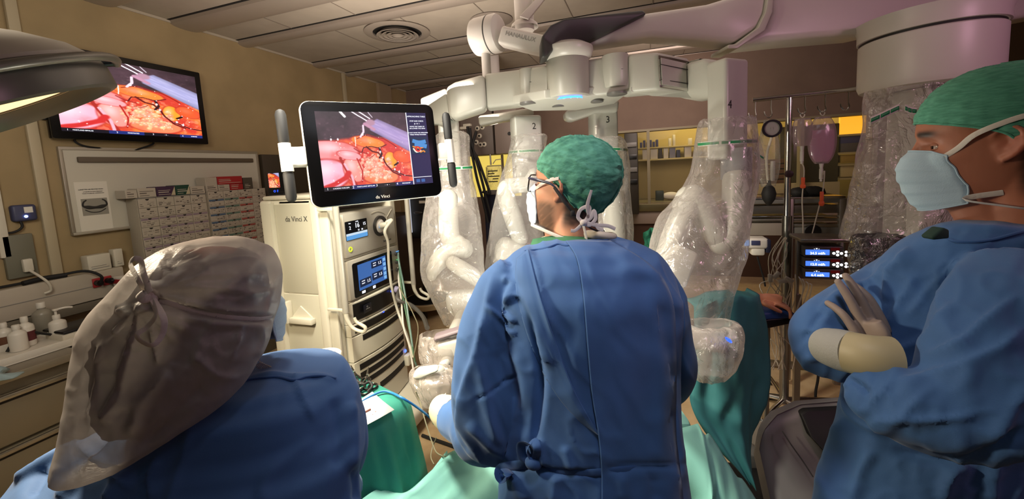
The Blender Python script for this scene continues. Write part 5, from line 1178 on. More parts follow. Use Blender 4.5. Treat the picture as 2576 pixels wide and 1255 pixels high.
def skin_mat():
    if 'skin' in MATS: return MATS['skin']
    m = mat('skin', '#b87a5c', .52, sss=.15, bump=.15, bscale=260, bdist=.0008); nt = m.node_tree; b = nt.nodes['Principled BSDF']
    a = nt.nodes.new('ShaderNodeVertexColor'); a.layer_name = 'Col'; nt.links.new(a.outputs['Color'], b.inputs['Base Color']); return m
def make_head(M, parent, tone, stubble=None, jaw=1.0, brows='#2b1b12', name='head', lean=0):
    me = head_mesh(jaw=jaw); co, no = mesh_np(me)
    if lean: co = co.copy(); co[:, 1] += lean*np.maximum(0, -co[:, 2]-.05); co[:, 0] += .3*lean*np.maximum(0, -co[:, 2]-.05); me.vertices.foreach_set('co', co.ravel()); me.update()
    col = np.tile(np.array(tone), (len(co), 1)); x, y, z = co.T
    nz = fbm(y*10+5, z*10+5+x*7, 1, 3, 7)
    col *= (.92+.16*nz)[:, None]
    def blend(mask, c): nonlocal col; col = col*(1-mask[:, None])+np.array(c)*mask[:, None]
    red = np.exp(-(((x+.012)/.022)**2+((np.abs(y)-.085)/.012)**2+(z/.03)**2)); blend(red*.45, [.70, .30, .22])
    lips = np.exp(-(((x-.092)/.014)**2+(y/.022)**2+((z+.071)/.007)**2)); blend(lips*.7, [.55, .25, .22])
    if stubble is not None:
        mk = sst(-.028, -.055, z)*sst(-.145, -.11, z)*sst(-.02, .012, x)*(.45+.9*fbm(y*60+9, z*60+x*60+9, 2, 2, 3)); blend(np.clip(mk, 0, .85), stubble)
        mk = sst(.01, -.02, x)*sst(-.012, .012, x+.022)*sst(-.06, -.02, z)*sst(.03, .0, z)*(np.abs(y) > .055); blend(np.clip(mk*.5, 0, .6), stubble)
    hair = sst(-.022, -.042, x)*sst(-.105, -.060, z)*sst(.088, .060, np.abs(y))*(.6+.55*fbm(y*90+9, z*50+9, 2, 2, 4)); blend(np.clip(hair, 0, 1), [.10, .07, .05])
    brow = np.exp(-(((z-.026-.0*np.abs(y))/.0055)**2+((np.abs(y)-.032)/.019)**4))*sst(.05, .06, x); blend(np.clip(brow*1.1, 0, .95), list(lin(brows)[:3])*1 if False else [.13, .08, .06])
    global HBV
    HBV = BVHTree.FromPolygons([tuple(v) for v in co], [tuple(p.vertices) for p in me.polygons])
    ca = me.color_attributes.new('Col', 'FLOAT_COLOR', 'POINT'); c = np.clip(col, 0, 1); c = np.where(c <= .04045, c/12.92, ((c+.055)/1.055)**2.4)
    ca.data.foreach_set('color', np.c_[c, np.ones(len(c))].astype('f').ravel()); me.transform(M)
    h = obj(name, me, skin_mat(), parent, ang=80)
    # eyes
    sc = M.to_scale().x; R3 = M.to_3x3().normalized()
    for s in (1, -1):
        c0 = M @ V(facex(s*.031, .001)-.0118+.0042, s*.031, .001); q = (R3 @ V(1, s*.12, -.02)).normalized()
        b = MB(); b.ball(c0, .0118*sc, n=20, m=12); e = obj('eye', b, mat('eye_white', '#a8968a', .15), h)
        b = MB(); b.lathe([(0, .0009), (.0054*sc, 0), (.0056*sc, -.0014)], c0+q*(.0114*sc), q, 16); obj('iris', b, mat('iris_brown', '#1d120c', .1), e)
        for lo, nm in ((1, 'upper_eyelid'), (0, 'lower_eyelid')):
            b = MB(); P = []
            for i in range(13):
                el = (.16+1.25*i/12) if lo else -(.34+1.1*i/12); row = []
                for k in range(17): az = -1.25+2.5*k/16; e2 = el*math.cos(az*.8)**.5 if i == 0 else el; row.append(c0+R3 @ V(math.cos(e2)*math.cos(az), math.cos(e2)*math.sin(az), math.sin(e2))*(.0128*sc))
                P.append(row)
            b.grid(P); o2 = obj(nm, b, mat('lid_skin_%d' % int(tone[0]*100), tuple(t_*.92 for t_ in tone), .6), e, fix=False); md = o2.modifiers.new('s', 'SOLIDIFY'); md.thickness = .0008
    return h
def headframe(C, f, up=(0, 0, 1), scale=1.0):
    f = Vector(f).normalized(); up = Vector(up); l = up.cross(f).normalized(); u = f.cross(l)
    M = Matrix(((f.x, l.x, u.x, 0), (f.y, l.y, u.y, 0), (f.z, l.z, u.z, 0), (0, 0, 0, 1))) @ Matrix.Scale(scale, 4)
    M.translation = Vector(C); return M
def make_cap(M, parent, m, seed=0, name='surgical_cap', bulge=1.0, plane=None, amp=.0035):
    """cloth cap over the skull: brim at the forehead, above the ears, down to the nape"""
    b = MB(); nU, nV = 96, 60; R = []
    def brim(a):      # lowest z of the cap for azimuth a (0 = forehead)
        c = math.cos(a); return .050*max(c, 0)**.8+.012*(1-abs(c))+(-.088)*max(-c, 0)**.9
    for j in range(nV+1):
        ring = []
        for i in range(nU):
            a = 2*PI*i/nU; ca, sa = math.cos(a), math.sin(a); zb = brim(a)*1.0; t = j/nV
            back = max(-ca, 0)
            # latitude: from brim up to crown
            rx, ry, rz = .106+.022*back*bulge, .0865, .100
            e0 = math.asin(max(-.95, min(.9, (zb-.040)/(rz*(1.25 if zb < .04 else 1))))); e = e0+(PI/2-e0)*t
            ce, se = math.cos(e), math.sin(e)
            p = V((-.012)+rx*ce*ca, ry*ce*sa, .040+rz*se*(1.25 if se < 0 else 1.0)+.012*back*ce)
            n_ = V(ca*ce, sa*ce, se)
            w_ = abs(noise.noise(V(a*2.2+seed, e*3.4, seed*1.7)))*2-.35
            w2 = abs(noise.noise(V(a*5+seed, e*5+a*1.5, 3+seed)))*1.6-.3
            g = (1-t)**3
            w3 = math.sin(a*26+3*noise.noise(V(a*3, 0, seed)))*g*.6
            r1 = 1-abs(noise.noise(V(a*1.6+e*1.2+seed, e*6.5-a*.8, seed)))*2; r2 = 1-abs(noise.noise(V(a*3.5+seed, e*11-a*1.4, seed+5)))*2
            s = amp*(.35*w_+.25*w2+w3+.9*max(0, r1)**5+.6*max(0, r2)**6)+.006*math.exp(-((a-PI)/.10)**2)*0
            if t < .06: s -= .003*(1-t/.06)
            ring.append(M @ (p+n_*s))
        R.append(ring)
    b.rings(R, caps=False); b.bm.verts.ensure_lookup_table()
    o = obj(name, b, m, parent, ang=75, fix=True); md = o.modifiers.new('s', 'SOLIDIFY'); md.thickness = .0015; md.offset = -1
    b = MB(); b.tube(R[0], .0022, n=6, closed=True); obj('brim_hem', b, m, o)
    # centre seam
    s_ = [R[j][nU//2] for j in range(6, nV)]; b = MB(); b.tube([p+(p-M.translation).normalized()*.001 for p in s_], .0016, n=6, sm=1); obj('seam', b, m, o)
    return o, R
def ribbon(name, pts, w, m, parent, sm=6, th=.0012, up=None):
    """flat tape: pts are room points; w width"""
    P, W_ = crspline([Vector(p) for p in pts], list(w) if hasattr(w, '__len__') else [w]*len(pts), sm)
    b = MB(); b.tube(P, [q/2 for q in W_], n=10, flat=.16, up=up or (0, 0, 1)); return obj(name, b, m, parent)
def hand_mesh(M, curls=(.35, .4, .45, .5), spread=.09, thumb=.5, s=1.0, voxel=.0026, forearm=True, thumbside=1):
    """hand: x along the fingers, y towards the thumb, z out of the back; wrist at the origin"""
    b = MB(); t = thumbside
    b.tube([V(-.06, 0, 0), V(0, 0, 0), V(.03, 0, .001), V(.07, .0, .002), V(.092, 0, .001)], [.031, .030, .037, .042, .036], n=20, sm=4, flat=.42, up='view')
    b.ball((.035, t*.026, -.008), (.032, .018, .014))
    L = ((.042, .026, .020), (.047, .030, .021), (.043, .028, .020), (.034, .021, .018))
    for k in range(4):
        y = t*(.031-.0205*k); a = t*(spread*(1.4-k)); p = V(.084-(.004 if k in (0, 3) else 0)-(.006 if k == 3 else 0), y, .002); P = [p-V(.02, 0, 0), p]; e = curls[k]*.6
        for q, l in enumerate(L[k]):
            d = V(math.cos(e)*math.cos(a), math.cos(e)*math.sin(a), -math.sin(e)); P.append(P[-1]+d*l); e += curls[k]*(1.2 if q == 0 else .8)
        r = .0088-.0009*(k == 3); b.tube(P, [r*1.05, r*1.08, r, r*.92, r*.78], n=14, sm=4); b.ball(P[-1], r*.8)
    P = [V(.012, t*.022, -.004), V(.038, t*(.040+.01*thumb), -.010), V(.062, t*(.050+.02*thumb), -.016), V(.084, t*(.052+.024*thumb), -.022)]
    b.tube(P, [.014, .0125, .0105, .0085], n=14, sm=4); b.ball(P[-1], .0085)
    me = fuse(b, voxel, 3, 'hand'); me.transform(M @ Matrix.Scale(s, 4)); return me
def handframe(O, xdir, ydir):
    x = Vector(xdir).normalized(); y = Vector(ydir); y = (y-x*y.dot(x)).normalized(); z = x.cross(y)
    return Matrix(((x.x, y.x, z.x, O[0]), (x.y, y.y, z.y, O[1]), (x.z, y.z, z.z, O[2]), (0, 0, 0, 1)))

# ------------------------------------------------------------------ surgeon in the middle, seen from behind
sg = thing('person', (-.2, 1.0, 0), 'person in blue gown, green cap and glasses standing with back turned in the middle', 'person')
b = MB()
pxrings(b, [(598, 1400, 1545, 1.03, .07), (612, 1345, 1580, 1.02, .10), (632, 1288, 1628, 1.0, .125), (670, 1255, 1675, .98, .14), (740, 1252, 1700, .96, .15), (850, 1262, 1705, .95, .15), (960, 1265, 1705, .94, .145), (1070, 1262, 1708, .93, .145),
            (1160, 1256, 1718, .92, .15), (1255, 1252, 1732, .91, .16), (1500, 1235, 1760, .90, .18), (1950, 1190, 1800, .86, .21)], .14)
pxtube(b, [(1300, 680, .98, 52), (1262, 740, .97, 70), (1240, 830, .96, 84), (1235, 920, .95, 94), (1236, 1000, .95, 100), (1240, 1060, .97, 98), (1225, 1090, 1.0, 72)])
pxtube(b, [(1240, 1060, .98, 88), (1215, 1075, 1.02, 84), (1170, 1065, 1.10, 52), (1140, 1052, 1.18, 46)])
pxtube(b, [(1628, 680, 1.0, 52), (1660, 760, 1.0, 62), (1672, 850, 1.0, 66), (1680, 920, 1.02, 70), (1665, 960, 1.10, 64), (1640, 950, 1.25, 50)])
me = fuse(b, .0055, 10)
ST = [
      ([(1240, 690), (1222, 780), (1200, 880), (1168, 980), (1150, 1080)], 12, .012, 'r'),
      ([(1262, 700), (1290, 712), (1278, 770)], 10, .010), ([(1262, 778), (1284, 792), (1300, 812)], 7, .012), ([(1278, 770), (1300, 745), (1325, 760), (1345, 800), (1366, 850)], 8, .013, 'r'),
      ([(1226, 770), (1260, 800), (1290, 830), (1300, 842)], 6, .009), ([(1345, 820), (1362, 870), (1374, 905), (1392, 900)], 9, .013, 'r'), ([(1335, 780), (1350, 880), (1360, 960), (1352, 1060), (1345, 1120)], 10, -.016),
      ([(1300, 860), (1318, 950), (1316, 1010), (1300, 1060)], 18, .012), ([(1255, 860), (1268, 940), (1300, 1000), (1310, 1060)], 20, -.010), ([(1200, 1002), (1250, 975), (1305, 940)], 4, -.006),
      ([(1206, 900), (1225, 1000), (1245, 1080), (1280, 1140)], 14, .009), ([(1180, 1060), (1230, 1110), (1290, 1150)], 12, .010), ([(1150, 1000), (1148, 1080), (1180, 1140)], 8, -.007),
      ([(1280, 640), (1290, 700), (1330, 780)], 14, -.009), ([(1325, 625), (1352, 680), (1370, 760), (1400, 850)], 7, .006), ([(1620, 650), (1640, 740), (1650, 860), (1655, 1000), (1650, 1200)], 12, .007, 'r'),
      ([(1560, 680), (1640, 700), (1700, 780), (1712, 860)], 14, .007), ([(1655, 760), (1680, 860), (1716, 960)], 12, -.010), ([(1700, 930), (1716, 990), (1700, 1080), (1712, 1200)], 14, -.012),
      ([(1250, 1178), (1330, 1172), (1400, 1184), (1512, 1188)], 7, -.012), ([(1520, 1178), (1600, 1172), (1730, 1168)], 8, -.006), ([(1360, 1100), (1370, 1170)], 9, .008), ([(1420, 1120), (1440, 1180)], 10, .007), ([(1560, 1190), (1565, 1260)], 16, .009), ([(1400, 1195), (1392, 1260)], 12, .010), ([(1300, 1195), (1320, 1260)], 14, .010), ([(1640, 1190), (1650, 1260)], 14, -.008)]
sculpt(me, ST, add(foldfield(.012, .0035, .010, 11, .06), foldfield(.03, .012, .0032, 31, -.5)))
gown = obj('gown', me, M_gown, sg, ang=80); bvg = bvh_of(gown)
overlay('back_flap', bvg, [(1425, 606), (1452, 650), (1468, 740), (1479, 870), (1490, 990), (1506, 1090), (1514, 1180), (1515, 1275)], [(1540, 606), (1640, 670), (1690, 750), (1700, 870), (1700, 990), (1700, 1090), (1710, 1180), (1720, 1275)], .010, M_gown, sg)
overlay('side_panel', bvg, [(1300, 650), (1300, 740), (1340, 880), (1395, 985), (1455, 1055), (1504, 1092)], [(1328, 628), (1356, 740), (1400, 870), (1440, 975), (1480, 1050), (1508, 1095)], .007, M_gown, sg, fade='L')
hf = (-RH*.80+FH*.60).normalized(); hf = (hf+UP*.20).normalized()
HM = headframe(at(1428, 474, D=1.06), hf, (UP+RH*.10), 1.0)
hd = make_head(HM, sg, [.84, .60, .47], stubble=[.40, .29, .22])
cap, CR = make_cap(HM, sg, M_capg, seed=2.3, bulge=1.0)
HMp = lambda x, y, z: HM @ V(x, y, z)
# undershirt and green scrub collar
b = MB(); b.tube([at(x, y, D=d) for x, y, d in ((1368, 604, 1.10), (1400, 594, 1.07), (1450, 588, 1.02), (1500, 590, .99), (1540, 596, 1.0), (1530, 592, 1.12), (1450, 590, 1.16), (1390, 596, 1.15))], .010, n=12, sm=5, closed=True); obj('undershirt_collar', b, mat('undershirt', '#cfc4ae', .8), sg)
b = MB(); P = []
for t_ in np.linspace(0, 1, 14):
    x = 1340+t_*215; up_ = at(x, 604-14*math.sin(PI*t_*.9)-3, D=1.07-.06*math.sin(PI*t_)); lo = at(x-12+t_*14, 628-12*t_, D=1.02-.07*math.sin(PI*t_)); P.append([up_, up_*.5+lo*.5-FH*.006, lo])
b.grid(P); o = obj('scrub_collar', b, M_scrub, sg); o.modifiers.new('s', 'SOLIDIFY').thickness = .003
b = MB(); b.tube([onsurf(bvg, x, y, .001) for x, y in ((1320, 632), (1350, 628), (1380, 622), (1405, 614), (1428, 618), (1450, 612), (1490, 606), (1530, 604))], .003, n=8, sm=5); obj('neck_binding', b, M_gownhem, sg)
# glasses with cord
sc = 1.0
b = MB()
for s in (1, -1): b.tube([HMp(.098-.012*abs(y-.031)/.03, s*y, z) for y, z in ((.008, .016), (.03, .020), (.055, .016), (.058, -.004), (.050, -.022), (.028, -.025), (.010, -.018))], .0019, n=8, sm=5, closed=True)
b.tube([HMp(.099, .009, .006), HMp(.103, 0, .009), HMp(.099, -.009, .006)], .002, n=8, sm=3); g = obj('glasses', b, mat('glasses_brown', '#1d1512', .25), sg)
for s in (1, -1):
    b = MB(); b.tube([HMp(.090, s*.058, .012), HMp(.05, s*.082, .014), HMp(.0, s*.090, .012), HMp(-.025, s*.088, -.004)], [.0032, .0038, .003, .0025], n=8, sm=5, flat=.5); obj('temple', b, mat('temple_navy', '#2c3048', .3), g)
    b = MB(); b.grid([[HMp(.0965-.012*abs(y-.031)/.03, s*y, z) for z in (-.02, .016)] for y in (.010, .03, .052)]); obj('lens', b, film('lens_glass', '#c8c0d0', .12, .25, .35, 2, 0, 0, .05), g, fix=False)
b = MB(); b.tube([HMp(-.012, .092, .006), HMp(-.045, .093, -.022), HMp(-.075, .080, -.052), HMp(-.105, .050, -.078), HMp(-.122, .015, -.088)], [.004, .0042, .0025, .0022, .0022], n=8, sm=5); b.box(HMp(-.070, .086, -.047), (.010, .014, .014), bev=.003)
b.tube([HMp(-.122, .015, -.088)+V(0, 0, 0)+RH*(.006*math.cos(a))-FH*.004+UP*(.008*math.sin(a)) for a in np.linspace(0, 2*PI, 13)[:-1]], .0012, n=6, closed=True); obj('glasses_cord', b, M_rubber, g)
# mask on the face with its ties
def make_mask(M, parent, m, seed=0, hw=.056, chin=0.0, pinch=.25):
    b = MB(); R = []; n = 36; mm = 44
    for j in range(mm+1):
        v = j/mm; z0 = -.004-.116*v-chin*v; row = []
        for i in range(n+1):
            u = -1+2*i/n; au = abs(u); w_ = hw*(1-pinch*.35*math.exp(-((v-.5)/.3)**2)*0-.10*v); y = u*w_
            z = z0*(1-.0*au)+(-.055-z0)*pinch*au**3
            base = facex(y, max(-.118, z))+.003
            prof = np.interp(v, [0, .12, .30, .45, .70, .9, 1], [.098, .112, .119, .118, .108, .096, .086]); bul = prof-(prof-facex(hw, -.055))*au**2.4*.98
            xx = max(base, bul)
            pk = (v*5.0+.25) % 1; amp_ = .0030*(.35+.65*sst(.1, .5, np.array(v)))
            xx += float(amp_)*(pk if pk < .8 else (1-pk)*4)*(1-au**4)+.0012*noise.noise(V(u*3, v*6, seed))
            row.append(M @ V(xx, y, z))
        R.append(row)
    b.grid(R); o = obj('face_mask', b, m, parent, ang=50); md = o.modifiers.new('s', 'SOLIDIFY'); md.thickness = .0018
    b = MB(); b.tube(R[0], .0016, n=6); b.tube([r[0] for r in R], .0016, n=6); b.tube([r[-1] for r in R], .0016, n=6); b.tube(R[-1], .0014, n=6); obj('binding', b, m, o); return o
mk = make_mask(HM, sg, mat('mask_pale', '#c3cdd4', .75, bump=.3, bscale=400), 1, hw=.048)
ribbon('mask_tie', [HMp(facex(.047, -.012)+.003, .047, -.012), HMp(facex(.058, -.005)+.004, .059, -.004), HMp(.03, .076, .010), HMp(.006, .086, .022), HMp(-.018, .089, .030)], .010, M_tie, mk, up=HM.to_3x3() @ V(0, 0, 1))
ribbon('mask_tie', [HMp(.070, .043, -.112), HMp(.03, .060, -.112), HMp(-.02, .066, -.116), HMp(-.06, .060, -.120), HMp(-.095, .040, -.118), at(1466, 560, D=.955)], .009, M_tie, mk, up=HM.to_3x3() @ V(0, 0, 1))
kn = at(1468, 560, D=.955)
dv = lambda dx, dy, dd=0: at(1468+dx, 560+dy, D=.955+dd)
ribbon('tie_loop', [dv(0, 0), dv(-14, -14), dv(-6, -34), dv(14, -40), dv(12, -18), dv(2, 0)], .009, M_tie, mk, up='view')
ribbon('tie_loop', [dv(0, 0), dv(18, -12), dv(26, -30), dv(30, -10), dv(16, 6), dv(0, 2)], .009, M_tie, mk, up='view')
ribbon('tie_end', [dv(0, 0), dv(-10, 10), dv(-22, 20), dv(-32, 20)], .008, M_tie, mk, up='view'); ribbon('tie_end', [dv(4, 0), dv(30, 6), dv(60, 8), dv(80, 16)], .009, M_tie, mk, up='view')
ribbon('tie_end', [dv(30, 2), dv(38, 14), dv(50, 18)], .009, M_tie, mk, up='view')
b = MB(); b.ball(kn, (.009, .009, .008)); obj('tie_knot', b, M_tie, mk)
ribbon('cap_tie', [at(1480, 540, D=.95), at(1478, 515, D=.945), at(1488, 478, D=.94)], [.007, .009, .006], M_tie, cap, up='view')
# left glove hand reaching into the field
b = MB(); b.tube([at(1150, 1046, D=1.17), at(1128, 1040, D=1.22), at(1112, 1030, D=1.27)], [.052, .052, .046], n=28, sm=4, flat=.95); obj('glove_cuff', b, M_glove, sg)
Mh = handframe(at(1118, 1038, D=1.25), at(1120, 1100, D=1.42)-at(1118, 1038, D=1.25), RH); me = hand_mesh(Mh, (.5, .55, .6, .6), .06, .4, 1.05, thumbside=1); obj('left_hand', me, M_glove, sg, ang=80)
b = MB(); b.tube([at(1640, 950, D=1.26), at(1630, 950, D=1.34)], [.048, .044], n=24); obj('glove_cuff', b, M_glove, sg)
Mh = handframe(at(1632, 950, D=1.33), FH-UP*.5, -RH); me = hand_mesh(Mh, (.5, .55, .6, .6), .06, .4, 1.05, thumbside=1); obj('right_hand', me, M_glove, sg, ang=80)
# waist tie and bow
kt = lambda x, y, dd=0: onsurf(bvg, x, y, .004-dd*.8, .86)
ribbon('waist_tie', [kt(1345, 1172, .01), kt(1400, 1183, .0), kt(1460, 1190, -.0), kt(1512, 1188, .0), kt(1600, 1180, -.0), kt(1700, 1172, .06)], .016, M_gownhem, gown, up=(0, 0, 1))
ribbon('bow_loop', [kt(1342, 1160), kt(1315, 1148, -.015), kt(1312, 1118, -.02), kt(1334, 1122, -.02), kt(1345, 1155)], .020, M_gownhem, gown, up='view')
ribbon('bow_loop', [kt(1345, 1160), kt(1352, 1130, -.015), kt(1342, 1108, -.02), kt(1326, 1130, -.02), kt(1338, 1158)], .016, M_gownhem, gown, up='view')
ribbon('bow_end', [kt(1340, 1165), kt(1300, 1170, -.02), kt(1264, 1176, -.03), kt(1252, 1192, -.03), kt(1266, 1208, -.03), kt(1282, 1196, -.03), kt(1270, 1180, -.035)], .020, M_gownhem, gown, up='view')
b = MB(); b.ball(kt(1342, 1164, -.01), (.018, .014, .014)); obj('knot', b, M_gownhem, gown)
# trousers / legs and shoes below the gown
def legs(par, cx, cy, f, m=M_scrub, z1=.45, sp=.1):
    f = Vector(f).normalized(); l = V(-f.y, f.x, 0)
    for s in (1, -1):
        p = V(cx, cy, 0)+l*(s*sp); b = MB(); b.tube([p+V(0, 0, z1), p+V(0, 0, .2), p+V(0, 0, .07)], [.075, .07, .065], n=20, sm=3); obj('trouser_leg', b, m, par)
        b = MB(); b.tube([p-f*.07+V(0, 0, .045), p+f*.02+V(0, 0, .05), p+f*.12+V(0, 0, .038), p+f*.17+V(0, 0, .03)], [.035, .045, .04, .028], n=16, sm=3, flat=.9); obj('clog', b, M_white, par)
legs(sg, -.22, .98, FH, z1=.5)

# ------------------------------------------------------------------ person in the white hood, lower left
wm = thing('person', (-.75, .62, 0), 'person in a long white tied hood and blue gown at the lower left', 'person')
b = MB()
pxrings(b, [(920, 600, 846, .79, .08), (942, 510, 866, .77, .11), (985, 400, 885, .75, .13), (1040, 290, 905, .74, .13), (1100, 190, 915, .72, .13), (1160, 90, 915, .70, .14), (1220, 20, 900, .69, .15), (1300, -60, 905, .68, .16), (1500, -100, 920, .68, .18), (2000, -250, 950, .66, .2)], .14)
pxtube(b, [(860, 985, .80, 36), (868, 1060, .78, 52), (868, 1130, .78, 56), (850, 1200, .84, 52), (870, 1230, .98, 42)])
pxtube(b, [(210, 1150, .72, 56), (130, 1210, .70, 64), (70, 1300, .72, 70)])
me = fuse(b, .0055, 9)
sculpt(me, [([(610, 955), (680, 945), (740, 952), (800, 944), (850, 955)], 7, .006), ([(740, 950), (752, 985), (790, 1060)], 8, .006, 'r'), ([(880, 1010), (890, 1100), (885, 1180)], 16, .010), ([(840, 1000), (850, 1090), (845, 1180)], 14, -.008),
            ([(180, 1120), (250, 1170), (330, 1230)], 12, .008, 'r'), ([(200, 1110), (120, 1150), (40, 1210)], 9, .009, 'r'), ([(230, 1160), (180, 1220), (150, 1260)], 14, .010), ([(300, 1180), (262, 1260)], 12, .010, 'r'), ([(390, 1150), (370, 1200), (372, 1260)], 8, .006, 's'), ([(120, 1180), (80, 1250)], 10, -.009),
            ([(800, 1100), (690, 1180), (650, 1260)], 18, .006), ([(895, 1180), (905, 1220), (900, 1260)], 14, -.010)], foldfield(.008, .004, .006, 41, .3))
wg = obj('gown', me, M_gown, wm, ang=80); bvw = bvh_of(wg)
WMx = headframe(at(562, 772, D=.74), (RH*.42+FH*.92+UP*.12), (UP-RH*.10), .90)
hd2 = make_head(WMx, wm, [.76, .50, .40], lean=.95)
make_mask(WMx, wm, M_mask, 5)
b = MB()
pxrings(b, [(601, 488, 560, .72, .03), (608, 455, 590, .71, .06), (625, 420, 628, .71, .085), (655, 388, 660, .705, .118), (700, 345, 680, .71, .13), (740, 300, 686, .71, .13), (790, 262, 682, .70, .125), (840, 236, 672, .68, .105), (890, 224, 660, .67, .10),
            (940, 217, 632, .66, .095), (990, 208, 600, .65, .09), (1040, 195, 545, .64, .08), (1090, 182, 465, .63, .07), (1130, 174, 400, .625, .065), (1158, 172, 348, .62, .06), (1172, 182, 310, .62, .045), (1178, 215, 275, .62, .02)], .1, n=64)
me = fuse(b, .0045, 6)
hoodst = [([(352, 735), (372, 744), (420, 762), (500, 784), (600, 800), (686, 802)], 9, -.016), ([(352, 728), (420, 750), (500, 770), (600, 788), (686, 788)], 10, .006), ([(372, 755), (480, 800), (600, 818), (680, 820)], 11, .006)]
for e in ((430, 640), (480, 620), (540, 640), (600, 690), (640, 740)): hoodst.append(([(378, 735), ((378+e[0])/2+6, (735+e[1])/2-14), e], 8, .0055, 'r'))
for e in ((300, 780), (290, 840), (330, 900), (400, 920), (300, 960), (440, 860), (470, 830)): hoodst.append(([(374, 752), ((374+e[0])/2-5, (752+e[1])/2+4), e], 9, .0075, 'r'))
for s_ in (([(660, 660), (600, 650), (540, 662), (490, 700)], 6, .005, 'r'), ([(672, 690), (620, 690), (560, 720)], 6, .005, 'r'), ([(680, 730), (640, 735), (590, 752)], 6, .005, 'r'), ([(640, 640), (560, 622), (480, 640), (430, 680)], 6, .004, 'r'),
           ([(600, 800), (600, 850), (580, 900)], 8, .005), ([(540, 800), (500, 860), (490, 920)], 9, .006, 'r'), ([(650, 820), (660, 860), (640, 900)], 8, .005, 'r'), ([(480, 880), (540, 940), (600, 950)], 9, .005), ([(260, 860), (250, 960), (230, 1060)], 14, .008, 'r'),
           ([(340, 880), (300, 980), (262, 1060)], 14, .009, 'r'), ([(430, 930), (360, 1020), (330, 1100)], 18, .007), ([(520, 960), (440, 1040), (360, 1120)], 16, -.006), ([(200, 1120), (280, 1160), (380, 1120), (520, 1030)], 9, .004)): hoodst.append(s_)
sculpt(me, hoodst, add(foldfield(.010, .010, .004, 51, .8), foldfield(.03, .03, .0018, 61, .3)))
hood = obj('hood', me, film('hood_cloth', '#b9b1ab', .60, .97, .03, 20, .2, .4, .01), wm, ang=80)
bvh_ = bvh_of(hood)
b = MB(); pxrings(b, [(640, 440, 625, .715, .06), (700, 385, 655, .72, .095), (780, 310, 655, .71, .10), (860, 270, 630, .69, .09), (940, 262, 580, .675, .075), (1000, 262, 520, .665, .06), (1060, 270, 440, .65, .04), (1090, 300, 390, .645, .02)], .08, n=40)
me_ = fuse(b, .007, 4); sculpt(me_, [], foldfield(.03, .02, .008, 81, .8), facing=False); obj('gathered_hair', me_, mat('dark_hair', '#2a211c', .6), wm, ang=80)
w3 = lambda x, y, dd=0: onsurf(bvh_, x, y, .002-(dd*1.2 if dd < 0 else 0), .60)
ribbon('hood_tie', [w3(372, 742, .01), w3(430, 764, -.005), (w3(500, 784, -.0)), w3(580, 798, .015), w3(650, 802, .06), w3(684, 797, .11)], [.007, .0085, .009, .009, .0085, .007], M_tie, hood, up=(0, 0, 1))
ribbon('tie_loop', [w3(378, 748, -.01), w3(392, 790, -.012), w3(370, 822, -.014), w3(346, 840, -.014), w3(352, 856, -.015), w3(384, 868, -.015), w3(408, 842, -.015), w3(412, 800, -.013), w3(384, 752, -.01)], .008, M_tie, hood, up='view')
ribbon('tie_loop', [w3(372, 742, -.008), w3(352, 712, -.01), w3(340, 690, -.012), w3(328, 664, -.014), w3(338, 650, -.012), w3(354, 656, -.01), w3(362, 690, -.01), w3(378, 735, -.008)], .008, M_tie, hood, up='view')
ribbon('tie_end', [w3(376, 742, -.01), w3(350, 738, -.014), w3(360, 752, -.016), w3(380, 748, -.014)], .012, M_tie, hood, up='view')
b = MB(); b.ball(w3(376, 746, -.008), (.011, .011, .012)); obj('knot', b, M_tie, hood)
b = MB()
for k_ in range(9): b.tube([at(640+k_*4, 922+k_*2, D=.78), at(655+k_*3, 912+k_, D=.78), at(650+k_*5, 905+k_*3, D=.785)], .0006, n=4)
obj('loose_hair', b, mat('fair_hair', '#b8a58a', .5), wm)
b = MB(); b.tube([onsurf(bvw, x, y, .001, .78) for x, y in ((606, 962), (630, 954), (665, 950), (700, 948), (740, 956), (770, 948), (810, 945), (845, 952))], .0025, n=8, sm=5); obj('neck_binding', b, M_gownhem, wg)
legs(wm, -.75, .62, RH, z1=.5)

# ------------------------------------------------------------------ person with crossed arms, right
mn_ = thing('person', (.75, .85, 0), 'person in a green cap and blue face mask with crossed arms on the right', 'person')
b = MB()
pxrings(b, [(560, 2440, 2640, .72, .06), (580, 2360, 2740, .74, .09), (620, 2280, 2800, .76, .11), (680, 2235, 2840, .78, .13), (780, 2190, 2850, .78, .14), (900, 2165, 2850, .78, .145), (1020, 2145, 2860, .77, .145), (1120, 2122, 2870, .76, .145), (1200, 2095, 2880, .75, .15), (1260, 2080, 2890, .74, .16), (1500, 2060, 2950, .72, .18), (2000, 2000, 3000, .66, .2)], .14)
pxtube(b, [(2560, 700, .66, 100), (2520, 800, .62, 120), (2480, 920, .60, 125), (2440, 1020, .59, 120), (2380, 1040, .60, 108), (2290, 1020, .62, 100), (2215, 985, .65, 74), (2190, 955, .67, 56)])
pxtube(b, [(2330, 650, .86, 56), (2230, 722, .85, 62), (2130, 785, .83, 68), (2070, 835, .81, 70), (2066, 880, .80, 62), (2110, 905, .78, 52), (2160, 920, .78, 44)])
me = fuse(b, .0055, 9)
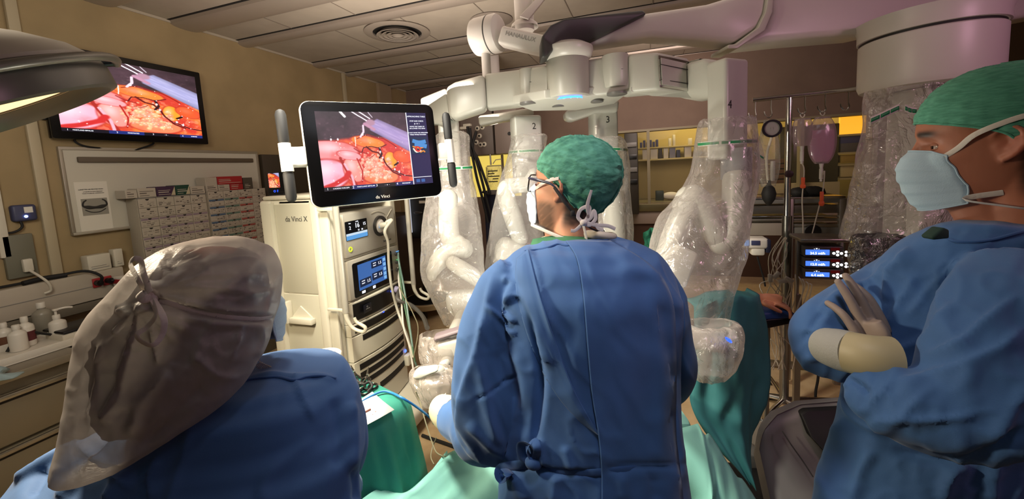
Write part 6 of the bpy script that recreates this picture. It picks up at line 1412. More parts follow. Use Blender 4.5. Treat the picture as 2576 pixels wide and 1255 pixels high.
sculpt(me, [([(2250, 650), (2200, 700), (2120, 735), (2060, 780)], 12, .008, 'r'), ([(2290, 620), (2240, 690), (2222, 760)], 12, .009, 'r'), ([(2180, 715), (2150, 740), (2130, 790)], 10, -.008), ([(2060, 780), (2120, 800), (2160, 830)], 9, .008, 'r'), ([(2020, 830), (2080, 838), (2130, 842)], 8, .008, 'r'), ([(2030, 900), (2070, 900), (2100, 915)], 9, .007),
            ([(2100, 765), (2060, 800), (2020, 860)], 9, -.006), ([(2300, 700), (2260, 760), (2230, 820)], 10, .007, 'r'), ([(2420, 650), (2340, 720), (2290, 790)], 12, .006, 'r'), ([(2400, 760), (2320, 850), (2240, 880)], 12, .007, 'r'), ([(2560, 740), (2480, 800), (2420, 860), (2330, 890)], 14, .008, 'r'),
            ([(2576, 820), (2500, 880), (2380, 930), (2250, 960)], 14, .008, 'r'), ([(2120, 980), (2150, 1050), (2220, 1090)], 14, .010, 'r'), ([(2130, 950), (2170, 975), (2180, 990)], 8, -.010), ([(2200, 1055), (2320, 1058), (2450, 1045)], 8, .005), ([(2240, 1130), (2380, 1158), (2500, 1130), (2580, 1080)], 14, -.012), ([(2420, 1150), (2380, 1200), (2360, 1260)], 16, .012, 'r'), ([(2500, 1160), (2490, 1260)], 18, .010),
            ([(2200, 1130), (2160, 1200), (2150, 1260)], 16, .008)], add(foldfield(.010, .006, .007, 71, .7), foldfield(.02, .02, .003, 75, .2)))
mg = obj('gown', me, M_gown, mn_, ang=80); bvm = bvh_of(mg)
ec = at(2508, 368, D=.70); ff = V(-.93, .34, -.03).normalized(); lft = UP.cross(ff).normalized()
HM3 = headframe(ec-lft*.078+V(0, 0, .006), ff, (UP+ff*.02), 1.02)
hd3 = make_head(HM3, mn_, [.66, .42, .32])
cap3, _ = make_cap(HM3, mn_, mat('green_cap_stripe', '#4a9278', .8, var=.10, vscale=60, col2='#5aa287', bump=.5, bscale=160, bdist=.002, stretch=(1, 1, 6)), seed=7.1, amp=.0016)
mk3 = make_mask(HM3, mn_, M_mask, 9, hw=.058, chin=.004)
H3 = lambda x, y, z: HM3 @ V(x, y, z)
ribbon('mask_tie', [H3(facex(.056, -.018)+.002, .056, -.018), H3(facex(.063, -.004)+.004, .064, -.004), H3(.028, .078, .016), H3(.004, .087, .030), H3(-.03, .088, .042), H3(-.06, .078, .04)], .009, M_tie, mk3, up=HM3.to_3x3() @ V(0, 0, 1))
ribbon('mask_tie', [H3(facex(.054, -.09)+.003, .054, -.088), H3(.035, .063, -.098), H3(-.01, .070, -.110), H3(-.05, .070, -.118), H3(-.09, .055, -.122), H3(-.12, .02, -.122)], .010, M_tie, mk3, up=HM3.to_3x3() @ V(0, 0, 1))
b = MB(); b.tube([onsurf(bvm, x, y, .001, .64) for x, y in ((2366, 592), (2400, 606), (2450, 608), (2500, 602), (2560, 586), (2620, 572))], .003, n=8, sm=5); obj('neck_binding', b, M_gownhem, mg)
slab('dark_collar', [(2345, 596), (2375, 572), (2390, 578), (2390, 600), (2350, 604)], .66, .02, mat('dark_green_collar', '#1c3a30', .8), mn_, bev=.003)
# crossed wrist with cuff, and the gloved hand behind it
b = MB(); b.tube([at(x, y, D=d) for x, y, d in ((2245, 905, .655), (2190, 898, .665), (2135, 884, .69))], [.037, .036, .0345], n=30, sm=5); obj('glove_cuff', b, mat('latex_cuff', '#b8ac86', .5), mn_)
b = MB(); b.tube([at(x, y, D=d) for x, y, d in ((2150, 888, .685), (2115, 880, .71), (2085, 872, .745)) ], [.0355, .036, .034], n=30, sm=5); obj('knitted_cuff', b, mat('knit_cuff', '#a7a79f', .85, bump=.4, bscale=300), mn_)
O = at(2226, 925, D=.735); Mh = handframe(O, at(2150, 745, D=.76)-O, -RH+UP*.2); me = hand_mesh(Mh, (.30, .12, .10, .35), .035, -.6, .95, thumbside=-1); obj('tucked_hand', me, mat('glove_grey', '#9c8a7c', .55), mn_, ang=80)
legs(mn_, .80, .90, (-1, .2, 0), z1=.5)
# ================================================================== instrument table with green drape
TZ = .93
C1, eA, eB = at(1018, 1003, Z=TZ), at(850, 925, Z=TZ), at(918, 1066, Z=TZ)
dA = (eA-C1).normalized(); dB = (eB-C1).normalized(); dB = (dB-dA*dB.dot(dA)*.6).normalized()
M_tgreen = mat('teal_drape_cloth', '#26806c', .7, var=.06, vscale=6, col2='#2d8c77', bump=.35, bscale=500, bdist=.0008)
LA, LB = .62, .42
t = thing('instrument_table', tuple(C1+dA*LA/2+dB*LB/2-V(0, 0, TZ)), 'instrument table under a green drape between the tower and the surgeon', 'table')
b = MB(); c_ = C1+dA*LA/2+dB*LB/2; b.box(c_-V(0, 0, .03), (LA-.03, LB-.03, .03), Matrix((dA, dB, dA.cross(dB) if dA.cross(dB).z > 0 else -dA.cross(dB))).transposed(), bev=.005); obj('table_top', b, M_steel, t)
for s, u in ((.06, .06), (LA-.06, .06), (.06, LB-.06), (LA-.06, LB-.06)):
    p = C1+dA*s+dB*u; b = MB(); b.cyl(V(p.x, p.y, .0), V(p.x, p.y, TZ-.045), .016, n=14); obj('leg', b, M_chrome, t)
per = []                                            # perimeter walk for the skirt
for i in range(41): per.append((C1+dA*(LA*(1-i/40)), -dB))
for i in range(1, 29): per.append((C1+dB*(LB*i/28), -dA))
for i in range(1, 41): per.append((C1+dA*(LA*i/40)+dB*LB, dB))
for i in range(1, 28): per.append((C1+dA*LA+dB*(LB*(1-i/28)), dA))
rows = []; n_ = len(per)
cen = c_
for j in range(6): rows.append([cen+(p-cen)*(j/5) + V(0, 0, .003+.004*noise.noise(p*6+V(j, 0, 0))) for p, o in per])
for j in range(1, 19):
    f = j/18; row = []
    for k_, (p, o) in enumerate(per):
        w_ = noise.noise(V(k_*.21, f*1.1, 4))*.9+.6*noise.noise(V(k_*.5, f*2, 8)); rd = 1-abs(noise.noise(V(k_*.30+f*.9, f*1.3, 21)))*2.2; fl = .075*f**.8+.065*w_*f**.7+.045*max(0, rd)**3*f**.6
        q = p+o.normalized()*(.006+fl)+((p-cen).normalized()*.03*f); q.z = TZ+.003-.60*f-.01*(1-(1-f)**8); row.append(q)
    rows.append(row)
b = MB(); b.rings(rows, caps=False); cl = solo('table_drape', b, M_tgreen, 'green cloth drape hanging over the instrument table', 'drape', ang=80); md = cl.modifiers.new('s', 'SOLIDIFY'); md.thickness = .002; md.offset = 1
on = lambda x, y, h=.008: at(x, y, Z=TZ+h)
b = MB(); 
pp = [on(937, 988), on(992, 1030), on(912, 1076), on(862, 1030)]; b.grid([[pp[0]+V(0, 0, .004), (pp[0]+pp[1])/2, pp[1]], [(pp[0]+pp[3])/2, (pp[0]+pp[2])/2+V(0, 0, .002), (pp[1]+pp[2])/2], [pp[3], (pp[2]+pp[3])/2, pp[2]+V(0, 0, .002)]])
sh = solo('paper_sheet', b, mat('bright_paper', '#e4dfd6', .8), 'white paper sheet lying on the green table drape', 'paper'); sh.modifiers.new('s', 'SOLIDIFY').thickness = .0008
b = MB(); b.tube([on(908, 1042, .012), on(932, 1029, .012)], .0028, n=8); b2 = solo('skin_marker', b, mat('brown_pen', '#7a4a3a', .5), 'small brown marker pen lying on the paper sheet', 'pen')
b = MB(); r_ = random.Random(9)
for _ in range(5):
    q = on(925+r_.random()*22, 1034+r_.random()*14, .0088); b.box(q, (.004, .003, .0006))
obj('ink_mark', b, MATS['brown_pen'], sh)
def scissors(x, y, ang, ln=.13, lab=''):
    c = on(x, y, .014); d = V(math.cos(ang), math.sin(ang), 0); p = V(-d.y, d.x, 0)
    t_ = thing('ring_handled_clamp', tuple(c), lab, 'clamp', 'ring handled clamps on the green drape')
    for s in (1, -1):
        b = MB(); rc = c+p*(s*.019)+V(0, 0, .004*s)
        b.tube([rc+d*(.017*math.cos(a))+p*(.014*math.sin(a)) for a in np.linspace(0, 2*PI, 15)[:-1]], .0035, n=8, closed=True)
        b.tube([rc+d*.016-p*(s*.006), c+d*.045+p*(s*.004)+V(0, 0, .002*s), c+d*.075+V(0, 0, .002*s), c+d*ln-p*(s*.002)+V(0, 0, .002*s)], [.0032, .0035, .0035, .0015], n=8, sm=3)
        obj('handle_half', b, mat('dark_steel', '#4a4640', .22, .9), t_)
    b = MB(); b.cyl(c+d*.072-V(0, 0, .005), c+d*.072+V(0, 0, .006), .004, n=10); obj('hinge', b, M_chrome, t_)
scissors(905, 958, 2.5, lab='uppermost of the dark ring-handled clamps lying on the green drape'); scissors(922, 972, 2.2, lab='dark ring-handled clamp with the large open rings nearest the paper'); scissors(893, 975, 2.8, lab='dark ring-handled clamp lying left of the others by the blue sleeve'); scissors(904, 990, 2.9, lab='lowest of the dark ring-handled clamps, touching the paper corner')
b = MB(); b.tube([on(880, 962, .02), on(892, 950, .03), on(900, 958, .02), on(915, 966, .02), on(930, 960, .03), on(936, 972, .02), on(925, 985, .012)], .004, sm=6, n=8); solo('black_coiled_cable', b, M_rubber, 'black coiled cable between the clamps on the green drape', 'cable')
b = MB(); b.tube([on(895, 1018, .006), on(925, 1000, .012), on(960, 985, .014), on(985, 988, .010), at(1010, 1000, D=1.22), at(1040, 1018, D=1.23), at(1070, 1040, D=1.25), at(1090, 1058, D=1.27)], .0035, sm=6, n=8); solo('blue_cable', b, mat('blue_cable_plastic', '#2470b0', .4), 'blue cable running from the table to the gloved hand', 'cable')
t = thing('steel_bowl', tuple(on(812, 925)), 'shallow bowl with clear film at the far edge of the green table', 'bowl')
q = on(812, 922, .004); b = MB(); b.lathe([(.0, 0), (.035, .0), (.062, .03), (.066, .042), (.062, .04), (.034, .004), (0, .004)], q, n=36); obj('bowl_shell', b, mat('bowl_cream', '#d5cdb6', .35), t)
b = MB(); P = [[q+V(.05*i/4-.02, .04*j/4-.02, .035+.035*abs(noise.noise(V(i*.9, j*.9, 2)))) for j in range(-4, 6)] for i in range(-2, 8)]; b.grid(P); obj('crumpled_film', b, F_pouch, t, fix=False)
for nm, pts, lb in (('tan_wire', [(1046, 985, 1.5), (1056, 1010, 1.5), (1070, 1060, 1.45), (1086, 1110, 1.4), (1100, 1140, 1.35), (1128, 1150, 1.3)], 'thin tan wire hanging beside the green table drape'), ('second_tan_wire', [(1098, 1100, 1.5), (1088, 1125, 1.5), (1084, 1150, 1.45), (1092, 1168, 1.4)], 'short tan wire looping above the floor by the gloved hand')):
    b = MB(); b.tube([at(*p[:2], D=p[2]) for p in pts], .0022, sm=5, n=6); solo(nm, b, M_tan, lb, 'wire')
b = MB(); b.tube([at(x, y, Z=.012) for x, y in ((1062, 1095), (1075, 1100), (1110, 1112), (1160, 1130))], .010, sm=5, n=8); solo('floor_cable', b, M_rubber, 'black cable on the floor between the tower base and the green drape', 'cable')

# ================================================================== patient drape in front of the surgeon, drape screen, patient's hand
M_teal = mat('light_teal_drape', '#7fc0b2', .7, var=.05, vscale=4, col2='#8ac9bb', bump=.3, bscale=400, bdist=.0008)
top = [(1124, 1134, 1.36), (1146, 1138, 1.30), (1185, 1150, 1.30), (1230, 1158, 1.28), (1320, 1150, 1.30), (1450, 1120, 1.34), (1600, 1080, 1.36), (1738, 1062, 1.38), (1766, 1082, 1.36), (1800, 1120, 1.34), (1840, 1175, 1.32), (1890, 1240, 1.30), (1920, 1290, 1.28)]
bot = [(905, 1280, 1.02), (950, 1290, 1.0), (1020, 1340, 1.0), (1120, 1400, 1.04), (1300, 1450, 1.16), (1450, 1450, 1.17), (1600, 1430, 1.18), (1738, 1400, 1.2), (1766, 1400, 1.2), (1800, 1400, 1.2), (1840, 1420, 1.2), (1880, 1420, 1.2), (1900, 1430, 1.2)]
Tp, Td = crspline([V(*q) for q in top], [0]*len(top), 6); Bp, _ = crspline([V(*q) for q in bot], [0]*len(bot), 6)
G = []
for i, (a, c) in enumerate(zip(Tp, Bp)):
    row = []
    for j in range(31):
        f = j/30; q = at(a.x*(1-f)+c.x*f, a.y*(1-f)+c.y*f, D=a.z*(1-f)+c.z*f)
        q = q - FH*(.05*math.sin(PI*min(1, f*1.5))) + (FH*.020+UP*.012)*noise.noise(V(i*.16, f*1.6, 2))*2 + UP*(.010*noise.noise(V(i*.4, f*3, 7)))
        row.append(q)
    G.append(row)
b = MB(); b.grid(G); o = solo('patient_drape', b, M_teal, 'light teal surgical drape over the patient, below and beside the surgeon', 'drape', ang=80); o.modifiers.new('s', 'SOLIDIFY').thickness = .003
b = MB(); c = at(1500, 1200, D=1.62); b.box(V(c.x, c.y+.0, .66), (.62, .40, .10), Matrix((RH, FH, UP)).transposed(), bev=.03)
t = thing('operating_table', (c.x, c.y, 0), 'operating table hidden beneath the teal patient drape', 'table'); obj('mattress', b, M_teal, t)
b = MB(); b.cyl((c.x, c.y, .03), (c.x, c.y, .64), .10, n=24); b.box(V(c.x, c.y, .03), (.7, .4, .05), Matrix((RH, FH, UP)).transposed(), bev=.01); obj('pedestal', b, M_steel, t)
# screen drape on the right
L_ = [(1745, 770, 1.74), (1740, 850, 1.74), (1738, 960, 1.72), (1742, 1030, 1.70), (1790, 1110, 1.68), (1868, 1195, 1.66)]
R_ = [(1918, 745, 1.86), (1932, 830, 1.86), (1933, 930, 1.84), (1922, 1010, 1.80), (1900, 1090, 1.76), (1880, 1200, 1.72)]
Lp, _ = crspline([V(*q) for q in L_], [0]*6, 7); Rp, _ = crspline([V(*q) for q in R_], [0]*6, 7); G = []
for j, (a, c) in enumerate(zip(Lp, Rp)):
    row = []
    for i in range(31):
        f = i/30; y_ = a.y*(1-f)+c.y*f-(22*math.sin(PI*min(1, f*1.1))*max(0, 1-j/5)); q = at(a.x*(1-f)+c.x*f, y_, D=a.z*(1-f)+c.z*f)
        row.append(q-FH*(.07*math.sin(PI*f)+.022*noise.noise(V(f*4.5, j*.06, 3))*2+.010*noise.noise(V(f*9, j*.25, 5))))
    G.append(row)
top_ = [[q+FH*.10*(1-k/4)+UP*.004 for q in G[0]] for k in range(4)]
b = MB(); b.grid(top_+G); o = solo('screen_drape', b, mat('teal_screen_cloth', '#35787a', .7, bump=.3, bscale=400, bdist=.0008), 'dark teal drape hanging as a screen right of the surgeon', 'drape', ang=80); o.modifiers.new('s', 'SOLIDIFY').thickness = .003
b = MB(); P = [[at(1618+ i*10, 585+j*12-8*math.sin(i*.7)-i*1.5, D=2.7)-FH*.05*noise.noise(V(i*.8, j*.8, 0)) for j in range(6)] for i in range(5)]; b.grid(P); o = solo('green_cloth', b, mat('bright_green_cloth', '#2f8a68', .8), 'small green cloth hanging behind the film of arm 4', 'cloth'); o.modifiers.new('s', 'SOLIDIFY').thickness = .01
b = MB(); P = [[at(1905-i*9, 735+j*8-2*i, D=2.0)-FH*(.03*noise.noise(V(i*.6, j*.8, 1))) for j in range(4)] for i in range(9)]
pt = thing('person', tuple(at(1950, 790, D=2.0)), "patient's bare hand resting on a blue arm board at the right", 'person')
O = at(1912, 752, D=2.05); Mh = handframe(O, at(1990, 768, D=2.0)-O, FH+UP*.15); me = hand_mesh(Mh, (.55, .65, .7, .8), .04, .2, 1.0, thumbside=-1); obj('hand', me, mat('patient_skin', '#b07258', .55, sss=.1), pt, ang=80)
t = thing('arm_board', tuple(at(1960, 815, D=2.0)), 'blue padded arm board under the hand of the patient', 'arm board')
slab('blue_pad', [(1905, 790), (1990, 780), (2003, 792), (1985, 802), (1910, 806)], 2.0, .16, mat('blue_pad_vinyl', '#1d3c78', .5), t, bev=.008); slab('black_support', [(1908, 806), (1985, 800), (2003, 794), (2000, 812), (1925, 828), (1908, 828)], 2.0, .14, M_black, t, bev=.004)
q = at(1930, 820, D=2.08); b = MB(); b.cyl(V(q.x, q.y, .02), V(q.x, q.y, q.z), .014, n=14); b.cyl(V(q.x, q.y, .001), V(q.x, q.y, .02), .10, n=24); obj('support_post', b, M_steel, t)

# ================================================================== drip stand, bags, pumps, rack on the right
YI = 2.80; py = lambda x, y, Y=YI: at(x, y, Y=Y)
t = thing('drip_stand', (.834, YI, 0), 'tall chrome drip stand with a long crossbar and hooks', 'drip stand')
ptop = py(1985, 246); xp_, = (ptop.x,); base = V(ptop.x, YI, 0)
b = MB(); b.cyl(base+V(0, 0, .05), ptop, .0175, n=24); obj('pole', b, M_chrome, t)
b = MB(); b.cyl(base+V(0, 0, .05), V(ptop.x, YI, 1.25), .026, n=24); obj('lower_tube', b, mat('tube_steel', '#8d8880', .25, .9), t)
c0, c1 = py(1893, 252), py(2153, 224); b = MB(); b.tube([c0, c1], .013, n=16); obj('crossbar', b, M_chrome, t)
hooks = []
for hx in (1901, 1943, 2030, 2080, 2136):
    f = (hx-1893)/260; p = c0+(c1-c0)*f-V(0, 0, .012); b = MB()
    b.tube([p, p-V(0, 0, .05), p-V(0, 0, .085)+V(.004, 0, 0), p-V(0, 0, .10)-V(.012, 0, 0), p-V(0, 0, .085)-V(.03, 0, 0), p-V(0, 0, .062)-V(.036, 0, 0)], .0042, sm=4, n=8); obj('hook', b, M_chrome, t); hooks.append(p-V(.010, 0, .105))
b = MB(); q = py(1978, 437); b.cyl(q-V(0, .03, 0), q-V(0, .06, 0), .022, n=10, bev=.004); b.cyl(q-V(.0, .03, 0), q, .008); obj('clamp_knob', b, mat('knob_maroon', '#2a1418', .4), t)
for a in range(5):
    d = V(math.cos(a*2*PI/5+.3), math.sin(a*2*PI/5+.3), 0); b = MB(); b.tube([base+V(0, 0, .07), base+d*.15+V(0, 0, .065), base+d*.30+V(0, 0, .05)], .014, n=12); l = obj('foot', b, M_chrome, t)
    b = MB(); b.cyl(base+d*.30+V(-.01, 0, .026), base+d*.30+V(.01, 0, .026), .025, n=16); obj('castor', b, M_black, l)
F_bag = film('bag_film', '#d8c4cc', .35, .6, .45, 6, .4, .08, .01); M_pinkl = mat('pink_fluid', '#d79ab8', .2, spec=.6)
def softbag(nm, top, w, h, lb, cat, m, round_=.25, dep=.025, tube_to=None, fluid=None):
    t_ = thing(nm, tuple(top-V(0, 0, h)), lb, cat)
    b = MB(); R = []
    for j in range(15):
        f = j/14; e = min(1, (math.sin(PI*min(max(f, .02), .98)))**round_); R.append([top-V(0, 0, .02+h*f)+V(w/2*e*math.cos(a)*1.0, dep*e*math.sin(a), 0) for a in np.linspace(0, 2*PI, 25)[:-1]])
    b.rings(R); obj('bag_body', b, m, t_)
    b = MB(); b.tube([top+V(-.002, 0, .012), top+V(.010, 0, .0), top+V(0, 0, -.014), top+V(-.012, 0, 0)], .003, sm=4, n=6, closed=True); obj('hanger', b, M_offw, t_)
    if fluid:
        b = MB(); R = []
        for j in range(10): f = .28+.68*j/9; e = math.sin(PI*min(f, .97))**round_; R.append([top-V(0, 0, .02+h*f)+V(w/2*.86*e*math.cos(a), dep*.8*e*math.sin(a), 0) for a in np.linspace(0, 2*PI, 25)[:-1]])
        b.rings(R); obj('fluid', b, fluid, t_)
    b = MB(); q = top-V(0, 0, .02+h); b.cyl(q, q-V(0, 0, .03), .012, .008, n=14); b.cyl(q-V(0, 0, .03), q-V(0, 0, .09), .010, n=14); b.cyl(q-V(0, 0, .09), q-V(0, 0, .105), .007, n=10); obj('drip_chamber', b, mat('clear_white', '#cfcac2', .2), t_)
    return t_, q-V(0, 0, .10)
t1, q1 = softbag('small_infusion_bag', hooks[2], .105, .16, 'small pink-lit infusion bag hanging right of the pole', 'infusion bag', F_bag, .12)
t2, q2_ = softbag('infusion_bottle', hooks[3], .145, .27, 'large pink-filled infusion bottle on the drip stand', 'infusion bottle', F_bag, .28, .03, fluid=M_pinkl)
F_clear = film('clear_bag', '#e6e2d8', .12, .45, .7, 10, .9, .06, .02)
t3 = thing('pressure_bag', tuple(hooks[1]-V(0, 0, .4)), 'clear pressure infusion bag with a round black gauge left of the pole', 'pressure bag')
top = hooks[1]; b = MB(); R = []
for j in range(15): f = j/14; e = math.sin(PI*min(max(f, .04), .96))**.3; R.append([top-V(0, 0, .01+.40*f)+V((.05+.022*f)*e*math.cos(a), .03*e*math.sin(a), 0) for a in np.linspace(0, 2*PI, 25)[:-1]])
b.rings(R); obj('bag_body', b, F_clear, t3)
b = MB(); g = py(1935, 325); g.y -= .05; b.lathe([(.040, 0), (.052, 0), (.052, .012), (.040, .012)], g, (0, -1, 0), 32); gg = obj('gauge_rim', b, M_black, t3)
b = MB(); b.lathe([(0, .004), (.04, .004), (.04, 0)], g, (0, -1, 0), 32); b.box(g-V(0, .006, 0), (.012, .002, .014)); obj('gauge_face', b, mat('gauge_face_grey', '#8e8b85', .4), gg)
b = MB(); b.tube([g-V(.0, 0, .05), py(1929, 390), py(1930, 440), py(1934, 468)], .007, sm=4, n=8); obj('air_tube', b, M_offw, t3)
b = MB(); q = py(1934, 487); b.lathe([(0, -.075), (.012, -.07), (.034, -.035), (.040, 0), (.030, .035), (.012, .055), (.009, .075), (.012, .08), (0, .082)], q, (0, 0, 1), 24); obj('hand_bulb', b, M_rubber, t3)
b = MB(); q = py(1944, 430); b.cyl(q-V(0, 0, .06), q+V(0, 0, .06), .013, n=14); obj('drip_chamber', b, MATS['clear_white'], t3)
for nm, q0, pts, lb in (('infusion_line', q1, [(2023, 430), (2018, 500), (2020, 560), (2020, 620)], 'thin clear line running down from the small infusion bag'), ('bottle_line', q2_, [(2074, 430), (2070, 480), (2058, 530), (2040, 600)], 'thin clear line running down from the large infusion bottle')):
    b = MB(); b.tube([q0]+[py(*p, 2.77) for p in pts], .0035, sm=5, n=6); solo(nm, b, mat('line_clear', '#b5ad9c', .3), lb, 'line')
for px_, py_, h, lb in ((2020, 460, .065, 'orange clamp on the line of the small bag'), (2067, 500, .085, 'larger orange clamp on the line of the bottle')):
    q = py(px_, py_, 2.765); b = MB(); b.box(q, (.018, .012, h), bev=.003); b.box(q-V(0, 0, h*.3), (.026, .014, .02), bev=.003); solo('orange_clamp', b, mat('orange_plastic', '#d0562a', .45), lb, 'clamp')
# equipment rack
YR = 3.1; pr = lambda x, y, Y=YR: at(x, y, Y=Y)
t = thing('equipment_rack', (1.0, YR+.15, 0), 'chrome anaesthesia equipment rack behind the drip stand', 'rack')
def hb(pa, pb, th, nm='rail', m=M_chrome, dp=.3, Y=YR, par=None):
    a, c = pr(*pa, Y), pr(*pb, Y); z = (a.z+c.z)/2; b = MB(); b.bx((a.x, Y, z-th/2), (c.x, Y+dp, z+th/2), bev=min(.004, th*.3)); return obj(nm, b, m, par or t)
hb((1880, 499), (2128, 499), .016, 'shelf_plate', M_chrome, .35); hb((1880, 506), (2128, 506), .03, 'shelf_edge', M_robd, .01)
hb((1880, 527), (2112, 527), .055, 'drawer_front', mat('smoked_steel', '#77726b', .2, .7), .3); hb((1880, 545), (2112, 545), .012, 'rail', M_chrome, .02)
hb((1880, 555), (2112, 552), .02, 'shelf_plate', M_steel, .35); hb((1884, 577), (1974, 577), .085, 'grey_drawer', mat('drawer_grey', '#8d857a', .5), .3); hb((1990, 567), (2112, 567), .02, 'rail', M_steel, .02); hb((1990, 582), (2112, 580), .05, 'lower_drawer', M_robd, .25)
for x_ in (1988, 2120):
    a, c = pr(x_, 500), pr(x_, 600); b = MB(); b.bx((a.x-.02, YR-.01, .05), (a.x+.02, YR+.02, a.z), bev=.005); obj('upright', b, M_steel, t)
b = MB(); a = pr(2130, 520); b.bx((pr(1870, 500).x, YR+.25, 0.02), (a.x, YR+.3, .05)); obj('base_bar', b, M_steel, t)
b = MB(); q = pr(2045, 583, YR-.01); b.lathe([(0, .003), (.045, .003), (.048, 0)], q, (0, -1, 0), 24); obj('dark_hole', b, M_black, t)
for px_, py_, s_, lb in ((2014, 488, .045, 'round black mask lying on the top shelf of the rack'), (2043, 490, .05, 'wider black bag lying beside the round mask on the rack shelf')):
    q = pr(px_, 494, YR+.08); b = MB(); b.ball(V(q.x, q.y, q.z+s_*.62), (s_*1.5, s_, s_*.8), fn=lambda c, d: c*(1+.12*noise.noise(d*3+V(s_*90, 0, 0)))); solo('black_mask', b, M_rubber, lb, 'mask')
# syringe pump
q0, q1_ = pr(1868, 600, 2.65), pr(1934, 645, 2.65)
t = thing('syringe_pump', ((q0.x+q1_.x)/2, 2.7, q1_.z), 'small white syringe pump with a lit blue display beside the film of arm 4', 'pump')
b = MB(); b.bx((q0.x, 2.65, (q0.z+q1_.z)/2-.01), (q1_.x, 2.76, q0.z), bev=.015, seg=3); b.bx((q0.x+.05, 2.66, q1_.z), (q1_.x-.015, 2.74, (q0.z+q1_.z)/2), bev=.012); obj('casing', b, M_white, t)
b = MB(); b.bx((q1_.x-.012, 2.652, q1_.z+.02), (q1_.x+.012, 2.75, q0.z-.008), bev=.004); obj('dark_end', b, mat('pump_navy', '#23253c', .5), t)
a, c = pr(1873, 604, 2.648), pr(1884, 618, 2.648); b = MB(); b.bx((a.x, 2.645, c.z), (c.x, 2.6495, a.z)); obj('display', b, emat('pump_display', '#6fb4ff', 2.0), t)
a, c = pr(1890, 605, 2.648), pr(1912, 617, 2.648); b = MB(); b.bx((a.x, 2.645, c.z), (c.x, 2.6495, a.z), bev=.002); obj('keypad', b, mat('keypad_dark', '#3a4060', .4), t)
b = MB(); b.tube([pr(1905, 645, 2.67), pr(1912, 670, 2.67), pr(1921, 700, 2.67), pr(1925, 720, 2.67)], .005, sm=4, n=6); obj('lead', b, M_rubber, t)
# infusion pump stack
YP = 2.55; names = ['top', 'middle', 'bottom']
for i, (ya_, yb_) in enumerate(((618, 646), (647, 674), (675, 701))):
    a, c = pr(2024, ya_, YP), pr(2124, ya_+4, YP); z1_ = (a.z+c.z)/2; z0_ = (pr(2024, yb_, YP).z+pr(2124, yb_+4, YP).z)/2
    t = thing('infusion_pump', ((a.x+c.x)/2, YP+.08, z0_), '%s infusion pump of the lit stack, with blue-white display and white keys' % names[i], 'pump', 'stacked infusion pumps')
    b = MB(); b.bx((a.x, YP, z0_+.002), (c.x, YP+.16, z1_), bev=.008); obj('casing', b, mat('pump_grey', '#3f3c3a', .4), t)
    b = MB(); b.bx((a.x+.12, YP-.002, z1_-.022), (c.x-.02, YP+.001, z1_-.006)); obj('red_strip', b, mat('pump_red', '#8a1f22', .4), t)
    b = MB(); b.bx((a.x+.005, YP-.003, z0_+.015), (a.x+.115, YP+.001, z1_-.018), bev=.001); s = obj('display', b, emat('pump_screen', '#3c66c8', 2.0), t)
    letters('reading', [('%s ml/h' % ('24.5', '12.0', '6.4')[i], V(a.x+.06, YP-.0045, z0_+.024), V(1, 0, 0), UP, .013), ('- = -', V(a.x+.055, YP-.0045, z1_-.012), V(1, 0, 0), UP, .010)], emat('reading_white', '#f2f8ff', 3.2), s)
    for j, (kx, kz) in enumerate(((.135, .5), (.152, .68), (.152, .32), (.169, .5), (.19, .66), (.207, .66), (.224, .66), (.19, .3), (.207, .3), (.224, .3))):
        b = MB(); b.lathe([(0, .003), (.0062, .003), (.007, 0)], V(a.x+kx, YP, z0_+(z1_-z0_)*kz*.8), (0, -1, 0), 12); obj('key', b, emat('key_yellow', '#f0e070', 2.0) if j == 5 else emat('key_white', '#ffffff', 2.6), t)
b = MB(); a, c = pr(2012, 600, YP), pr(2135, 612, YP); b.bx((a.x, YP-.01, a.z-.02), (c.x, YP+.18, a.z+.0), bev=.006); zz = a.z
for x_ in (a.x+.01, c.x-.01): b.bx((x_-.008, YP+.05, 1.0-.2), (x_+.008, YP+.08, zz-.01), bev=.003)
b.bx((a.x, YP+.04, .0), (a.x+.03, YP+.07, .82)); b.bx((a.x-.15, YP-.1, 0.0), (c.x+.05, YP+.2, .03), bev=.01)
solo('pump_bracket', b, M_steel, 'steel bracket frame holding the stack of infusion pumps', 'bracket')
# tangle of clear lines
rr = random.Random(12)
for i in range(9):
    x0 = 1935+rr.random()*55; pts = [(x0*.3+1980*.7+rr.uniform(-6, 6), 590+rr.random()*20), (x0+rr.uniform(-8, 8), 645), (x0+rr.uniform(-22, 22), 690+rr.random()*12), (x0+rr.uniform(-25, 25), 715), (x0+rr.uniform(-20, 25), 760), (x0+rr.uniform(-30, 20), 820), (x0+rr.uniform(-18, 25), 880), (x0+rr.uniform(-12, 22), 930)]
    b = MB(); b.tube([pr(*p, 2.5+rr.random()*.12) for p in pts], .0024, sm=6, n=6)
    solo('patient_line', b, MATS['line_clear'], 'thin clear line in the tangle between the drip stand and the arm board', 'line', 'tangled clear lines by the drip stand')
for i in range(5):
    b = MB(); x0 = 2000+i*9; b.tube([pr(x0, 690+i*6, 2.48), pr(x0+8+rr.uniform(-6, 6), 720, 2.48), pr(x0+rr.uniform(-8, 10), 760, 2.48), pr(x0-20+rr.uniform(-8, 8), 800, 2.48)], .0026, sm=6, n=6)
    solo('pump_line', b, MATS['line_clear'], 'thin clear line hanging from the infusion pumps', 'line', 'clear lines below the infusion pumps')
b = MB(); q = pr(1958, 700, 2.5)
for a in range(4): b.box(q+V(.03*a-.04, 0, .02*math.sin(a*2)), (.022, .02, .045), Matrix.Rotation(a*.7, 3, 'Y'), bev=.005)
solo('valve_cluster', b, mat('valve_clear', '#a59d93', .3), 'cluster of small clear valves on the tangled lines', 'valve')
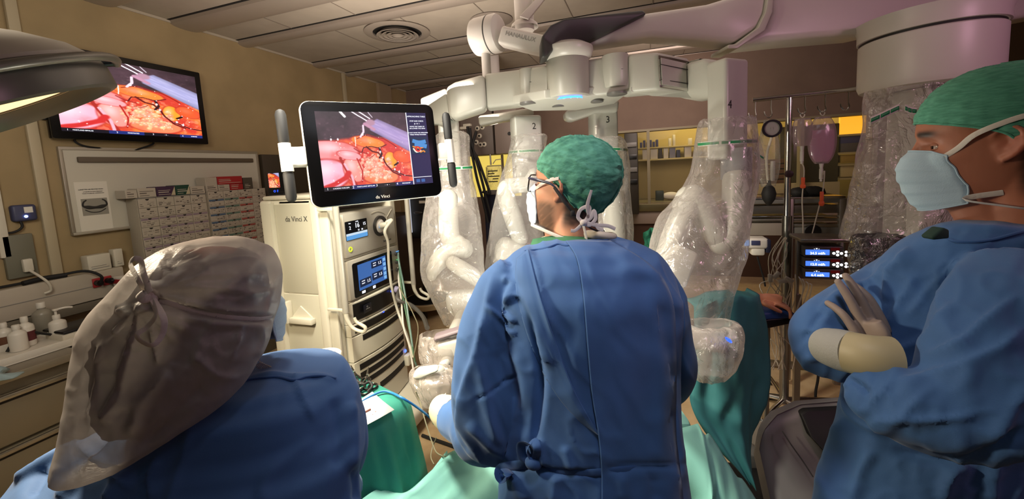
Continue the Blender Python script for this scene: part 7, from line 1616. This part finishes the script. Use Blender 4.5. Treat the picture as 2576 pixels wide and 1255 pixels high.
# floor cables at the right
for i, (pts, lb) in enumerate((([(1915, 992), (1950, 995), (1990, 1004), (2040, 1016), (2090, 1016)], 'black cable on the floor behind the robot base'), ([(1915, 1003), (1960, 1004), (2000, 1012), (2060, 1006), (2095, 1012)], 'second thinner cable on the floor behind the robot base'))):
    b = MB(); b.tube([at(x, y, Z=.014) for x, y in pts], .012-.004*i, sm=6, n=8); solo('floor_cable', b, M_rubber, lb, 'cable')
b = MB(); b.tube([at(x, y, Y=2.9) for x, y in ((2060, 900), (2058, 950), (2052, 985), (2052, 1015))], .008, sm=5, n=8); solo('hanging_cable', b, M_rubber, 'dark cable hanging down to the floor left of the crossed arms', 'cable')
b = MB(); a = at(1925, 1120, Z=.05); b.bx((.45, 2.15, 0), (.80, 2.60, .05), bev=.01); solo('floor_plate', b, mat('plate_grey', '#7a736a', .4), 'flat grey plate on the floor beside the robot base', 'plate')
# draped robot column film, dark film below
dr = drape([(222, 2196, 2385, 1.95), (262, 2190, 2388, 1.95), (300, 2190, 2392, 1.93), (380, 2178, 2398, 1.92), (460, 2165, 2404, 1.9), (540, 2148, 2410, 1.9), (600, 2135, 2412, 1.9)], 'clear film drape over the thick robot column behind the masked person', 41, None, amp=.05, m=F_armc, ratio=.75)
tape([(2190, 303), (2215, 292), (2240, 280), (2262, 270)], 1.78, dr, .03); tape([(2276, 272), (2290, 278), (2305, 280)], 1.76, dr, .03)
F_dark = film('dark_film', '#3a3638', .75, .95, .6, 16, 1.0, .10, .03)
b = bag([(592, 2152, 2262, 1.75), (602, 2148, 2275, 1.75), (640, 2146, 2285, 1.74), (690, 2148, 2290, 1.72), (760, 2154, 2280, 1.72)], .6, amp=.12, seed=55, fold=11); tt = solo('dark_film_bag', b, F_dark, 'crumpled shiny dark film bag below the draped robot column', 'bag', ang=60, fix=False)

# ================================================================== behind the window: shelves and their contents
M_shelf = mat('shelf_cream', '#b3a36c', .6)
def shelf(px0, px1, py_, Y, d, lb):
    a, c = at(px0, py_, Y=Y), at(px1, py_, Y=Y); z = at((px0+px1)/2, (py_ if True else py_), Y=Y).z
    b = MB(); b.bx((a.x, Y, z-.025), (c.x, Y+d, z), bev=.003); o = solo('wall_shelf', b, M_shelf, lb, 'shelf'); return z
zs1 = shelf(1598, 1905, 363, 6.62, .28, 'upper cream shelf behind the window'); zs2 = shelf(1598, 1905, 394, 6.62, .28, 'lower cream shelf behind the window')
def sbox(nm, px0, px1, z, h, m, lb, Y=6.66, d=.12, cat='box', grp=None):
    a, c = at(px0, 380, Y=Y), at(px1, 380, Y=Y); b = MB(); b.bx((a.x, Y, z+.001), (c.x-.004, Y+d, z+h), bev=.004); return solo(nm, b, m, lb, cat, grp)
M_blueb = mat('violet_blue_box', '#3a3a66', .6)
for i in range(6): sbox('blue_vial_box', 1610+i*8, 1617+i*8, zs1, .085+.03*(i % 2), M_blueb, 'small blue-violet vial box on the upper shelf behind the window', grp='blue vial boxes on the upper shelf')
for i, (x0, x1, h, mm, lb) in enumerate(((1682, 1690, .12, M_offw, 'slim white bottle box on the upper shelf'), (1693, 1700, .17, M_offw, 'taller white bottle box right of the slim one'), (1732, 1742, .10, M_offw, 'short white box at the right of the upper shelf'))): sbox('white_box', x0, x1, zs1, h, mm, lb)
for i, (x0, x1, h, mm, lb) in enumerate(((1616, 1635, .155, M_offw, 'first white printed carton on the lower shelf behind the window'), (1636, 1655, .155, M_offw, 'second white printed carton on the lower shelf behind the window'), (1656, 1667, .16, mat('dark_red_box', '#2b1f22', .6), 'dark box between the white cartons on the lower shelf'), (1669, 1682, .16, M_offw, 'white carton right of the dark box on the lower shelf'),
                       (1684, 1700, .18, mat('mixed_box', '#7f7f8d', .6), 'bluish grey carton on the lower shelf'), (1702, 1712, .12, mat('navy_box', '#2a3050', .6), 'navy carton on the lower shelf'), (1722, 1740, .17, M_offw, 'upright white carton at the right of the lower shelf'))):
    o = sbox('shelf_carton', x0, x1, zs2, h, mm, lb)
b = MB(); b.bx((-1.55, 6.95, 0), (3.35, 7.05, HC)); struct('wall_store_back', b, mat('store_back_paint', '#a5935a', .7))
b = MB(); a, c = at(1640, 480, Y=6.4), at(1740, 480, Y=6.4); b.bx((-.8, 6.2, .85), (2.6, 6.9, 1.02)); solo('store_counter', b, mat('store_counter_steel', '#8b8365', .35, .4), 'steel counter behind the window', 'counter')
q = at(1659, 455, Y=6.5); b = MB(); b.bx((q.x-.06, 6.5, 1.0215), (q.x+.06, 6.6, 1.17), bev=.01); solo('dark_green_container', b, mat('dark_green_box', '#1b2b24', .5), 'small dark green container on the counter behind the window', 'container')
q = at(1688, 458, Y=6.5); b = MB(); b.ball(V(q.x, 6.55, 1.085), (.13, .08, .06)); solo('white_cloth_pile', b, M_paper, 'white cloth pile beside the dark green container', 'cloth')
t = thing('dark_instrument_cabinet', tuple(at(1570, 440, Y=5.7)), 'dark equipment tower standing left of the window', 'cabinet')
a, c = at(1570, 332, Y=5.6), at(1606, 470, Y=5.6); b = MB(); b.bx((a.x, 5.6, .925), (c.x, 5.94, a.z-.02), bev=.01); obj('cabinet_body', b, mat('cabinet_dark', '#2a251d', .5), t)
for py_ in (362, 392, 425, 455): q = at(1590, py_, Y=5.58); b = MB(); b.bx((a.x+.02, 5.575, q.z-.04), (c.x-.01, 5.60, q.z+.02), bev=.004); obj('dark_module', b, M_robd if py_ in (362, 425) else M_black, t)
# right of the arm: olive cabinet glass, brown boards, cream panel
b = MB(); a, c = at(1962, 320, Y=6.3), at(2108, 462, Y=6.3); b.bx((a.x, 6.3, c.z), (c.x, 6.5, a.z), bev=.01); solo('olive_cabinet', b, mat('olive_glass', '#4b4526', .25), 'olive glass-fronted cabinet behind the infusion bags', 'cabinet')
b = MB(); a, c = at(1905, 398, Y=6.25), at(1978, 462, Y=6.25)
for i in range(5): b.bx((a.x, 6.25, c.z+i*.07), (c.x, 6.45, c.z+i*.07+.055), bev=.006)
solo('brown_folded_linen', b, mat('brown_linen', '#6a4a2c', .8), 'stack of brown folded linen behind the pressure bag', 'linen')
b = MB(); a, c = at(2114, 292, Y=6.3), at(2196, 336, Y=6.3); b.bx((a.x, 6.3, c.z), (c.x, 6.34, a.z)); solo('yellow_light_panel', b, mat('lit_yellow_panel', '#ffc23a', .6, emis='#ffb52e', es=.9), 'bright yellow lit panel above the shelves right of the window', 'light panel')
for i, (py_, mm, h) in enumerate(((352, M_blueb, .10), (372, mat('smoke_box', '#55504c', .5), .12), (400, mat('amber_box', '#a3852f', .6), .10), (430, mat('cream_box', '#c0ad72', .6), .16))):
    a, c = at(2116, py_, Y=6.3), at(2192, py_-4, Y=6.3); b = MB(); b.bx((a.x, 6.3, a.z-h/2), (c.x, 6.45, a.z+h/2), bev=.008); solo('stored_case', b, mm, ['blue-violet case below the yellow lit panel', 'smoky dark case under the blue-violet case', 'amber case in the middle of the right shelves', 'cream case lowest on the right shelves'][i], 'case')
for py_ in (341, 386, 415, 450): a, c = at(2112, py_, Y=6.25), at(2200, py_-4, Y=6.25); b = MB(); b.bx((a.x, 6.25, a.z-.012), (c.x, 6.5, a.z+.012)); solo('right_shelf', b, M_shelf, 'cream shelf edge right of the infusion bottle, at height %s' % {341: 'just under the lit panel', 386: 'below the dark case', 415: 'above the cream case', 450: 'under the cream case'}[py_], 'shelf')
b = MB(); b.bx((wx0-.3, WB-.09, .925), (at(1760, 480, Y=5.9).x, WB-.02, 1.03), bev=.006); solo('steel_splash_ledge', b, mat('olive_steel', '#77704f', .3, .5), 'olive steel ledge running under the window', 'ledge')

# ================================================================== left of the surgeon: pendant, hoses, yellow pane, dark trolley
YQ = 4.6; pq = lambda x, y, Y=YQ: at(x, y, Y=Y)
t = thing('gas_supply_pendant', (pq(1230, 340).x, YQ+.2, pq(1230, 390).z), 'grey wall box with gas outlets above the yellow pane', 'gas panel')
a, c = pq(1156, 290), pq(1243, 388); b = MB(); b.bx((a.x, YQ, c.z), (c.x, YQ+.35, HC-.5), bev=.01); obj('outlet_box', b, mat('pendant_brown_grey', '#6b5f57', .5), t)
a, c = pq(1243, 290), pq(1305, 384); b = MB(); b.bx((a.x+.004, YQ-.03, c.z), (c.x, YQ+.3, HC-.5), bev=.01); obj('door_box', b, mat('pendant_pale', '#8d7f77', .45), t)
b = MB(); b.cyl(V((a.x+c.x)/2-.2, YQ+.18, HC-.5), V((a.x+c.x)/2-.2, YQ+.18, HC-.001), .09, n=24); obj('suspension_tube', b, M_robbeam, t)
for px_, py_ in ((1202, 323), (1214, 320), (1207, 342), (1199, 358), (1210, 364), (1219, 363)):
    q = pq(px_, py_, YQ-.002); b = MB(); b.lathe([(.014, 0), (.030, 0), (.030, .012), (.014, .02), (0, .02)], q, (0, -1, 0), 20); g = obj('gas_outlet', b, M_offw, t)
    b = MB(); b.lathe([(0, .024), (.013, .024), (.013, .018)], q, (0, -1, 0), 16); obj('outlet_core', b, M_black, g)
q = pq(1281, 336, YQ-.032); b = MB(); b.lathe([(0, .006), (.018, .006), (.022, 0)], q, (0, -1, 0), 20); obj('door_knob', b, M_black, t)
for px_, py_ in ((1168, 322), (1176, 315)): q = pq(px_, py_, YQ-.03); b = MB(); b.box(q, (.10, .06, .035), bev=.008); obj('valve_block', b, M_offw, t)
for i, (pts, lb) in enumerate((([(1176, 318), (1181, 360), (1190, 400), (1200, 450), (1214, 500), (1228, 560)], 'leftmost black gas hose hanging from the outlet box'), ([(1182, 322), (1188, 370), (1200, 410), (1214, 460), (1226, 510), (1240, 560)], 'middle black gas hose hanging from the outlet box'), ([(1198, 330), (1189, 372), (1202, 400), (1220, 450), (1232, 485), (1224, 486), (1214, 482)], 'black gas hose with an end loop, rightmost of the bundle'))):
    b = MB(); b.tube([pq(x, y, 4.25) for x, y in pts], .016, sm=6, n=10); solo('gas_hose', b, M_rubber, lb, 'hose', 'black gas hoses')
a, c = at(1178, 389, Y=5.99), at(1312, 492, Y=5.99); b = MB(); b.bx((a.x, 5.985, c.z), (c.x, 5.999, a.z)); o = struct('window_2', b, mat('lit_yellow_pane', '#d9c45a', .5, emis='#e8cf62', es=.85))
b = MB(); m_ = at(1266, 440, Y=5.98).x; b.bx((m_-.02, 5.97, c.z), (m_+.02, 5.984, a.z)); b.bx((a.x, 5.97, a.z-.01), (c.x, 5.984, a.z+.02)); obj('window_frame', b, MATS['window_frame'], o)
t = thing('wire_basket_stand', tuple(pq(1235, 490, 4.3)), 'small wire rack with a clear printed bag in front of the yellow pane', 'stand')
b = MB(); b.tube([pq(1233, 388, 4.3), pq(1235, 415, 4.3)], .01, n=8); b.tube([pq(1240, 412, 4.3), pq(1247, 402, 4.3), pq(1262, 400, 4.3)], .005, n=6); b.tube([pq(1225, 418, 4.3), pq(1262, 416, 4.3)], .006, n=6); obj('wire_frame', b, M_steel, t)
b = MB(); R = []
a, c = pq(1222, 420, 4.3), pq(1268, 488, 4.3)
for j in range(10): f = j/9; R.append([V((a.x+c.x)/2+(c.x-a.x)/2*math.cos(w_)*(1+.1*noise.noise(V(j, w_*2, 0))), 4.3+.05*math.sin(w_), a.z*(1-f)+c.z*f) for w_ in np.linspace(0, 2*PI, 21)[:-1]])
b.rings(R, caps=False); obj('clear_bag', b, F_clear, t, fix=False)
b = MB()
for i_, (dx, w_) in enumerate(((0, .12), (-.02, .08), (.01, .14), (.03, .07), (0, .11))): b.box(V((a.x+c.x)/2+dx, 4.245, a.z-.05-i_*.03), (w_, .002, .012))
obj('label_print', b, M_ink, t)
b = MB(); q = pq(1225, 530, 4.1); b.bx((q.x-.15, 4.36, .001), (q.x+.15, 4.52, q.z+.21), bev=.04, seg=3); solo('navy_bag', b, mat('navy_cloth', '#171d33', .8), 'tall navy cloth sack standing behind the film of arm 1', 'bag')
t = thing('dark_trolley', (at(1065, 560, Y=4.2).x, 4.3, 0), 'dark equipment trolley with round castor base behind the touch monitor', 'trolley')
a, c = at(1022, 488, Y=4.1), at(1108, 600, Y=4.1); b = MB(); b.bx((a.x, 4.1, c.z), (c.x, 4.5, a.z), bev=.03, seg=3); obj('dark_body', b, mat('trolley_black', '#17150f', .6), t)
a2_, c2_ = at(1014, 500, Y=4.0), at(1027, 588, Y=4.0); b = MB(); b.bx((a2_.x, 4.05, c2_.z), (c2_.x, 4.095, a2_.z), bev=.004); obj('lit_screen', b, emat('trolley_screen', '#d8dce8', .9), t)
q = at(1066, 508, Y=4.08); b = MB(); b.box(q, (.12, .01, .03)); obj('paper_tag', b, M_paper, t); q = at(1052, 535, Y=4.08); b = MB(); b.ball(q, (.06, .02, .02)); obj('handle', b, M_robg, t)
b = MB(); q = at(1078, 762, Z=.12); b.lathe([(0, .06), (.27, .06), (.28, .05), (.28, .0), (.26, -.012), (0, -.012)], V(q.x, q.y, .12), n=40); o_ = obj('round_base', b, mat('base_cream', '#a5906c', .4), t)
b = MB(); b.lathe([(0, .005), (.25, .005), (.255, 0)], V(q.x, q.y, .18), n=40); obj('base_cover', b, M_black, o_)
b = MB(); b.cyl(V(q.x, q.y, .18), V(q.x, q.y+.02, c.z), .05, n=20); obj('trolley_column', b, MATS['trolley_black'], t)
for a in range(5):
    d = V(math.cos(a*1.257-1.3), math.sin(a*1.257-1.3), 0)*.22; b = MB(); b.cyl(V(q.x, q.y, .045)+d-V(.02, 0, 0), V(q.x, q.y, .045)+d+V(.02, 0, 0), .045, n=16); b.cyl(V(q.x, q.y, .05)+d, V(q.x, q.y, .11)+d, .012, n=8); obj('castor', b, M_black, t)
b = MB(); b.bx((WX+.3, 3.6, 0), (WX+1.1, 4.4, 1.15), bev=.02); solo('brown_cabinet', b, mat('brown_cab', '#33261a', .6), 'dark brown cabinet in the shade behind the tower cart', 'cabinet')
a, c = at(643, 388, X=WX+.05), at(700, 500, X=WX+.05); b = MB(); b.bx((WX, at(645, 390, X=WX+.05).y+.06, 1.0), (WX+.05, 4.3, at(650, 388, X=WX+.05).z), bev=.005); solo('dark_wall_board', b, mat('board_dark', '#3c3326', .6), 'dark board on the wall right of the whiteboard', 'board')

b = MB(); a, c = at(1895, 464, Y=6.12), at(2112, 497, Y=6.12); b.bx((a.x, 6.12, 1.0205), (c.x, 6.15, a.z), bev=.004); solo('cream_counter_panel', b, mat('cream_panel', '#b5a777', .6), 'cream upstand panel behind the rack shelf and infusion lines', 'panel')
